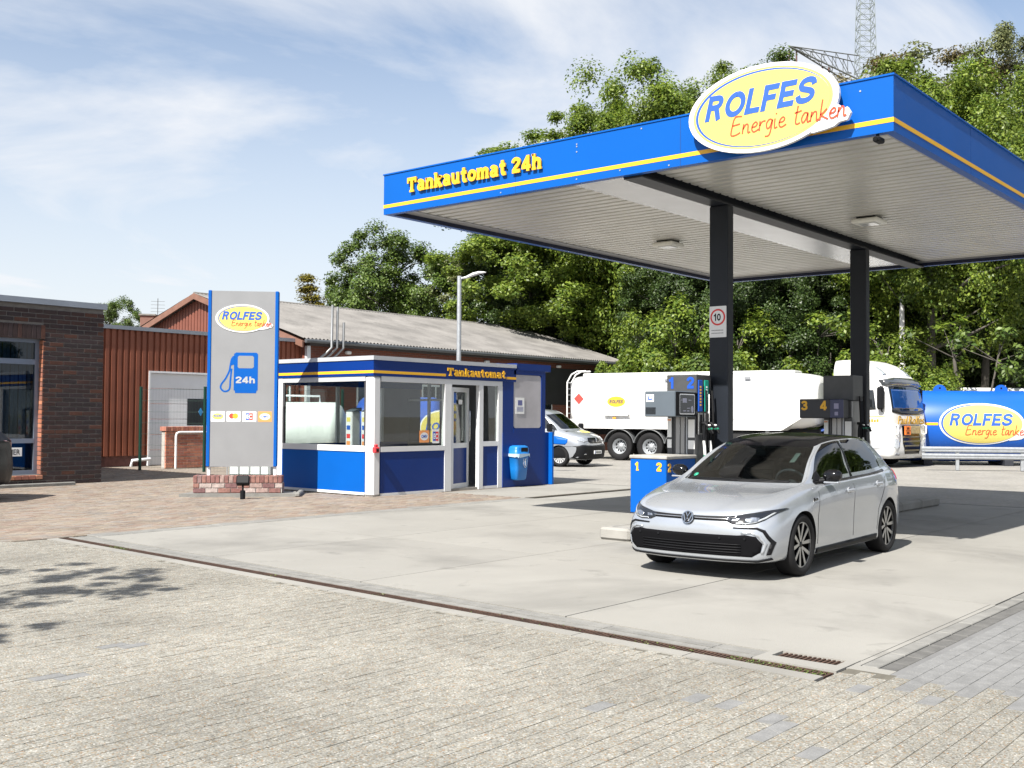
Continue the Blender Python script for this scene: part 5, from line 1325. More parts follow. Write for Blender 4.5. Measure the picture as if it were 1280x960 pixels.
def patch_geo(bvh, poly, proj, off=.004, skirt=.012, step=.03):
    """conform a 2-D outline to the body: proj(u, v) -> (origin, direction)"""
    b = []
    n = len(poly)
    for i in range(n):
        a, c = poly[i], poly[(i + 1) % n]; l = math.hypot(c[0] - a[0], c[1] - a[1]); k = max(1, int(l / step))
        for j in range(k): b.append((a[0] + (c[0] - a[0]) * j / k, a[1] + (c[1] - a[1]) * j / k))
    xs_ = [p[0] for p in b]; ys_ = [p[1] for p in b]
    def inside(x, y):
        c = False; j = len(poly) - 1
        for i in range(len(poly)):
            xi, yi = poly[i]; xj, yj = poly[j]
            if (yi > y) != (yj > y) and x < (xj - xi) * (y - yi) / (yj - yi) + xi: c = not c
            j = i
        return c
    pts = list(b); y = min(ys_) + step / 2
    while y < max(ys_):
        x = min(xs_) + step / 2
        while x < max(xs_):
            if inside(x, y) and min((x - p[0]) ** 2 + (y - p[1]) ** 2 for p in b) > (step * .45) ** 2: pts.append((x, y))
            x += step
        y += step
    nb = len(b)
    r_ = delaunay_2d_cdt([V(p) for p in pts], [(i, (i + 1) % nb) for i in range(nb)], [], 1, 1e-5)
    v2, fs = r_[0], [list(f) for f in r_[2]]
    P = []
    for p in v2:
        o, d = proj(p[0], p[1]); hit, nrm, _, _ = bvh.ray_cast(V(o), V(d))
        if hit is None: P.append(None); continue
        nrm = nrm if nrm.dot(V(d)) < 0 else -nrm
        P.append((hit + nrm * off, V(d).normalized()))
    fs = [f for f in fs if all(P[i] is not None for i in f)]
    from collections import Counter
    ec = Counter()
    for f in fs:
        for i in range(len(f)): ec[frozenset((f[i], f[(i + 1) % len(f)]))] += 1
    vs = [(p[0] if p else V((0, 0, 0))) for p in P]; k0 = len(vs)
    vs += [((p[0] + p[1] * (off + skirt)) if p else V((0, 0, 0))) for p in P]
    sm = list(fs)
    sk = []
    for e_, c in ec.items():
        if c == 1: a, d = tuple(e_); sk.append([a, d, d + k0, a + k0])
    return vs, sm, sk
def patch(bvh, name, poly, proj, M_, parent, off=.004, skirt=.012, step=.03, both=False, mirror=None):
    m = MB(); vs, a, b = patch_geo(bvh, poly, proj, off, skirt, step)
    m.add(vs, a, 0, True); o = len(m.v) - len(vs)
    for f in b: m.f.append([i + o for i in f]); m.m.append(0); m.s.append(False)
    used = sorted(set(i for f in m.f for i in f)); mp_ = {q: i for i, q in enumerate(used)}
    m.v = [m.v[i] for i in used]; m.f = [[mp_[i] for i in f] for f in m.f]
    return m.build(name, M_, parent)
front_p = lambda u, v: ((-2, u, v), (1, 0, 0))
left_p = lambda u, v: ((u, -3, v), (0, 1, 0))       # the car's own left side (local -Y)
right_p = lambda u, v: ((u, 3, v), (0, -1, 0))
top_p = lambda u, v: ((u, v, 4), (0, 0, -1))

def wheel(parent, x, y, zc, rt, rr_, wd, out, style, rimmat, label=None):
    """one road wheel: tyre, rim; out = -1/+1 outward direction along Y"""
    wv = bpy.data.objects.new('wheel', None); COL.objects.link(wv); wv.parent = parent; OFF[wv.name] = (0, 0, 0); wv.location = (x, y, zc)
    m = MB(); h = wd / 2
    m.lathe([(rr_ * .98, -h * .85), (rr_ + .01, -h), (rt - .03, -h), (rt - .008, -h + .02), (rt, -h + .05), (rt, h - .05), (rt - .008, h - .02), (rt - .03, h), (rr_ + .01, h), (rr_ * .98, h * .85)], (0, 0, 0), (0, out, 0), 40)
    m.build('tyre', RUBBER, wv)
    m = MB()
    m.lathe([(rr_, -h * .8), (rr_ * .96, -h * .1), (rr_ * .94, h * .55), (rr_ * .97, h * .80), (rr_, h * .86)], (0, 0, 0), (0, out, 0), 40, 1)
    T0 = Matrix.Rotation(0 if out > 0 else math.pi, 4, 'Z')   # local +Y = outward
    if style == 'alloy':
        m.lathe([(0, h * .1), (rr_ * .95, h * .0)], (0, 0, 0), (0, out, 0), 32, 1)
        m.lathe([(rr_ * .93, h * .80), (rr_ * .985, h * .84), (rr_ * .99, h * .78)], (0, 0, 0), (0, out, 0), 40, 0)
        m.lathe([(0, h * .74), (rr_ * .12, h * .74), (rr_ * .15, h * .62), (rr_ * .16, h * .3)], (0, 0, 0), (0, out, 0), 20, 1)
        for k in range(5):
            for s_, da in ((-1, -15), (1, 15)):
                a0 = R(72 * k + 12); a1 = R(72 * k + 12 + da * 1.25)
                r0, r1 = rr_ * .13, rr_ * .96
                p0 = V((math.cos(a0) * r0, 0, math.sin(a0) * r0)); p1 = V((math.cos(a1) * r1, 0, math.sin(a1) * r1))
                d = (p1 - p0).normalized(); n_ = V((-d.z, 0, d.x)); w0, w1 = rr_ * .05, rr_ * .085
                for (mi, y0_, y1_, k_) in ((1, h * .2, h * .66, 1.25), (0, h * .66, h * .70, 1.0)):
                    pts = []
                    for y_ in (y0_, y1_):
                        q0 = .0 if y_ > h * .5 else -.01
                        for P_, ww in ((p0, w0 * k_), (p1, w1 * k_)):
                            for t_ in (-1, 1):
                                c_ = P_ + n_ * (t_ * ww); pts.append((c_.x, y_ + (0.10 * h if P_ is p1 else 0), c_.z))
                    m.add(pts, [(0, 1, 3, 2), (4, 5, 7, 6), (0, 1, 5, 4), (2, 3, 7, 6), (0, 2, 6, 4), (1, 3, 7, 5)], mi, False, T0)
    elif style == 'cover':
        m.lathe([(0, h * .7), (rr_ * .3, h * .7), (rr_ * .9, h * .55), (rr_ * .97, h * .6)], (0, 0, 0), (0, out, 0), 32, 1)
        for k in range(14):
            a = 2 * math.pi * k / 14; T = T0 @ Matrix.Rotation(a, 4, 'Y')
            m.add([(rr_ * .2, h * .72, -.012), (rr_ * .92, h * .66, -.03), (rr_ * .92, h * .66, .03), (rr_ * .2, h * .72, .012), (rr_ * .2, h * .5, -.012), (rr_ * .92, h * .5, -.03), (rr_ * .92, h * .5, .03), (rr_ * .2, h * .5, .012)],
                  [(0, 1, 2, 3), (4, 5, 6, 7), (0, 1, 5, 4), (3, 2, 6, 7), (1, 2, 6, 5)], 0, False, T)
        m.lathe([(rr_ * .9, h * .7), (rr_ * .99, h * .78), (rr_, h * .7)], (0, 0, 0), (0, out, 0), 32, 0)
        m.lathe([(0, h * .78), (rr_ * .18, h * .76), (rr_ * .22, h * .68)], (0, 0, 0), (0, out, 0), 20, 0)
    else:                                            # dished truck rim
        m.lathe([(0, h * .35), (rr_ * .32, h * .35), (rr_ * .36, h * .1), (rr_ * .62, -h * .05), (rr_ * .80, h * .15), (rr_ * .86, h * .6), (rr_ * .99, h * .84)], (0, 0, 0), (0, out, 0), 32, 0)
        for k in range(10):
            a = 2 * math.pi * k / 10
            m.cyl((rr_ * .48 * math.cos(a), out * -h * .05, rr_ * .48 * math.sin(a)), (rr_ * .48 * math.cos(a), out * h * .22, rr_ * .48 * math.sin(a)), .018, n=6, mi=1)
            a += .31
            m.cyl((rr_ * .70 * math.cos(a), out * h * .0, rr_ * .70 * math.sin(a)), (rr_ * .70 * math.cos(a), out * h * .075, rr_ * .70 * math.sin(a)), .045, n=8, mi=2)
    m.build('rim', [rimmat, GLOSSB if style != 'truck' else GALV, BLACK], wv)
    return wv

# ------------------------------------------------------------------ compact hatchback
# stations: nose centre, nose mid, nose corner, front axle, A pillar, B pillar, rear door, rear axle, rear corner, rear mid, rear centre
HATCH = [
 [(.25, 0, .19), (.28, .38, .19), (.45, .62, .19), (.87, .66, .19), (1.35, .70, .17), (2.2, .70, .17), (3.0, .70, .17), (3.5, .66, .20), (4.0, .60, .24), (4.1, .35, .25), (4.12, 0, .25)],
 [(.055, 0, .19), (.085, .42, .19), (.25, .76, .195), (.87, .835, .20), (1.35, .845, .19), (2.2, .85, .19), (3.0, .85, .19), (3.5, .84, .20), (4.08, .75, .24), (4.21, .40, .25), (4.23, 0, .25)],
 [(.015, 0, .34), (.055, .42, .34), (.215, .80, .34), (.87, .880, .34), (1.35, .872, .33), (2.2, .87, .33), (3.0, .872, .34), (3.5, .885, .36), (4.12, .80, .38), (4.26, .42, .39), (4.275, 0, .39)],
 [(.0, 0, .50), (.045, .42, .50), (.225, .80, .51), (.87, .895, .54), (1.35, .884, .56), (2.2, .880, .57), (3.0, .884, .58), (3.5, .897, .60), (4.13, .80, .60), (4.265, .42, .60), (4.284, 0, .60)],
 [(.030, 0, .610), (.080, .42, .612), (.29, .785, .625), (.87, .890, .70), (1.35, .893, .755), (2.2, .893, .785), (3.0, .895, .81), (3.5, .893, .83), (4.12, .78, .84), (4.22, .42, .84), (4.235, 0, .84)],
 [(.075, 0, .680), (.128, .42, .698), (.38, .745, .748), (.88, .83, .845), (1.33, .858, .885), (2.2, .868, .912), (3.0, .866, .94), (3.5, .85, .965), (4.12, .74, .96), (4.20, .42, .95), (4.215, 0, .95)],
 [(.40, 0, .824), (.43, .38, .822), (.60, .62, .842), (.97, .73, .905), (1.33, .785, .945), (2.2, .835, .962), (3.0, .830, .985), (3.5, .80, 1.02), (4.05, .68, 1.05), (4.12, .40, 1.04), (4.14, 0, 1.04)],
 [(1.00, 0, .928), (1.03, .38, .924), (1.12, .625, .922), (1.24, .72, .938), (1.50, .735, 1.055), (2.2, .765, 1.115), (3.0, .765, 1.14), (3.52, .735, 1.155), (3.96, .63, 1.15), (4.03, .38, 1.14), (4.05, 0, 1.14)],
 [(1.40, 0, 1.142), (1.43, .35, 1.136), (1.53, .545, 1.128), (1.62, .635, 1.155), (1.76, .655, 1.225), (2.3, .695, 1.275), (3.0, .69, 1.295), (3.5, .65, 1.285), (3.84, .57, 1.262), (3.92, .35, 1.258), (3.93, 0, 1.258)],
 [(1.82, 0, 1.338), (1.85, .33, 1.334), (1.93, .49, 1.325), (2.02, .55, 1.338), (2.16, .575, 1.368), (2.45, .60, 1.398), (3.0, .595, 1.408), (3.45, .565, 1.388), (3.72, .50, 1.360), (3.78, .31, 1.366), (3.80, 0, 1.37)],
 [(2.12, 0, 1.422), (2.14, .22, 1.420), (2.20, .34, 1.415), (2.28, .41, 1.420), (2.38, .45, 1.432), (2.6, .465, 1.444), (2.95, .46, 1.440), (3.3, .42, 1.428), (3.48, .35, 1.408), (3.55, .22, 1.408), (3.57, 0, 1.41)],
 [(2.55, 0, 1.466), (2.57, .06, 1.466), (2.60, .09, 1.465), (2.64, .11, 1.465), (2.68, .12, 1.465), (2.76, .12, 1.464), (2.86, .11, 1.461), (2.94, .10, 1.458), (3.04, .08, 1.455), (3.08, .05, 1.454), (3.10, 0, 1.453)]]
def hatch_m(s, t):
    if 7.06 < t < 8.86 and s < 2.84: return 1                    # windscreen
    if 6.32 < t < 8.80:
        if 4.0 < s < 5.16: return 2                              # front door glass
        if 5.28 < s < 6.95 - .14 * max(0, t - 7.3) and t < 8.80: return 3                 # rear door + quarter glass
    if 6.5 < t < 8.7 and s > 8.5: return 4                       # rear window
    if t > 8.92 and t > 8.86 + .0 and s < 8.9: return 5                        # black glass roof
    return 0
ev = car_shell('hatch', HATCH, 12, 9, hatch_m, (.875, 3.505), .352, .58, .325)
bm_ = bmesh.new(); bm_.from_mesh(ev); HB = BVHTree.FromBMesh(bm_); bm_.free()
SILVER = paint('silver_paint', (.41, .435, .47), .55, .24)
def build_hatch(t, P, hero=True):
    body = split(ev, [0], 'body', P, t)
    split(ev, [1], 'windscreen', CARGLASS if hero else DARKGLASS, t)
    gl_ = CARGLASS if hero else DARKGLASS
    # left and right windows as separate parts
    for s_, nm in ((-1, 'left'), (1, 'right')):
        for idx in (2, 3):
            bm = bmesh.new(); bm.from_mesh(ev)
            bmesh.ops.delete(bm, geom=[f for f in bm.faces if f.material_index != idx or f.calc_center_median().y * s_ < 0], context='FACES')
            for f in bm.faces: f.material_index = 0
            me = bpy.data.meshes.new('side_window'); bm.to_mesh(me); bm.free(); me.materials.clear(); me.materials.append(PRIVACY if (hero and idx == 3) else gl_)
            link('side_window', me, t)
    split(ev, [4], 'rear_window', DARKGLASS, t)
    split(ev, [5], 'roof', GLOSSB, t)
    split(ev, [6], 'underbody', BLACK, t)
    for sd, pj in ((-1, left_p), (1, right_p)):
        # window surround
        for nm, poly in (('pillar_trim', [(2.335, .955), (2.40, .957), (2.50, 1.372), (2.44, 1.372)]),):
            patch(HB, nm, poly, pj, GLOSSB, t, .004, .01, .04)
        patch(HB, 'window_trim', [(1.36, .922), (2.2, .942), (3.0, .966), (3.52, .995), (3.51, 1.018), (3.0, .990), (2.2, .966), (1.36, .948)], pj, GLOSSB, t, .005, .01, .05)
        patch(HB, 'mirror_base', [(1.36, .948), (1.58, .952), (1.56, 1.06), (1.50, 1.04)], pj, BLACK, t, .005, .01, .03)
        # door gaps
        gap = mat('door_gap', (.02, .02, .022), .8)
        patch(HB, 'door_gap', [(1.315, .90), (1.325, .90), (1.27, .60), (1.285, .30), (1.275, .30), (1.26, .60)], pj, gap, t, .0015, .004, .05)
        patch(HB, 'door_gap', [(2.335, .945), (2.343, .945), (2.345, .30), (2.337, .30)], pj, gap, t, .0015, .004, .05)
        patch(HB, 'door_gap', [(3.42, .98), (3.43, .98), (3.30, .78), (3.145, .55), (3.12, .31), (3.112, .31), (3.137, .555), (3.29, .785)], pj, gap, t, .0015, .004, .05)
        patch(HB, 'sill_trim', [(1.25, .205), (3.10, .205), (3.10, .265), (1.25, .255)], pj, BLACK, t, .012, .02, .06)
        patch(HB, 'fender_badge', [(1.11, .755), (1.25, .77), (1.24, .79), (1.13, .795)], pj, GLOSSB, t, .006, .01, .03)
        for hx_, hz in ((2.17, .825), (3.12, .860)):
            yb = .888
            m = MB(); m.rbox((hx_ - .105, sd * (yb + .014), hz - .018), (hx_ + .105, sd * (yb + .034), hz + .018), .010); h_ = m.build('door_handle', P, t)
            m = MB(); m.prism(ellipse(.055, .036, 20, hx_ + .0, hz), 'y', sd * (yb - .004), sd * (yb + .009)); m.build('recess', GREYP, h_)
        # door mirror
        m = MB(); n_ = 14; vs = []
        for f_, kx_, kz in ((0, .45, .45), (.12, .8, .8), (.35, 1.0, 1.0), (.65, 1.0, .97), (.88, .86, .8), (1.0, .5, .42)):
            for k in range(n_):
                a = 2 * math.pi * k / n_
                vs.append((1.55 - .075 * kx_ * math.cos(a) * (1.0 if math.cos(a) > 0 else .55) + .015 * f_, sd * (.835 + .195 * f_), 1.010 + .010 * f_ + .070 * kz * math.sin(a)))
        m.add(vs, [(i * n_ + k, i * n_ + (k + 1) % n_, (i + 1) * n_ + (k + 1) % n_, (i + 1) * n_ + k) for i in range(5) for k in range(n_)], 0, True); m.add(vs[-n_:], [list(range(n_))]); m.add(vs[:n_], [list(range(n_))])
        mir = m.build('door_mirror', GLOSSB, t)
        m = MB(); m.rbox((1.49, sd * .85, .933), (1.575, sd * 1.02, .953), .008); m.build('mirror_trim', P, mir)
        m = MB(); m.tube([(1.53, sd * .80, .950), (1.535, sd * .86, .965)], [.035, .03], 8); m.build('mirror_foot', BLACK, mir)
        # headlamps
        q = lambda pts: [(sd * a, b) for a, b in pts]
        HL = q([(.40, .640), (.50, .660), (.64, .682), (.83, .722), (.845, .712), (.80, .665), (.745, .612), (.68, .578), (.60, .562), (.47, .568), (.40, .598)])
        hl = patch(HB, 'headlight', HL, front_p, mat('headlight_dark', (.012, .014, .018), .06, var=.2, coat=.4), t, .006, .02, .025)
        patch(HB, 'lamp_unit', q([(.58, .622), (.64, .640), (.70, .634), (.695, .598), (.635, .582), (.585, .588)]), front_p, mat('lamp_reflector', (.34, .37, .42), .15, metal=.8, var=.5, vscale=40), hl, .011, .004, .015)
        patch(HB, 'light_strip', q([(.50, .574), (.60, .568), (.68, .584), (.75, .624), (.79, .668), (.80, .684), (.788, .684), (.735, .636), (.67, .598), (.60, .580), (.50, .584)]), front_p, mat('lamp_white_strip', (.30, .32, .34), .15, var=.05), hl, .010, .003, .015)
        patch(HB, 'lamp_unit', q([(.45, .598), (.52, .596), (.53, .626), (.46, .622)]), front_p, mat('lamp_reflector', (.34, .37, .42), .15), hl, .010, .004, .015)
        # dark side accents of the bumper
        patch(HB, 'bumper_accent', q([(.48, .540), (.70, .545), (.768, .518), (.834, .395), (.802, .275), (.775, .272), (.810, .395), (.752, .500), (.70, .527), (.48, .528)]), front_p, BLACK, t, .006, .012, .025)
        patch(HB, 'fog_trim', q([(.56, .495), (.66, .505), (.735, .475), (.785, .385), (.755, .29), (.735, .29), (.762, .385), (.715, .455), (.655, .484), (.56, .478)]), front_p, P, t, .010, .01, .025)
        patch(HB, 'tail_light', [(3.98, .88), (4.20, .86), (4.20, .99), (4.08, 1.0), (4.0, .96)], pj, mat('tail_red', (.28, .012, .015), .08, coat=1), t, .006, .02, .03)
    patch(HB, 'grille_slot', [(-.43, .596), (.43, .596), (.43, .646), (.2, .640), (-.2, .640), (-.43, .646)], front_p, BLACK, t, .004, .012, .03)
    patch(HB, 'chrome_strip', [(-.44, .613), (.44, .613), (.44, .622), (-.44, .622)], front_p, CHROME, t, .009, .006, .03)
    gr = patch(HB, 'lower_grille', [(-.735, .30), (-.66, .252), (.66, .252), (.735, .30), (.755, .385), (.70, .455), (.60, .470), (.52, .462), (-.52, .462), (-.60, .470), (-.70, .455), (-.755, .385)], front_p, mat('grille_black', (.006, .006, .007), .9, var=.1, spec=.04), t, .004, .012, .04)
    for k, z in enumerate((.285, .312, .339, .366)): patch(HB, 'grille_bar', [(-.56, z), (.56, z), (.56, z + .008), (-.56, z + .008)], front_p, BLACK, gr, .012, .008, .06)
    patch(HB, 'lip', [(-.80, .245), (-.70, .222), (.70, .222), (.80, .245), (.80, .222), (.70, .203), (-.70, .203), (-.80, .222)], front_p, BLACK, t, .008, .015, .05)
    for y_ in (-.6, -.35, .35, .6):
        hit = HB.ray_cast(V((-2, y_, .43)), V((1, 0, 0)))[0]
        m = MB(); m.cyl((hit.x - .012, y_, .43), (hit.x + .01, y_, .43), .012, n=10); m.build('parking_sensor', BLACK, gr)
    # emblem
    hit = HB.ray_cast(V((-2, 0, .622)), V((1, 0, 0)))[0]
    E_ = frame((hit.x - .022, 0, .618), (0, -1, 0), (.30, 0, 1))
    m = MB(); m.cyl((0, 0, -.02), (0, 0, .0), .066, n=32, T=E_); em = m.build('emblem', BLACK, t)
    m = MB()
    for i in range(32):
        a, b = 2 * math.pi * i / 32, 2 * math.pi * (i + 1) / 32
        pts = [(r_ * math.cos(x), r_ * math.sin(x)) for r_, x in ((.066, a), (.066, b), (.057, b), (.057, a))]
        m.prism(pts, 'z', 0, .006, 0, E_)
    m.add([], [])
    for st in ([(-.024, .052), (0, .006), (.024, .052)], [(-.048, .031), (-.021, -.044), (0, -.006), (.021, -.044), (.048, .031)]): ribbon(m, st, .0115, 0, .006, 0, E_)
    m.build('emblem_ring', CHROME, em)
    for (x, s_) in ((.875, -1), (.875, 1), (3.505, -1), (3.505, 1)):
        wheel(t, x, s_ * .775, .325, .325, .242, .225, s_, 'alloy', mat('alloy_face', (.44, .44, .43), .28, metal=.85, var=.03))
if True:
    t = thing('silver_car', 'silver compact hatchback with black roof parked at the pumps', 'car', (9.66, 5.685, 0), .0356)
    build_hatch(t, SILVER)
    # cabin
    split(ev, [0, 5], 'inner_lining', INTER, t, .022)
    m = MB(); m.prism([(1.06, .60), (1.85, .55), (1.80, .78), (1.62, .89), (1.26, .905), (1.08, .88)], 'y', -.70, .70); m.build('dashboard', INTER, t)
    SEAT = mat('seat_fabric', (.055, .057, .06), .8, var=.2)
    for y in (-.37, .37):
        m = MB(); m.rbox((1.95, y - .25, .42), (2.48, y + .25, .58), .05); T = Matrix.Translation((2.42, y, .55)) @ Matrix.Rotation(R(20), 4, 'Y')
        m.rbox((-.07, -.24, 0), (.07, .24, .62), .05, 0, T); m.rbox((-.05, -.13, .66), (.05, .13, .84), .04, 0, T); m.cyl((0, -.06, .6), (0, -.06, .7), .01, n=6, T=T); m.cyl((0, .06, .6), (0, .06, .7), .01, n=6, T=T)
        m.build('front_seat', SEAT, t)
    m = MB(); m.rbox((2.95, -.62, .45), (3.4, .62, .62), .05); T = Matrix.Translation((3.38, 0, .6)) @ Matrix.Rotation(R(22), 4, 'Y'); m.rbox((-.07, -.6, 0), (.07, .6, .55), .05, 0, T)
    for y in (-.36, .36): m.rbox((-.05, y - .12, .57), (.05, y + .12, .72), .03, 0, T)
    m.build('rear_bench', SEAT, t)
    m = MB(); m.box((1.0, -.7, .30), (3.7, .7, .34)); m.build('cabin_floor', INTER, t)
    m = MB(); T = frame((1.78, -.37, .885), (0, 1, 0), (-.42, 0, .91))
    pts = [(.185 * math.cos(2 * math.pi * k / 28), .185 * math.sin(2 * math.pi * k / 28), 0) for k in range(29)]
    m.tube(pts, .016, 8, 0, T); m.box((-.17, -.02, -.01), (.17, .02, .01), 0, T); m.cyl((0, 0, -.08), (0, 0, .015), .06, n=14, T=T); m.build('steering_wheel', mat('wheel_grey', (.12, .13, .14), .4), t)
    m = MB(); m.rbox((1.66, -.11, 1.20), (1.69, .11, 1.26), .012); m.build('rear_view_mirror', BLACK, t)
    m = MB(); m.rbox((1.72, -.07, 1.25), (1.80, .07, 1.285), .012); m.build('camera_housing', BLACK, t)
    # windscreen stickers
    ws = lambda u, v: ((-2, u, v), (1, 0, 0))
    patch(HB, 'green_badge', [(.56 + .032 * math.cos(2 * math.pi * k / 14), 0.985 + .018 * math.sin(2 * math.pi * k / 14)) for k in range(14)], ws, mat('badge_green', (.02, .30, .18), .4), t, .004, .004, .03)
    patch(HB, 'paper_label', [(-.50, 1.15), (-.455, 1.15), (-.45, 1.25), (-.495, 1.25)], ws, mat('label_paper', (.40, .46, .40), .5), t, -.005, .002, .03)
    # black frit round the windscreen and the wipers
    m = MB()
    for y0_, y1_ in ((.55, -.05), (.02, -.55)):
        pts = []
        for k in range(7):
            y = y0_ + (y1_ - y0_) * k / 6; z0_ = .935 + .012 * math.sin(k / 6 * 3.14)
            h_ = HB.ray_cast(V((-2, y, z0_ + .012)), V((1, 0, 0)))[0]
            if h_: pts.append((h_.x - .006, y, h_.z + .004))
        if len(pts) > 2: m.tube(pts, .007, 6)
    m.build('wiper', BLACK, t)
    bot = [(y, .938 + .0 * y) for y in (-.60, -.4, -.2, 0, .2, .4, .60)]; topb = [(y, .962) for y in (.60, .4, .2, 0, -.2, -.4, -.60)]
    patch(HB, 'cowl_panel', bot + topb, ws, BLACK, t, .002, .01, .04)
# dark car at the left edge of the frame, seen only by its tail
o = at(-14.33, 20.0)
t = thing('dark_car', 'dark blue car with red tail light cut off by left picture edge', 'car', (o[0], o[1], 0), R(-50.27))
t.scale = (1.12, 1.12, 1.16)
build_hatch(t, mat('midnight_paint', (.005, .0055, .009), .4, var=.05, spec=.2), False)

# ------------------------------------------------------------------ delivery van
VAN = [
 [(.25, 0, .24), (.28, .38, .24), (.45, .62, .24), (.93, .70, .24), (1.35, .75, .22), (2.2, .75, .22), (3.2, .75, .22), (4.1, .72, .25), (4.78, .70, .28), (4.86, .4, .28), (4.88, 0, .28)],
 [(.07, 0, .25), (.10, .42, .25), (.25, .80, .25), (.93, .90, .25), (1.35, .92, .24), (2.2, .93, .24), (3.2, .93, .24), (4.1, .91, .26), (4.83, .85, .30), (4.93, .45, .30), (4.95, 0, .30)],
 [(.02, 0, .45), (.05, .42, .45), (.20, .84, .45), (.93, .955, .45), (1.35, .955, .45), (2.2, .955, .45), (3.2, .955, .45), (4.1, .955, .45), (4.85, .88, .45), (4.94, .45, .45), (4.95, 0, .45)],
 [(.0, 0, .66), (.035, .42, .66), (.20, .85, .66), (.93, .965, .70), (1.35, .96, .70), (2.2, .96, .70), (3.2, .96, .70), (4.1, .96, .70), (4.86, .89, .70), (4.94, .45, .70), (4.95, 0, .70)],
 [(.04, 0, .86), (.08, .42, .86), (.28, .83, .87), (.93, .95, .94), (1.35, .955, .97), (2.2, .955, .99), (3.2, .955, 1.0), (4.1, .95, 1.0), (4.86, .89, 1.0), (4.94, .45, 1.0), (4.95, 0, 1.0)],
 [(.13, 0, 1.00), (.18, .42, 1.00), (.42, .77, 1.02), (.90, .88, 1.10), (1.25, .915, 1.14), (2.2, .935, 1.15), (3.2, .935, 1.16), (4.1, .93, 1.17), (4.86, .88, 1.18), (4.93, .45, 1.18), (4.94, 0, 1.18)],
 [(.42, 0, 1.12), (.45, .38, 1.115), (.58, .64, 1.12), (.86, .78, 1.16), (1.18, .86, 1.20), (2.2, .91, 1.21), (3.2, .91, 1.22), (4.1, .91, 1.23), (4.85, .86, 1.24), (4.91, .45, 1.24), (4.92, 0, 1.24)],
 [(.72, 0, 1.21), (.75, .38, 1.205), (.85, .64, 1.20), (.98, .74, 1.22), (1.30, .81, 1.32), (2.2, .87, 1.36), (3.2, .87, 1.37), (4.1, .87, 1.38), (4.83, .82, 1.38), (4.88, .45, 1.38), (4.89, 0, 1.38)],
 [(1.12, 0, 1.50), (1.15, .36, 1.49), (1.24, .58, 1.475), (1.32, .69, 1.49), (1.5, .75, 1.55), (2.2, .82, 1.60), (3.2, .82, 1.61), (4.1, .82, 1.61), (4.79, .78, 1.61), (4.84, .45, 1.61), (4.85, 0, 1.61)],
 [(1.52, 0, 1.78), (1.55, .33, 1.77), (1.63, .52, 1.75), (1.72, .63, 1.75), (1.86, .68, 1.77), (2.3, .74, 1.82), (3.2, .74, 1.84), (4.1, .73, 1.84), (4.72, .68, 1.83), (4.78, .42, 1.84), (4.79, 0, 1.84)],
 [(1.85, 0, 1.88), (1.87, .3, 1.875), (1.93, .45, 1.87), (2.0, .52, 1.87), (2.1, .56, 1.875), (2.5, .58, 1.89), (3.2, .58, 1.90), (4.0, .56, 1.90), (4.5, .48, 1.89), (4.58, .3, 1.89), (4.6, 0, 1.89)],
 [(2.4, 0, 1.91), (2.42, .1, 1.91), (2.46, .15, 1.91), (2.5, .18, 1.91), (2.6, .2, 1.91), (2.9, .2, 1.915), (3.3, .2, 1.915), (3.7, .18, 1.915), (3.9, .15, 1.915), (3.95, .1, 1.915), (3.98, 0, 1.915)]]
def van_m(s, t):
    if 7.1 < t < 8.9 and s < 2.8: return 1
    if 6.4 < t < 8.7 and 4.05 < s < 5.2: return 2
    return 0
ev2 = car_shell('van', VAN, 8, 6, van_m, (.93, 4.2), .37, .62, .335)
bm_ = bmesh.new(); bm_.from_mesh(ev2); VB = BVHTree.FromBMesh(bm_); bm_.free()
# front right wheel stands near (1.55, 35.4) of the photographer, heading right towards the camera
hv = V((.14, -.99, 0)).normalized(); ang = math.atan2(-hv.y, -hv.x)            # local +X points to the tail
o = at(1.60, 35.5); rv = V((-hv.y, hv.x, 0)) * -1
org = V((o[0], o[1], 0)) + hv * .93 - rv * .86
t = thing('delivery_van', 'silver and blue delivery van with black bumper beside the white tanker', 'van', tuple(org), ang)
VP = paint('van_silver', (.31, .33, .36), .4, .3)
split(ev2, [0], 'body', VP, t); split(ev2, [1], 'windscreen', CARGLASS, t); split(ev2, [2], 'side_window', DARKGLASS, t); split(ev2, [6], 'underbody', BLACK, t)
split(ev2, [0], 'inner_lining', INTER, t, .03)
m = MB(); m.box((.75, -.75, .5), (1.5, .75, 1.18)); m.build('dashboard', INTER, t)
for y in (-.45, .45):
    m = MB(); m.rbox((1.9, y - .25, .7), (2.1, y + .25, 1.45), .06); m.rbox((1.93, y - .13, 1.48), (2.05, y + .13, 1.68), .04); m.build('seat', SEAT, t)
m = MB(); m.box((2.25, -.85, .4), (2.3, .85, 1.75)); m.build('bulkhead', INTER, t)
patch(VB, 'bumper', [(-.95, .26), (.95, .26), (.95, .66), (.78, .72), (.5, .70), (-.5, .70), (-.78, .72), (-.95, .66)], front_p, BLACK, t, .012, .02, .06)
patch(VB, 'grille', [(-.5, .83), (-.45, .95), (.45, .95), (.5, .83), (.4, .77), (-.4, .77)], front_p, GLOSSB, t, .01, .02, .05)
patch(VB, 'bonnet_film', [(.25, -.62), (.75, -.6), (.75, .0), (.3, .0)], top_p, mat('film_grey', (.05, .055, .06), .3), t, .004, .006, .06)
patch(VB, 'bonnet_logo', [(.52 + .14 * math.cos(2 * math.pi * k / 20), -.10 + .28 * math.sin(2 * math.pi * k / 20)) for k in range(20)], top_p, LEMON, t, .008, .004, .05)
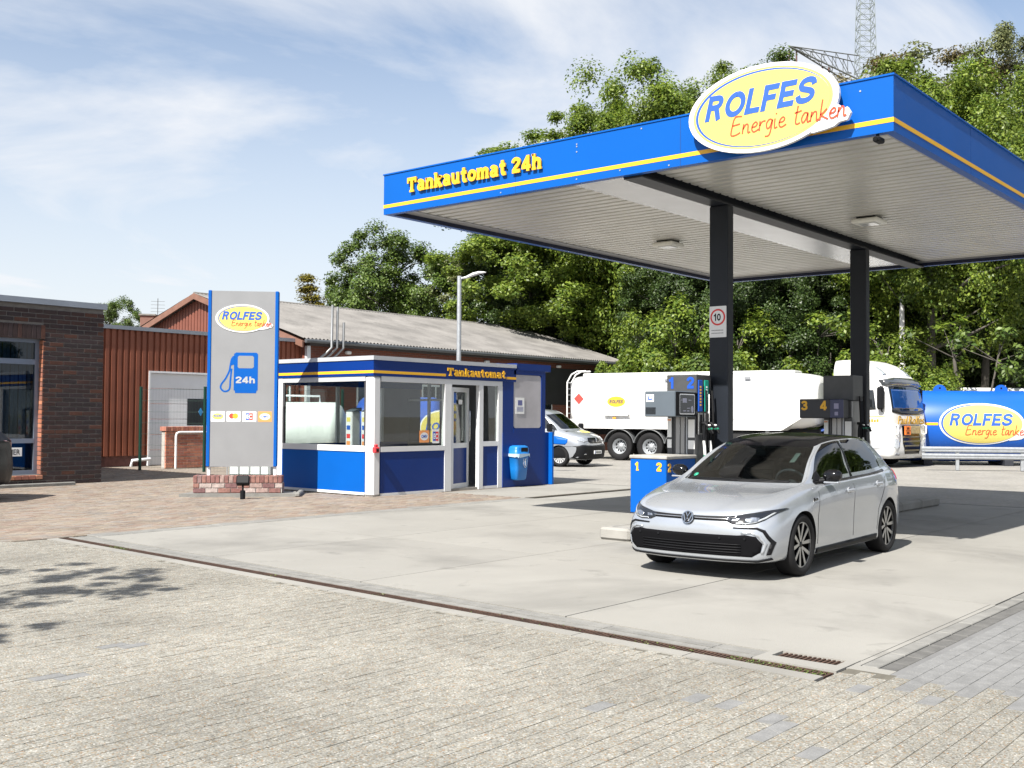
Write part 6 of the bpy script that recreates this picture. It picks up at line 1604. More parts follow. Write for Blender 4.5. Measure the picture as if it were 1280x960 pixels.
for sd in (1, -1):
    q = lambda pts: [(sd * a, b) for a, b in pts]
    patch(VB, 'headlight', q([(.50, .86), (.62, .97), (.80, 1.0), (.88, .96), (.84, .86), (.70, .80)]), front_p, mat('van_lamp', (.45, .48, .52), .1, metal=.4, var=.4, vscale=30, coat=1), t, .012, .02, .04)
    patch(VB, 'fog_lamp', q([(.60, .42), (.74, .40), (.70, .44)]), front_p, CHROME, t, .02, .01, .03)
    pj = right_p if sd > 0 else left_p
    patch(VB, 'blue_film', [(.62, .80), (.70, .72), (1.2, .74), (4.7, .72), (4.7, 1.06), (1.4, 1.04), (.9, .98), (.62, .92)], pj, BLUE, t, .004, .006, .1)
    patch(VB, 'wing_window', [(1.05, 1.18), (1.30, 1.24), (1.36, 1.46), (1.22, 1.36)], pj, DARKGLASS, t, .004, .006, .05)
m = MB(); m.rbox((-.035, -.26, .42), (-.01, .26, .53), .004); pl = m.build('number_plate', PAPER, t)
m = MB(); m.box((-.037, -.26, .42), (-.034, -.215, .53), 0) if False else m.box((-.0375, .215, .422), (-.0345, .26, .528), 0); m.build('plate_strip', ECB, pl)
m = MB(); [m.box((-.0375, -.19 + .075 * k, .445), (-.0345, -.145 + .075 * k, .505)) for k in range(5)]; m.build('plate_marks', mat('plate_ink', (.05, .05, .05), .5), pl)
m = MB(); m.rbox((-.02, -.1, .80), (.05, .1, .93), .02); m.build('badge', CHROME, t)
for sd in (1, -1):
    m = MB(); m.rbox((1.12, sd * 1.0, 1.14), (1.28, sd * 1.19, 1.42), .04); m.build('door_mirror', BLACK, t)
for (x, s_) in ((.93, -1), (.93, 1), (4.2, -1), (4.2, 1)): wheel(t, x, s_ * .83, .335, .335, .235, .21, s_, 'cover', mat('wheel_cover', (.60, .61, .62), .3, metal=.5))

# ------------------------------------------------------------------ tanker trailer
TW = mat('tanker_white', (.66, .66, .65), .3, var=.035, vscale=.6, coat=.4)
hd = V((.138, -.99, 0)).normalized()
TR = thing('tanker_trailer', 'long white tanker trailer with grey wheels and red diamond plate', 'trailer', (35.12, 25.73, 0), math.atan2(hd.y, hd.x), local=True)
def tsec(hw, z0, z1, n=48, e=3.7):
    zc = (z0 + z1) / 2; hz = (z1 - z0) / 2; out = []
    for k in range(n):
        a = 2 * math.pi * k / n; c, s_ = math.cos(a), math.sin(a)
        out.append((hw * math.copysign(abs(c) ** (2 / e), c), zc + hz * math.copysign(abs(s_) ** (2 / e), s_)))
    return out
m = MB(); stn = [(.30, .90, .92), (.36, .985, .985), (.5, 1, 1), (2.5, 1, 1), (5, 1, 1), (7.6, 1, 1), (8.9, 1, 1), (9.3, .985, .98), (9.65, .93, .92), (9.85, .82, .82), (9.92, .6, .6)]
vs = []; n_ = 48
for x, kw, kz in stn:
    zb_ = 1.62 if x < 8.8 else 1.62 + (x - 8.8) * .10
    for y, z in tsec(1.25 * kw, 2.36 - (2.36 - 1.26) * kz, 2.36 + (3.26 - 2.36) * kz, n_): vs.append((x, y, z))
m.add(vs, [(i * n_ + k, i * n_ + (k + 1) % n_, (i + 1) * n_ + (k + 1) % n_, (i + 1) * n_ + k) for i in range(len(stn) - 1) for k in range(n_)], 0, True)
m.add(vs[:n_], [list(range(n_))]); m.add(vs[-n_:], [list(range(n_))])
m.build('tank_body', TW, TR)
for x in (2.0, 3.9, 5.7, 7.4):
    m = MB(); sec = tsec(1.2535, 1.257, 3.2635); vs_ = []
    for y, z in sec: vs_ += [(x - .012, y, z), (x + .012, y, z)]
    n4 = len(sec); m.add(vs_, [(2 * i, 2 * i + 1, (2 * i + 3) % (2 * n4), (2 * i + 2) % (2 * n4)) for i in range(n4)], 0, True)
    m.build('weld_seam', mat('seam_grey', (.50, .50, .50), .4), TR)
m = MB(); m.rbox((.45, -.45, 3.24), (9.0, .45, 3.36), .04); m.build('walkway', TW, TR)
m = MB(); m.box((.35, -1.265, 1.20), (8.75, -1.19, 1.53)); m.box((.35, 1.19, 1.20), (8.75, 1.26, 1.56)); m.build('side_skirt', TW, TR)
m = MB(); m.box((.35, -1.275, 1.53), (8.75, -1.24, 1.56)); m.build('skirt_edge', mat('skirt_shade', (.62, .63, .64), .4), TR)
m = MB(); m.prism([(8.75, 1.2), (8.75, 1.65), (9.75, 1.95), (9.8, 1.85)], 'y', -1.2, 1.2); m.build('nose_underside', TW, TR)
m = MB(); m.box((.4, -.5, .95), (8.8, .5, 1.3)); m.box((8.6, -.4, 1.1), (9.9, .4, 1.25)); m.build('chassis', BLACK, TR)
m = MB(); m.rbox((5.6, -1.15, .55), (7.6, 1.15, 1.15), .05); m.build('equipment_box', mat('chassis_black', (.012, .012, .013), .6), TR)
m = MB()
for y in (-.6, .6): m.box((8.0, y - .06, .35), (8.12, y + .06, 1.2)); m.box((7.9, y - .15, .3), (8.22, y + .15, .35))
m.build('landing_leg', GALV, TR)
m = MB(); m.box((.3, -1.2, .65), (.42, 1.2, .85)); m.build('rear_bumper', WHITE, TR)
for x in (2.46, 3.72, 4.98):
    for s_ in (-1, 1):
        wheel(TR, x, s_ * 1.06, .53, .53, .30, .36, s_, 'truck', GALV)
        m = MB(); pts = [(x + .64 * math.cos(R(a)), s_ * 1.07, .53 + .64 * math.sin(R(a))) for a in range(12, 170, 12)]
        vs = []
        for p in pts:
            for yy in (-.2, .2): vs.append((p[0], p[1] + yy, p[2]))
        m.add(vs, [(2 * i, 2 * i + 1, 2 * i + 3, 2 * i + 2) for i in range(len(pts) - 1)], 0, True)
        vs2 = [(a - (.0), b, c + .02) for a, b, c in vs]; m.add(vs2, [(2 * i, 2 * i + 1, 2 * i + 3, 2 * i + 2) for i in range(len(pts) - 1)], 0, True)
        m.tube([(p[0], p[1] + s_ * .2, p[2] + .01) for p in pts], .022, 6)
        m.build('mudguard', mat('mudguard', (.10, .105, .11), .4), TR)
m = MB()
for y in (-1.18, -.83): m.tube([(.16, y, 1.15), (.16, y, 3.0), (.35, y, 3.30), (.6, y, 3.42), (1.0, y, 3.42)], .03, 7)
for k in range(8): m.cyl((.16, -1.18, 1.3 + k * .24), (.16, -.83, 1.3 + k * .24), .02, n=6)
m.build('ladder', WHITE, TR)
m = MB(); T = frame((2.35, -1.262, 2.18), (1, 0, 0), (0, 0, 1)); m.prism(rrect(-.52, -.48, .52, .48, .05), 'z', 0, .02, 0, T); m.build('logo_board', mat('board_white', (.58, .60, .62), .4), TR)
m = MB(); T2 = T @ Matrix.Translation((0, .05, .021)); m.prism(ellipse(.38, .20, 32), 'z', 0, .004, 0, T2); bold_text(m, 'ROLFES', T2 @ Matrix.Translation((0, .0, .004)), w=.58, h=.13, shear=.2, depth=.003, mi=1); m.build('logo', [mat('trailer_yellow', (.55, .36, .03), .4), mat('logo_olive', (.09, .08, .10), .4)], TR)
m = MB(); m.prism([(-.21, 0), (0, .21), (.21, 0), (0, -.21)], 'z', 0, .008, 0, frame((.72, -1.262, 2.35), (1, 0, 0), (0, 0, 1))); m.build('hazard_diamond', mat('hazard_red', (.75, .06, .05), .4), TR)
m = MB()
for x in (2.2, 4.9): m.rbox((x, -1.29, 1.57), (x + .14, -1.26, 1.64), .01)
m.build('marker_lamp', mat('amber', (.8, .30, .03), .3), TR)
m = MB(); m.rbox((4.3, -1.24, 3.0), (4.42, -1.17, 3.08), .01); m.rbox((7.4, -1.24, 3.02), (7.62, -1.17, 3.12), .01); m.build('top_lamp', GREYP, TR)
m = MB(); m.tube([(9.0, -.3, 1.3), (9.4, -.35, 1.05), (9.9, -.3, 1.2), (10.4, -.3, 1.35)], .04, 7); m.tube([(9.0, .1, 1.35), (9.5, .0, 1.15), (10.3, .05, 1.4)], .035, 7); m.build('air_hose', mat('hose_blue', (.02, .06, .25), .5), TR)

# ------------------------------------------------------------------ tractor unit
hd = V((-.127, -.992, 0)).normalized()
c0 = V((*at(12.75, 36.0), 0)) + V((-hd.y, hd.x, 0)) * 1.25
TC = thing('truck_tractor', 'white truck cab with high roof and yellow lettering facing right', 'truck', (c0.x, c0.y, 0), math.atan2(-hd.y, -hd.x), local=True)
# local +X runs back from the bumper, truck's right side is local +Y
lev = [(.30, .10, 1.16, .16), (.45, .02, 1.22, .2), (.62, 0, 1.24, .2), (.95, .02, 1.24, .18), (1.35, .05, 1.24, .16), (1.82, .08, 1.24, .16), (1.95, .10, 1.24, .16), (2.35, .17, 1.23, .16), (2.78, .26, 1.21, .16), (2.90, .30, 1.20, .16), (3.08, .48, 1.18, .18), (3.3, .70, 1.15, .22), (3.5, .98, 1.11, .28), (3.63, 1.30, 1.04, .3), (3.68, 1.55, .95, .3)]
m = MB(); vs = []; XR = 2.25
def ring(z, x0, hw, r):
    pts = []
    for cx_, cy_, a0 in ((x0 + r, hw - r, 180), (x0 + r, -hw + r, 270)):
        pass
    for k in range(7): a = R(90 + 90 * k / 6); pts.append((x0 + r + r * math.cos(a), hw - r + r * math.sin(a)))
    mid = [(x0 - .05 * (1 - (y / (hw - r)) ** 2), y) for y in np.linspace(hw - r, -(hw - r), 9)[1:-1]]
    pts += [(float(a), float(b)) for a, b in mid]
    for k in range(7): a = R(180 + 90 * k / 6); pts.append((x0 + r + r * math.cos(a), -hw + r + r * math.sin(a)))
    pts += [(XR, -hw), (XR, hw)]
    return [(a, b, z) for a, b in pts]
rg = [ring(*q) for q in lev]; n_ = len(rg[0]); vs = [p for r_ in rg for p in r_]
m.add(vs, [(i * n_ + k, i * n_ + (k + 1) % n_, (i + 1) * n_ + (k + 1) % n_, (i + 1) * n_ + k) for i in range(len(rg) - 1) for k in range(n_)], 0, True)
m.add(rg[0], [list(range(n_))]); m.add(rg[-1], [list(range(n_))])
# wheel well in front
cab_me = m.mesh('cab', [TW, BLACK])
ob = bpy.data.objects.new('cab', cab_me); COL.objects.link(ob)
cm = MB(); cm.cyl((1.42, -2, .52), (1.42, 2, .52), .62, n=32, mi=1); co = bpy.data.objects.new('c', cm.mesh('c', [TW, BLACK])); COL.objects.link(co)
md = ob.modifiers.new('b', 'BOOLEAN'); md.operation = 'DIFFERENCE'; md.object = co; md.solver = 'EXACT'; md.material_mode = 'INDEX'
dg = bpy.context.evaluated_depsgraph_get(); dg.update(); cab_ev = bpy.data.meshes.new_from_object(ob.evaluated_get(dg))
for o_ in (ob, co): bpy.data.objects.remove(o_)
cab = link('cab', cab_ev, TC)
bm_ = bmesh.new(); bm_.from_mesh(cab_ev); CB = BVHTree.FromBMesh(bm_); bm_.free()
patch(CB, 'windscreen', [(-1.12, 1.93), (-.6, 1.88), (.6, 1.88), (1.12, 1.93), (1.10, 2.72), (.6, 2.78), (-.6, 2.78), (-1.10, 2.72)], front_p, mat('truck_glass', (.012, .02, .035), .03, coat=1), TC, .006, .02, .08)
patch(CB, 'windscreen_reflection', [(-1.02, 1.99), (1.02, 1.99), (.98, 2.64), (-.98, 2.64)], front_p, mat('painted_reflection_blue', (.010, .05, .19), .05, coat=1, var=.2), TC, .009, .01, .08)  # blue reflected in the windscreen, painted on as a patch
patch(CB, 'wiper_cowl', [(-1.13, 1.86), (-.6, 1.78), (.6, 1.78), (1.13, 1.86), (1.13, 1.95), (.6, 1.90), (-.6, 1.90), (-1.13, 1.95)], front_p, GLOSSB, TC, .012, .02, .08)
gr = patch(CB, 'grille', [(-.62, 1.42), (.62, 1.42), (.62, .80), (.5, .45), (-.5, .45), (-.62, .80)], front_p, GLOSSB, TC, .008, .02, .08)
for z in (.55, .70, .85, 1.0): patch(CB, 'grille_bar', [(-.6 + (.08 if z < .8 else 0), z), (.6 - (.08 if z < .8 else 0), z), (.6 - (.08 if z < .8 else 0), z + .05), (-.6 + (.08 if z < .8 else 0), z + .05)], front_p, mat('grille_bronze', (.17, .15, .10), .35, metal=.6), gr, .03, .04, .1)
m = MB(); F = frame((-.06, .18, 1.24), (0, -1, 0), (0, 0, 1)); 
m.rbox((-.075, .16, 1.10), (-.045, .56, 1.40), .006); m.build('orange_plate', mat('plate_orange', (.80, .19, .03), .4), TC)
m = MB(); m.box((-.078, .17, 1.235), (-.074, .55, 1.25), 0); [m.box((-.078, .28 + .06 * k, z), (-.074, .32 + .06 * k, z + .08), 0) for k in range(3) for z in (1.13, 1.28)]; m.build('plate_digits', BLACK, TC)
m = MB(); m.rbox((-.07, -.55, 1.14), (-.045, .14, 1.40), .02); m.build('radiator_panel', mat('panel_gold', (.45, .38, .22), .35, metal=.5, var=.3, vscale=10), TC)
for w_, y_, k_ in (('Paul', .62, .62), ('Rolfes', -.36, 1.08)):
    m = MB(); text(m, w_, frame((-.012, y_, 1.60), (0, -1, 0), (-.09, 0, 1)), w=k_, h=.28, bold=.008, depth=.02); m.build('lettering', mat('cab_yellow', (.46, .27, .03), .4), TC)
for sd in (1, -1):
    q = lambda pts: [(sd * a, b) for a, b in pts]
    patch(CB, 'headlight', q([(.80, .95), (1.10, 1.0), (1.16, .70), (1.02, .58), (.85, .68)]), front_p, mat('truck_lamp', (.62, .65, .68), .12, metal=.4, var=.3, vscale=20, coat=1), TC, .012, .02, .05)
    patch(CB, 'fog_lamp', q([(.80, .40), (1.10, .42), (1.05, .50), (.82, .48)]), front_p, GREYP, TC, .012, .02, .05)
    m = MB(); m.tube([(.05, sd * .98, 1.1), (-.05, sd * 1.0, 1.15), (-.05, sd * 1.0, 1.4), (.05, sd * .98, 1.45)], .025, 6); m.build('grab_bar', WHITE, TC)
    pj = right_p if sd > 0 else left_p
    patch(CB, 'side_window', [(.62, 1.95), (1.75, 1.90), (1.75, 2.62), (.72, 2.62)], pj, DARKGLASS, TC, .006, .02, .1)
    m = MB(); m.rbox((.28, sd * 1.27, 1.95), (.50, sd * 1.46, 2.72), .05); m.tube([(.4, sd * 1.2, 2.72), (.4, sd * 1.36, 2.75), (.4, sd * 1.36, 2.0), (.4, sd * 1.2, 1.85)], .025, 6); m.build('side_mirror', BLACK, TC)
    patch(CB, 'step_panel', [(.45, .62), (.95, .62), (.9, 1.2), (.45, 1.25)], pj, mat('step_grey', (.62, .64, .66), .5), TC, .006, .02, .1)
    patch(CB, 'side_line', [(.30, 1.70), (1.5, 1.74), (1.5, 1.765), (.30, 1.725)], pj, mat('cab_yellow', (.46, .27, .03), .4), TC, .004, .01, .1)
    wheel(TC, 1.42, sd * 1.06, .52, .52, .29, .32, sd, 'truck', GALV); wheel(TC, 5.0, sd * 1.0, .52, .52, .29, .34, sd, 'truck', GALV)
m = MB(); T = frame((1.05, 1.247, 1.58), (-1, 0, 0), (0, 0, 1)); [m.box((-.55 + .1 * k, -.05, 0), (-.55 + .1 * k + .075, .05 - .02 * (k % 2), .004), 0, T) for k in range(11)]; m.build('side_lettering', mat('cab_yellow', (.46, .27, .03), .4), TC)
patch(CB, 'sun_visor', [(-1.17, 2.76), (-.6, 2.80), (.6, 2.80), (1.17, 2.76), (1.18, 2.93), (.6, 3.0), (-.6, 3.0), (-1.18, 2.93)], front_p, mat('visor_smoke', (.05, .055, .06), .15, coat=1), TC, .07, .08, .08)
for sd in (1, -1):
    hit = CB.ray_cast(V((-2, sd * .8, 3.25)), V((1, 0, 0)))[0]
    patch(CB, 'roof_lamp', [(sd * .70, 3.15), (sd * .98, 3.12), (sd * .95, 3.38), (sd * .75, 3.42)], front_p, mat('roof_lamp', (.42, .46, .50), .1, coat=1, var=.3, vscale=20), TC, .01, .02, .05)
m = MB(); m.rbox((.02, -.26, .32), (.05, .26, .43), .004); m.build('number_plate', PAPER, TC)
m = MB(); m.box((2.25, -.42, .75), (6.0, .42, 1.0)); m.rbox((2.5, .55, .5), (3.9, 1.15, 1.05), .08); m.rbox((2.5, -1.15, .5), (3.9, -.55, 1.05), .08); m.cyl((4.95, 0, 1.0), (4.95, 0, 1.18), .5, n=20); m.build('chassis', BLACK, TC)
m = MB(); m.rbox((2.2, -1.1, 1.0), (2.32, 1.1, 3.4), .05); m.build('cab_rear', TW, TC)

# ================================================================== big blue tank and guard rail on the right
o = at(16.6, 39.3)
BT = thing('storage_tank', 'big blue cylindrical tank with yellow oval behind the steel guard rail', 'tank', (o[0], o[1], 0), R(-50.27 - 5), local=True)
TB = mat('tank_bright_blue', (.003, .085, .42), .38, var=.10, vscale=.7)
r, zc = 1.28, 1.40
x0, x1 = -2.5, 6.5
prof = [(0, x0 - .3)] + [(r * math.sin(R(a)), x0 - .3 * math.cos(R(a))) for a in (25, 50, 75)] + [(r, x0), (r, 1), (r, x1)] + [(r * math.cos(R(a)), x1 + .3 * math.sin(R(a))) for a in (25, 55)] + [(0, x1 + .3)]
m = MB(); m.lathe(prof, (0, 0, zc), (1, 0, 0), 48); m.build('shell', TB, BT)
for x in (-.95, 1.22):
    m = MB(); q = [(x + .24 * math.cos(R(a)), zc + r - .03 + .26 * math.sin(R(a))) for a in range(0, 181, 15)]; m.prism(q, 'y', -.02, .02); lug = m.build('lifting_lug', TB, BT)
    m = MB(); m.cyl((x, -.024, zc + r + .10), (x, -.019, zc + r + .10), .035, n=14); m.build('hole', BLACK, lug)
for x in (-1.6, 1.2, 4.2):
    m = MB(); m.box((x - .15, -.8, 0), (x + .15, .9, zc - r * .62)); m.build('saddle', mat('saddle_dark', (.02, .022, .03), .7), BT)
def on_tank(mb):
    """bend a flat layer (x, z, depth) round the tank shell"""
    out = []
    for x, y, z in mb.v:
        s_ = (z - zc) / r; a = max(-1.3, min(1.3, s_)); rr2 = r + y
        out.append((x, -rr2 * math.cos(a), zc + rr2 * math.sin(a)))
    mb.v = out; return mb
def sub(mb, lim=.09):
    bm = bmesh.new(); vv = [bm.verts.new(p) for p in mb.v]
    mi = []
    for f, k in zip(mb.f, mb.m):
        try: fc = bm.faces.new([vv[i] for i in f]); fc.material_index = k
        except ValueError: pass
    bmesh.ops.triangulate(bm, faces=bm.faces[:])
    for _ in range(4):
        e = [q for q in bm.edges if abs(q.verts[0].co.z - q.verts[1].co.z) > lim]
        if not e: break
        bmesh.ops.subdivide_edges(bm, edges=e, cuts=1); bmesh.ops.triangulate(bm, faces=bm.faces[:])
    bm.verts.index_update(); n_ = MB(); n_.v = [tuple(v_.co) for v_ in bm.verts]; n_.f = [[v_.index for v_ in f.verts] for f in bm.faces]; n_.m = [f.material_index for f in bm.faces]; n_.s = [False] * len(n_.f)
    bm.free(); return n_
FT = frame((.10, 0, zc + .10), (1, 0, 0), (0, 0, 1))
def flat(fn):
    m = MB(); fn(m); m2 = MB(); m2.v = [(x, -y if False else -y, z) for x, y, z in m.v]; m2.f = m.f; m2.m = m.m; m2.s = m.s
    return on_tank(sub(m2))
A, B_ = 1.46, .78
flat(lambda m: (m.prism(ellipse(A, B_, 56), 'z', .004, .008, 0, FT), m.prism([(x * A, y * A) for x, y in [(.86, -.14), (.93, -.10), (1.0, -.14), (1.04, -.20), (1.10, -.18), (1.14, -.25), (1.10, -.33), (1.0, -.34), (.94, -.38), (.84, -.40), (.66, -.42), (.70, -.2)]], 'z', .004, .0075, 0, FT))).build('emblem_plate', WHITE, BT)
flat(lambda m: (m.prism(ellipse(A * .955, B_ * .94, 56), 'z', .008, .010, 0, FT), m.prism(ellipse(A * .93, B_ * .90, 56, .03, -.012), 'z', .010, .013, 1, FT))).build('emblem_face', [INK, LEMON], BT)
flat(lambda m: bold_text(m, 'ROLFES', FT @ Matrix.Translation((-.02, .14, .014)), w=A * 1.50, h=.44, weight=.21, shear=.26, depth=.004)).build('lettering', INK, BT)
flat(lambda m: script(m, 'Energie tanken', FT @ Matrix.Translation((-.55, -.40, .015)), A * 1.48, .16, .004)).build('script_lettering', ORG, BT)
m = MB(); zz_ = zc + .03
for xa, xb in ((x0, .10 - A - .03), (.10 + A + .12, x1)):
    m = MB(); m.box((xa, -.0, zz_), (xb, .006, zz_ + .09)); on_tank(sub(m, .05)).build('stripe', YEL, BT)
# guard rail
a = at(13.2, 34.7); b = at(20.5, 33.95)
ang = math.atan2(b[1] - a[1], b[0] - a[0]); LEN = math.hypot(b[0] - a[0], b[1] - a[1])
GRD = thing('guard_rail', 'galvanised double steel guard rail on posts before the blue tank', 'guard rail', (a[0], a[1], 0), ang, local=True)
for z in (.575, .355):
    m = MB(); w_ = .185
    q = [(-.02, z), (-.06, z + .04), (-.06, z + .07), (-.03, z + w_ / 2), (-.06, z + w_ - .07), (-.06, z + w_ - .04), (-.02, z + w_), (-.012, z + w_), (-.05, z + w_ - .045), (-.02, z + w_ / 2), (-.05, z + .045), (-.012, z)]
    m.prism(q, 'x', 0, LEN); m.build('rail_beam', GALV, GRD)
for x in (1.12, 3.12, 5.1, 7.0):
    m = MB(); m.rbox((x - .05, -.01, 0), (x + .05, .09, .62), .01); m.build('post', GALV, GRD)

# white vans parked behind the tank
for i, (xc, d, ln) in enumerate(((15.6, 46, 3.4), (20.8, 45.5, 4.6))):
    o = at(xc, d)
    t = thing('parked_trailer', ('short white box trailer roof glimpsed between tree trunks above the blue tank', 'long white box trailer roof glimpsed above the right end of the blue tank')[i], 'trailer', (o[0], o[1], 0), R(-50.27), group='white trailers behind the blue tank', local=True)
    m = MB(); m.rbox((-ln / 2, -1.1, .55), (ln / 2, 1.1, 2.95), .12); m.build('box_body', WHITE, t)
    m = MB(); m.rbox((-ln / 2 + .3, -1.115, 2.05), (ln / 2 - .3, -1.09, 2.5), .02); m.build('window', SCREEN, t)
    for s_ in (-1, 1): wheel(t, .2, s_ * .95, .33, .33, .2, .2, s_, 'cover', mat('wheel_cover', (.60, .61, .62), .3))

# ================================================================== power line mast
o = at(43.5, 132)
PM = thing('lattice_mast', 'tall grey lattice power mast with dark cross arm above the trees', 'mast', (o[0], o[1], 0), R(-50.27), local=True)
MG = mat('mast_grey', (.20, .23, .215), .5, metal=.3, var=.1); MD = mat('mast_dark', (.06, .065, .06), .6)
m = MB(); zt = 60.0
def wdt(z): return 1.9 - 1.2 * max(0, min(1, (z - 8) / 52.0))
zs_ = [0, 8, 16, 24, 31, 37, 42]; z = 42.0
while z < 60: z += 1.35; zs_.append(z)
for (sx_, sy_) in ((-1, -1), (1, -1), (1, 1), (-1, 1)):
    m.tube([(sx_ * wdt(z_), sy_ * wdt(z_), z_) for z_ in zs_], .038, 4)
for za, zb2 in zip(zs_, zs_[1:]):
    ca = [(-wdt(za), -wdt(za)), (wdt(za), -wdt(za)), (wdt(za), wdt(za)), (-wdt(za), wdt(za))]; cb_ = [(-wdt(zb2), -wdt(zb2)), (wdt(zb2), -wdt(zb2)), (wdt(zb2), wdt(zb2)), (-wdt(zb2), wdt(zb2))]
    for k in range(4):
        j = (k + 1) % 4
        m.cyl((*ca[k], za), (*cb_[j], zb2), .03, n=4, caps=False); m.cyl((*ca[j], za), (*cb_[k], zb2), .03, n=4, caps=False); m.cyl((*cb_[k], zb2), (*cb_[j], zb2), .04, n=4, caps=False)
m.build('tower', MG, PM)
m = MB(); tip = V((-9.6, -.4, 47.6))
for y in (-1.1, 1.1):
    m.cyl((-1.1, y, 43.2), tip, .10, n=5); m.cyl((-1.1, y, 46.2), tip, .07, n=5)
    for k in range(1, 6):
        f_ = k / 6; a_ = V((-1.1, y, 43.2)).lerp(tip, f_); b_2 = V((-1.1, y, 46.2)).lerp(tip, f_); c_ = V((-1.1, y, 43.2)).lerp(tip, max(0, f_ - 1 / 6)); m.cyl(a_, b_2, .045, n=4); m.cyl(c_, b_2, .045, n=4)
for k in range(6):
    f_ = k / 6; m.cyl(V((-1.1, -1.1, 43.2)).lerp(tip, f_), V((-1.1, 1.1, 43.2)).lerp(tip, min(1, f_ + 1 / 6)), .04, n=4)
m.cyl((1.1, 0, 43.4), (9.6, 0, 47.6), .10, n=5); m.cyl((1.1, 0, 46.2), (9.6, 0, 47.6), .07, n=5)
m.build('cross_arm', MD, PM)
m = MB()
for x, z in ((-9.5, 47.2), (-8.6, 47.0), (-5.4, 45.2), (-4.6, 45.0)): m.cyl((x, -.2, z), (x, -.2, z - 2.4), .11, n=6)
m.build('insulator', mat('insulator_brown', (.10, .05, .04), .4), PM)

# ================================================================== trees
LEAF_A = leafmat('leaf_fresh', (.052, .105, .012), (.235, .300, .042), .42)
LEAF_B = leafmat('leaf_mid', (.036, .075, .012), (.130, .185, .034), .28)
LEAF_C = leafmat('leaf_shaded', (.016, .038, .008), (.062, .098, .020), .22)  # darker green: the shade low in the wood put into the colour
LEAF_D = leafmat('leaf_olive', (.075, .095, .035), (.170, .180, .070), .25)
LEAF_E = leafmat('leaf_brownish', (.11, .085, .035), (.19, .165, .06), .25)
LEAF_Y = leafmat('leaf_yellow', (.12, .12, .018), (.25, .20, .03), .25)
BARK = mat('bark_grey', (.085, .076, .064), .9, var=.35, vscale=5, bump=.6, bscale=20, stretch=(1, 1, .3))
def leaf_cloud(rng, centres, radii, per, leaf, up=.5, squash=.75, out_c=None, droop=0.0, aspect=.55):
    """leaf-shaped faces scattered over clumps; returns verts, faces"""
    n = len(centres) * per
    c = np.repeat(centres, per, 0); rr_ = np.repeat(radii, per)[:, None]
    d = rng.normal(size=(n, 3)); d /= np.linalg.norm(d, axis=1)[:, None]
    if out_c is not None:
        oc = c - out_c; oc /= np.linalg.norm(oc, axis=1)[:, None] + 1e-6
        flip = (np.sum(d * oc, 1) < -.25) & (rng.uniform(size=n) < .7); d[flip] *= -1
    else: oc = d
    rad = np.minimum(np.abs(rng.normal(0, .60, (n, 1))) + .15, rng.uniform(.75, 1.08, (n, 1)))
    off = d * rad * rr_; off[:, 2] *= squash
    p = c + off
    p[:, 2] -= droop * (off[:, 0] ** 2 + off[:, 1] ** 2) / (rr_[:, 0] + 1e-6)
    nr = d * .6 + oc * .4 + np.array([0, 0, up]) + rng.normal(size=(n, 3)) * .55
    nr /= np.linalg.norm(nr, axis=1)[:, None]
    t = rng.normal(size=(n, 3)); t -= nr * np.sum(t * nr, 1)[:, None]; t /= np.linalg.norm(t, axis=1)[:, None] + 1e-9
    b = np.cross(nr, t)
    s = leaf * rng.uniform(.6, 1.35, (n, 1))
    fold = nr * s * .16
    v = np.stack([p - t * s, p - b * s * aspect + fold, p + t * s, p + b * s * aspect + fold], 1).reshape(-1, 3)
    return v, n
def mesh_np(name, v, nq, M_):
    me = bpy.data.meshes.new(name)
    me.vertices.add(len(v)); me.vertices.foreach_set('co', v.astype(np.float32).ravel())
    me.loops.add(nq * 4); me.loops.foreach_set('vertex_index', np.arange(nq * 4, dtype=np.int32))
    me.polygons.add(nq); me.polygons.foreach_set('loop_start', np.arange(0, nq * 4, 4, dtype=np.int32))
    me.materials.append(M_); me.update(calc_edges=True)
    return me
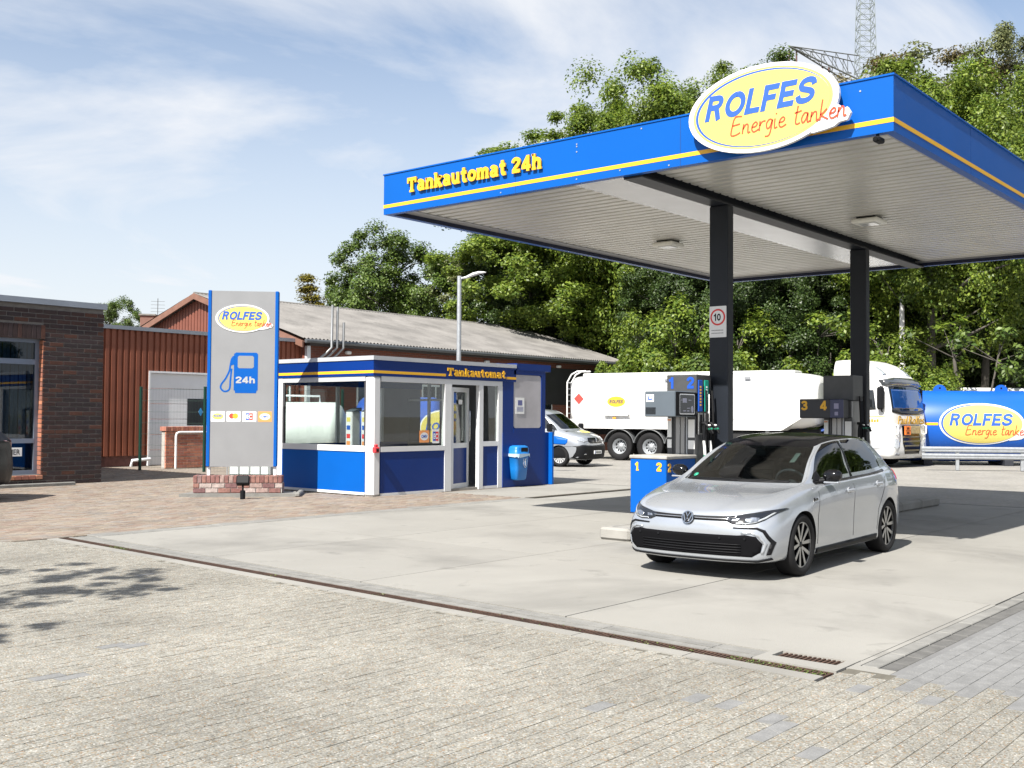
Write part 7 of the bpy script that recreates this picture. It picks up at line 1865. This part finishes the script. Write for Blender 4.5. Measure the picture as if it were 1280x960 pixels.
def tree_model(seed, H, rad, base, ncl, per, leaf, cl=(.16, .30), shape='round', droop=0, squash=.75, bare=.0):
    """unit tree: crown mesh data and trunk mesh data"""
    rng = np.random.RandomState(seed)
    cz = (H + base) / 2; hz = (H - base) / 2
    cs = []; rs = []
    lob = rng.normal(size=(9, 3)); lob /= np.linalg.norm(lob, axis=1)[:, None]; amp = rng.uniform(-.28, .18, 9)
    while len(cs) < ncl:
        d = rng.normal(size=3); d /= np.linalg.norm(d)
        k = 1 + sum(a * max(0, np.dot(d, l)) ** 4 for a, l in zip(amp, lob))
        q = rng.uniform(.0, 1) ** .45
        p = d * q * k
        if shape == 'cone': w_ = 1 - .85 * (p[2] + 1) / 2
        elif shape == 'tall': w_ = 1.0 - .25 * abs(p[2])
        else: w_ = 1.0 if p[2] > -.2 else 1.0 + .25 * (p[2] + .2)
        cs.append((p[0] * rad * w_, p[1] * rad * w_, cz + p[2] * hz)); rs.append(rad * rng.uniform(*cl) * (1.0 if q > .5 else 1.25))
    cs = np.array(cs); rs = np.array(rs)
    v, n = leaf_cloud(rng, cs, rs, per, leaf, squash=squash, out_c=np.array([0, 0, cz - hz * .2]), droop=droop)
    m = MB(); rt = H * .017 + .05
    trunk = [(0, 0, -.1), (rng.uniform(-.1, .1), rng.uniform(-.1, .1), base * .6), (rng.uniform(-.25, .25), rng.uniform(-.25, .25), base + hz * .5), (rng.uniform(-.3, .3), rng.uniform(-.3, .3), H * .86)]
    tp = catmull(trunk, 4); m.tube(tp, [rt * (1.25 if i == 0 else 1) * (1 - .8 * i / (len(tp) - 1)) for i in range(len(tp))], 8)
    for i in rng.permutation(len(cs))[:min(26, len(cs))]:
        c = cs[i]; z0 = max(base * .7, min(c[2] - .25 * np.hypot(c[0], c[1]) - .4, H * .75)); f_ = z0 / (H * .86); a_ = V(tp[min(len(tp) - 1, int(f_ * (len(tp) - 1)))]); a_.z = z0
        mid = a_.lerp(V(c), .5) + V((0, 0, .15 * rad * rng.uniform(-.3, 1))); r0 = rt * .38 * (1 - .5 * f_)
        m.tube([a_, mid, V(c)], [r0, r0 * .6, r0 * .2], 5)
    return v, n, m
MODELS = {}
def model(key, M_, *a, **k):
    v, n, m = tree_model(*a, **k)
    MODELS[key] = (v, n, m.mesh('trunk', [BARK], recalc=False), a[1], a[2], {})
def crown_for(key, M_):
    v, n, tr, H, rad, cache = MODELS[key]
    if M_.name not in cache: cache[M_.name] = mesh_np('crown', v, n, M_)
    return cache[M_.name]
model('broad1', LEAF_A, 1, 16, 4.6, 2.6, 240, 640, .068, cl=(.09, .23))
model('broad2', LEAF_B, 2, 17, 4.2, 2.2, 240, 640, .068, cl=(.09, .22))
model('broad3', LEAF_A, 3, 15, 5.0, 3.2, 230, 660, .070, cl=(.09, .24), droop=.25, squash=.9)
model('tall', LEAF_D, 4, 18, 3.4, 6.0, 110, 460, .075, cl=(.14, .28), shape='tall')
model('round', LEAF_B, 5, 12, 3.5, 3.2, 200, 460, .072, cl=(.10, .25))
model('loose', LEAF_D, 6, 12, 2.7, 4.5, 50, 330, .075, cl=(.16, .30), shape='tall')
model('cone', LEAF_Y, 7, 10, 1.35, 2.0, 60, 400, .06, cl=(.22, .4), shape='cone')
model('bush', LEAF_A, 8, 4.5, 2.2, .3, 60, 330, .07, cl=(.14, .32), droop=.5)
model('under', LEAF_C, 9, 7.0, 2.8, .2, 60, 620, .078, cl=(.2, .36), droop=.3)
def tree(name, label, key, M_, xc, d, h, wfac=1.0, rot=0.0, group=None):
    o = at(xc, d); t = thing(name, label, 'bush' if 'bush' in name else 'tree', (o[0], o[1], 0), R(rot), group, local=True)
    v, n, tr, H, rad, _ = MODELS[key]; s = h / H
    c = link('crown', crown_for(key, M_), t); c.scale = (s * wfac, s * wfac, s)
    b = link('trunk', tr, t); b.scale = (s * wfac, s * wfac, s)
    return t
def px(x, d): return (x - 640) / 1345.5 * d
def hz_(y, x, d): return 1.635 + (520.6 + .0067 * (x - 640) - y) * d / 1345.5
FOR = 'forest trees behind the station'
# (model, material, picture column, distance, picture row of the top, width factor, label)
forest = [
 ('broad2', LEAF_A, 668, 59, 146, 1.35, 'leftmost tall green tree of the wood above the warehouse roof end'),
 ('broad1', LEAF_A, 742, 60, 100, 1.0, 'tall bright green tree rising left of the wood over the lettered canopy edge'),
 ('broad3', LEAF_A, 792, 57, 76, .95, 'rounded tall green tree just right of the wood\'s left shoulder'),
 ('broad1', LEAF_B, 858, 58, 88, 1.0, 'tall tree whose crown stands left of the big yellow oval'),
 ('broad2', LEAF_A, 905, 57, 62, .9, 'tall light green tree directly behind the left half of the yellow oval'),
 ('tall', LEAF_B, 962, 60, 55, .95, 'tall tree behind the right half of the yellow oval'),
 ('loose', LEAF_D, 1040, 60, 92, 1.3, 'grey green willow like tree below the power mast arm'),
 ('tall', LEAF_E, 1092, 66, 56, 1.2, 'brownish sparse tree right of the power mast'),
 ('loose', LEAF_D, 1142, 68, 20, 1.2, 'thin olive tree top standing highest right of the mast'),
 ('broad3', LEAF_A, 1165, 50, 62, .92, 'bright blossoming green tree above the near canopy corner'),
 ('broad1', LEAF_A, 1232, 52, 78, .8, 'bright green tree above the dark blue canopy side'),
 ('tall', LEAF_E, 1215, 64, 48, 1.0, 'olive brown airy tree behind the bright one over the canopy side'),
 ('broad2', LEAF_D, 1268, 62, 8, .85, 'olive airy tree reaching the top right picture corner'),
 ('broad2', LEAF_B, 1320, 55, 60, 1.0, 'green tree at the right picture edge'),
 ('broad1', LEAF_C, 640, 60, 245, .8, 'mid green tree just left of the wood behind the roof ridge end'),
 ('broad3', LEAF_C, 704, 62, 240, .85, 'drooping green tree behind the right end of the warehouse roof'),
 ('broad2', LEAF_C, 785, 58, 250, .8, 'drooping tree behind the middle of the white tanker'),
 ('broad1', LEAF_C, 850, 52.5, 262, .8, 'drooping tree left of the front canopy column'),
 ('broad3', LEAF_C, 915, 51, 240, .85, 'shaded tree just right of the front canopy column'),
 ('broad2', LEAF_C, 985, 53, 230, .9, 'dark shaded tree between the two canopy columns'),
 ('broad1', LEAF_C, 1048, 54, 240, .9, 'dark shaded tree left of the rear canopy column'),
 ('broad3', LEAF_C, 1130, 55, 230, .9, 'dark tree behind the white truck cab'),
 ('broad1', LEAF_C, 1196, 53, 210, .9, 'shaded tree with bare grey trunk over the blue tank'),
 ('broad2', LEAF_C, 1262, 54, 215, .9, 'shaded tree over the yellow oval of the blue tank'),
]
for i, (k, M_, x, d, y, wf, lab) in enumerate(forest):
    h = hz_(y, x, d)
    tree('forest_tree', lab, k, M_, px(x, d), d, h, wf * MODELS[k][3] / h * (1.05 if h > 14 else 1.0) * (h / MODELS[k][3]) ** .5, 37 * i, FOR)
for i, (k, M_, x, d, y, wf, lab) in enumerate([
 ('bush', LEAF_A, 800, 49, 405, .8, 'low drooping bush above the tanker left of the pump'),
 ('bush', LEAF_A, 838, 47, 388, 1.0, 'low bright drooping bush above the tanker beside the speed sign'),
 ('bush', LEAF_B, 868, 47, 395, 1.0, 'low bush half hidden by the front canopy column'),
 ('bush', LEAF_A, 930, 47.5, 400, 1.0, 'low bright bush right of the front canopy column'),
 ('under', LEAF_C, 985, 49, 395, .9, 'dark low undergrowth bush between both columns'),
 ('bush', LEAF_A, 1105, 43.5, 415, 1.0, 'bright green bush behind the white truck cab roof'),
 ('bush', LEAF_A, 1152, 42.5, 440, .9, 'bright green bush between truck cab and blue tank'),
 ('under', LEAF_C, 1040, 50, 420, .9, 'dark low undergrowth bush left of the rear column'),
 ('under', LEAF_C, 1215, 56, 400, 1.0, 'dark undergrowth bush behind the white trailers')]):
    h = hz_(y, x, d); tree('forest_bush', lab, k, M_, px(x, d), d, h, wf * MODELS[k][3] / h * (h / MODELS[k][3]) ** .6, 53 * i, 'bushes at the edge of the wood')
tree('garden_tree', 'large round green tree standing behind the grey warehouse roof', 'round', LEAF_B, px(490, 64), 64, hz_(272, 490, 64), .98, 20)
tree('garden_tree', 'airy half bare tree behind the street lamp head', 'loose', LEAF_D, px(592, 62), 62, hz_(282, 592, 62), 1.05, 80)
tree('garden_tree', 'second airy tree right of the street lamp', 'loose', LEAF_B, px(630, 66), 66, hz_(262, 630, 66), 1.1, 150)
tree('conifer_tree', 'small yellowish cone shaped tree behind the warehouse roof', 'cone', LEAF_Y, px(386, 60), 60, hz_(322, 386, 60), 1.35, 0)
tree('garden_tree', 'green tree rising behind the dark brick office roof', 'round', LEAF_B, px(138, 62), 62, hz_(362, 138, 62), .72, 200)
# back of the wood: one dark mass
rng = np.random.RandomState(77); cs = []; rs = []
for _ in range(300):
    x = rng.uniform(5, 66); d = rng.uniform(66, 76); o = at(x * d / 72, d); cs.append((o[0], o[1], rng.uniform(.5, 13) if x > 8 else rng.uniform(.5, 6))); rs.append(rng.uniform(1.3, 2.6))
v, n = leaf_cloud(rng, np.array(cs), np.array(rs), 240, .26)
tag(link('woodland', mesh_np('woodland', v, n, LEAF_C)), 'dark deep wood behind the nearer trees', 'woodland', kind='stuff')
# bare slim trunks at the edge of the wood
for i, (x, d, ytop, lean, lab) in enumerate(((1203, 44, 425, -.3, 'grey bare trunk between the lifting lugs of the blue tank'), (1230, 43.5, 430, .5, 'thin leaning pale trunk right of the grey one over the tank'), (1015, 48, 395, .3, 'thin pale stem in the dark wood between the columns'), (1128, 49, 345, 0, 'white birch trunk behind the truck cab roof'))):
    h = hz_(ytop, x, d); o = at(px(x, d), d)
    t = thing('slim_tree', lab, 'tree', (o[0], o[1], 0), 0, None, local=True); rg_ = np.random.RandomState(i)
    r0 = (.15, .07, .05, .22)[i]
    m = MB(); m.tube(catmull([(0, 0, -.1), (lean * .2, -.2 * lean, h * .4), (lean * .6, -.7 * lean, h * .75), (lean, -lean, h)], 4), [r0 * (1 - .06 * q) for q in range(13)], 7)
    m.build('trunk', BARK if i != 3 else mat('birch_bark', (.55, .54, .52), .8, var=.3, vscale=6), t)
    cs = np.array([(lean + rg_.normal() * .8, -lean + rg_.normal() * .8, h + rg_.uniform(-1.2, .8)) for _ in range(7)]); v, n = leaf_cloud(rg_, cs, np.full(7, .55), 90, .11, out_c=np.array([lean, -lean, h - 1])); link('crown', mesh_np('crown', v, n, (LEAF_A, LEAF_B)[i % 2]), t)
    m = MB(); [m.tube([(lean * .8, -lean * .8, h * .85), tuple(c)], [.03, .01], 4) for c in cs]; m.build('branch', BARK, t)
# tree beside the photographer that throws the leafy shadow at lower left
o = at(-7.2, 5.4)
t = thing('shade_tree', 'tree outside the left picture edge casting a leafy shadow', 'tree', (-2.6, 8.6, 0), 0, None, local=True)
rg_ = np.random.RandomState(12)
tg = [(2.6, 2.2, 5.6), (3.1, 1.3, 5.7), (2.5, .4, 5.3), (1.6, 1.2, 5.2), (1.2, 2.0, 5.0), (.6, .6, 5.4), (3.4, .5, 5.5), (1.5, -.6, 5.6), (.2, 2.4, 5.8), (-.8, -.5, 6.0), (-.6, 1.5, 6.4), (.3, -1.3, 5.7)]
tw = []
for c in tg:
    for _ in range(9): tw.append((c[0] + rg_.normal() * .34, c[1] + rg_.normal() * .34, c[2] + rg_.normal() * .18))
tw = np.array(tw)
v, n = leaf_cloud(rg_, tw, rg_.uniform(.12, .30, len(tw)), 80, .055, squash=.5)
link('crown', mesh_np('crown', v, n, LEAF_B), t)
m = MB(); m.tube([(0, 0, -.1), (.0, .1, 2.4), (.1, .2, 4.6), (0, .3, 6.2)], [.16, .13, .10, .04], 9)
for c in tg: m.tube([(.08, .18, 4.2), (c[0] * .5, c[1] * .5 + .1, 5.0), c], [.05, .03, .01], 5)
m.build('trunk', BARK, t)
# trees beyond the right picture edge, mirrored in the car windows
for i, (k, x, y, h, lab) in enumerate((('broad2', 24, -9, 16, 'nearest tree of the row outside the right picture edge'), ('broad1', 38, -9, 18, 'second nearest tree outside the right picture edge'), ('broad3', 48, -10, 20, 'third tree of the row outside the right picture edge'), ('broad1', 58, -11, 20, 'second farthest tree outside the right picture edge'), ('broad2', 68, -12, 20, 'farthest tree of the row outside the right picture edge'))):
    t = thing('roadside_tree', lab, 'tree', (x, y, 0), R(71 * i), 'trees mirrored in the car windows', local=True)
    v, n, tr, H, rad, _ = MODELS[k]; s_ = h / H
    c = link('crown', crown_for(k, LEAF_B), t); c.scale = (s_ * 1.05, s_ * 1.05, s_)
    b = link('trunk', tr, t); b.scale = (s_, s_, s_)
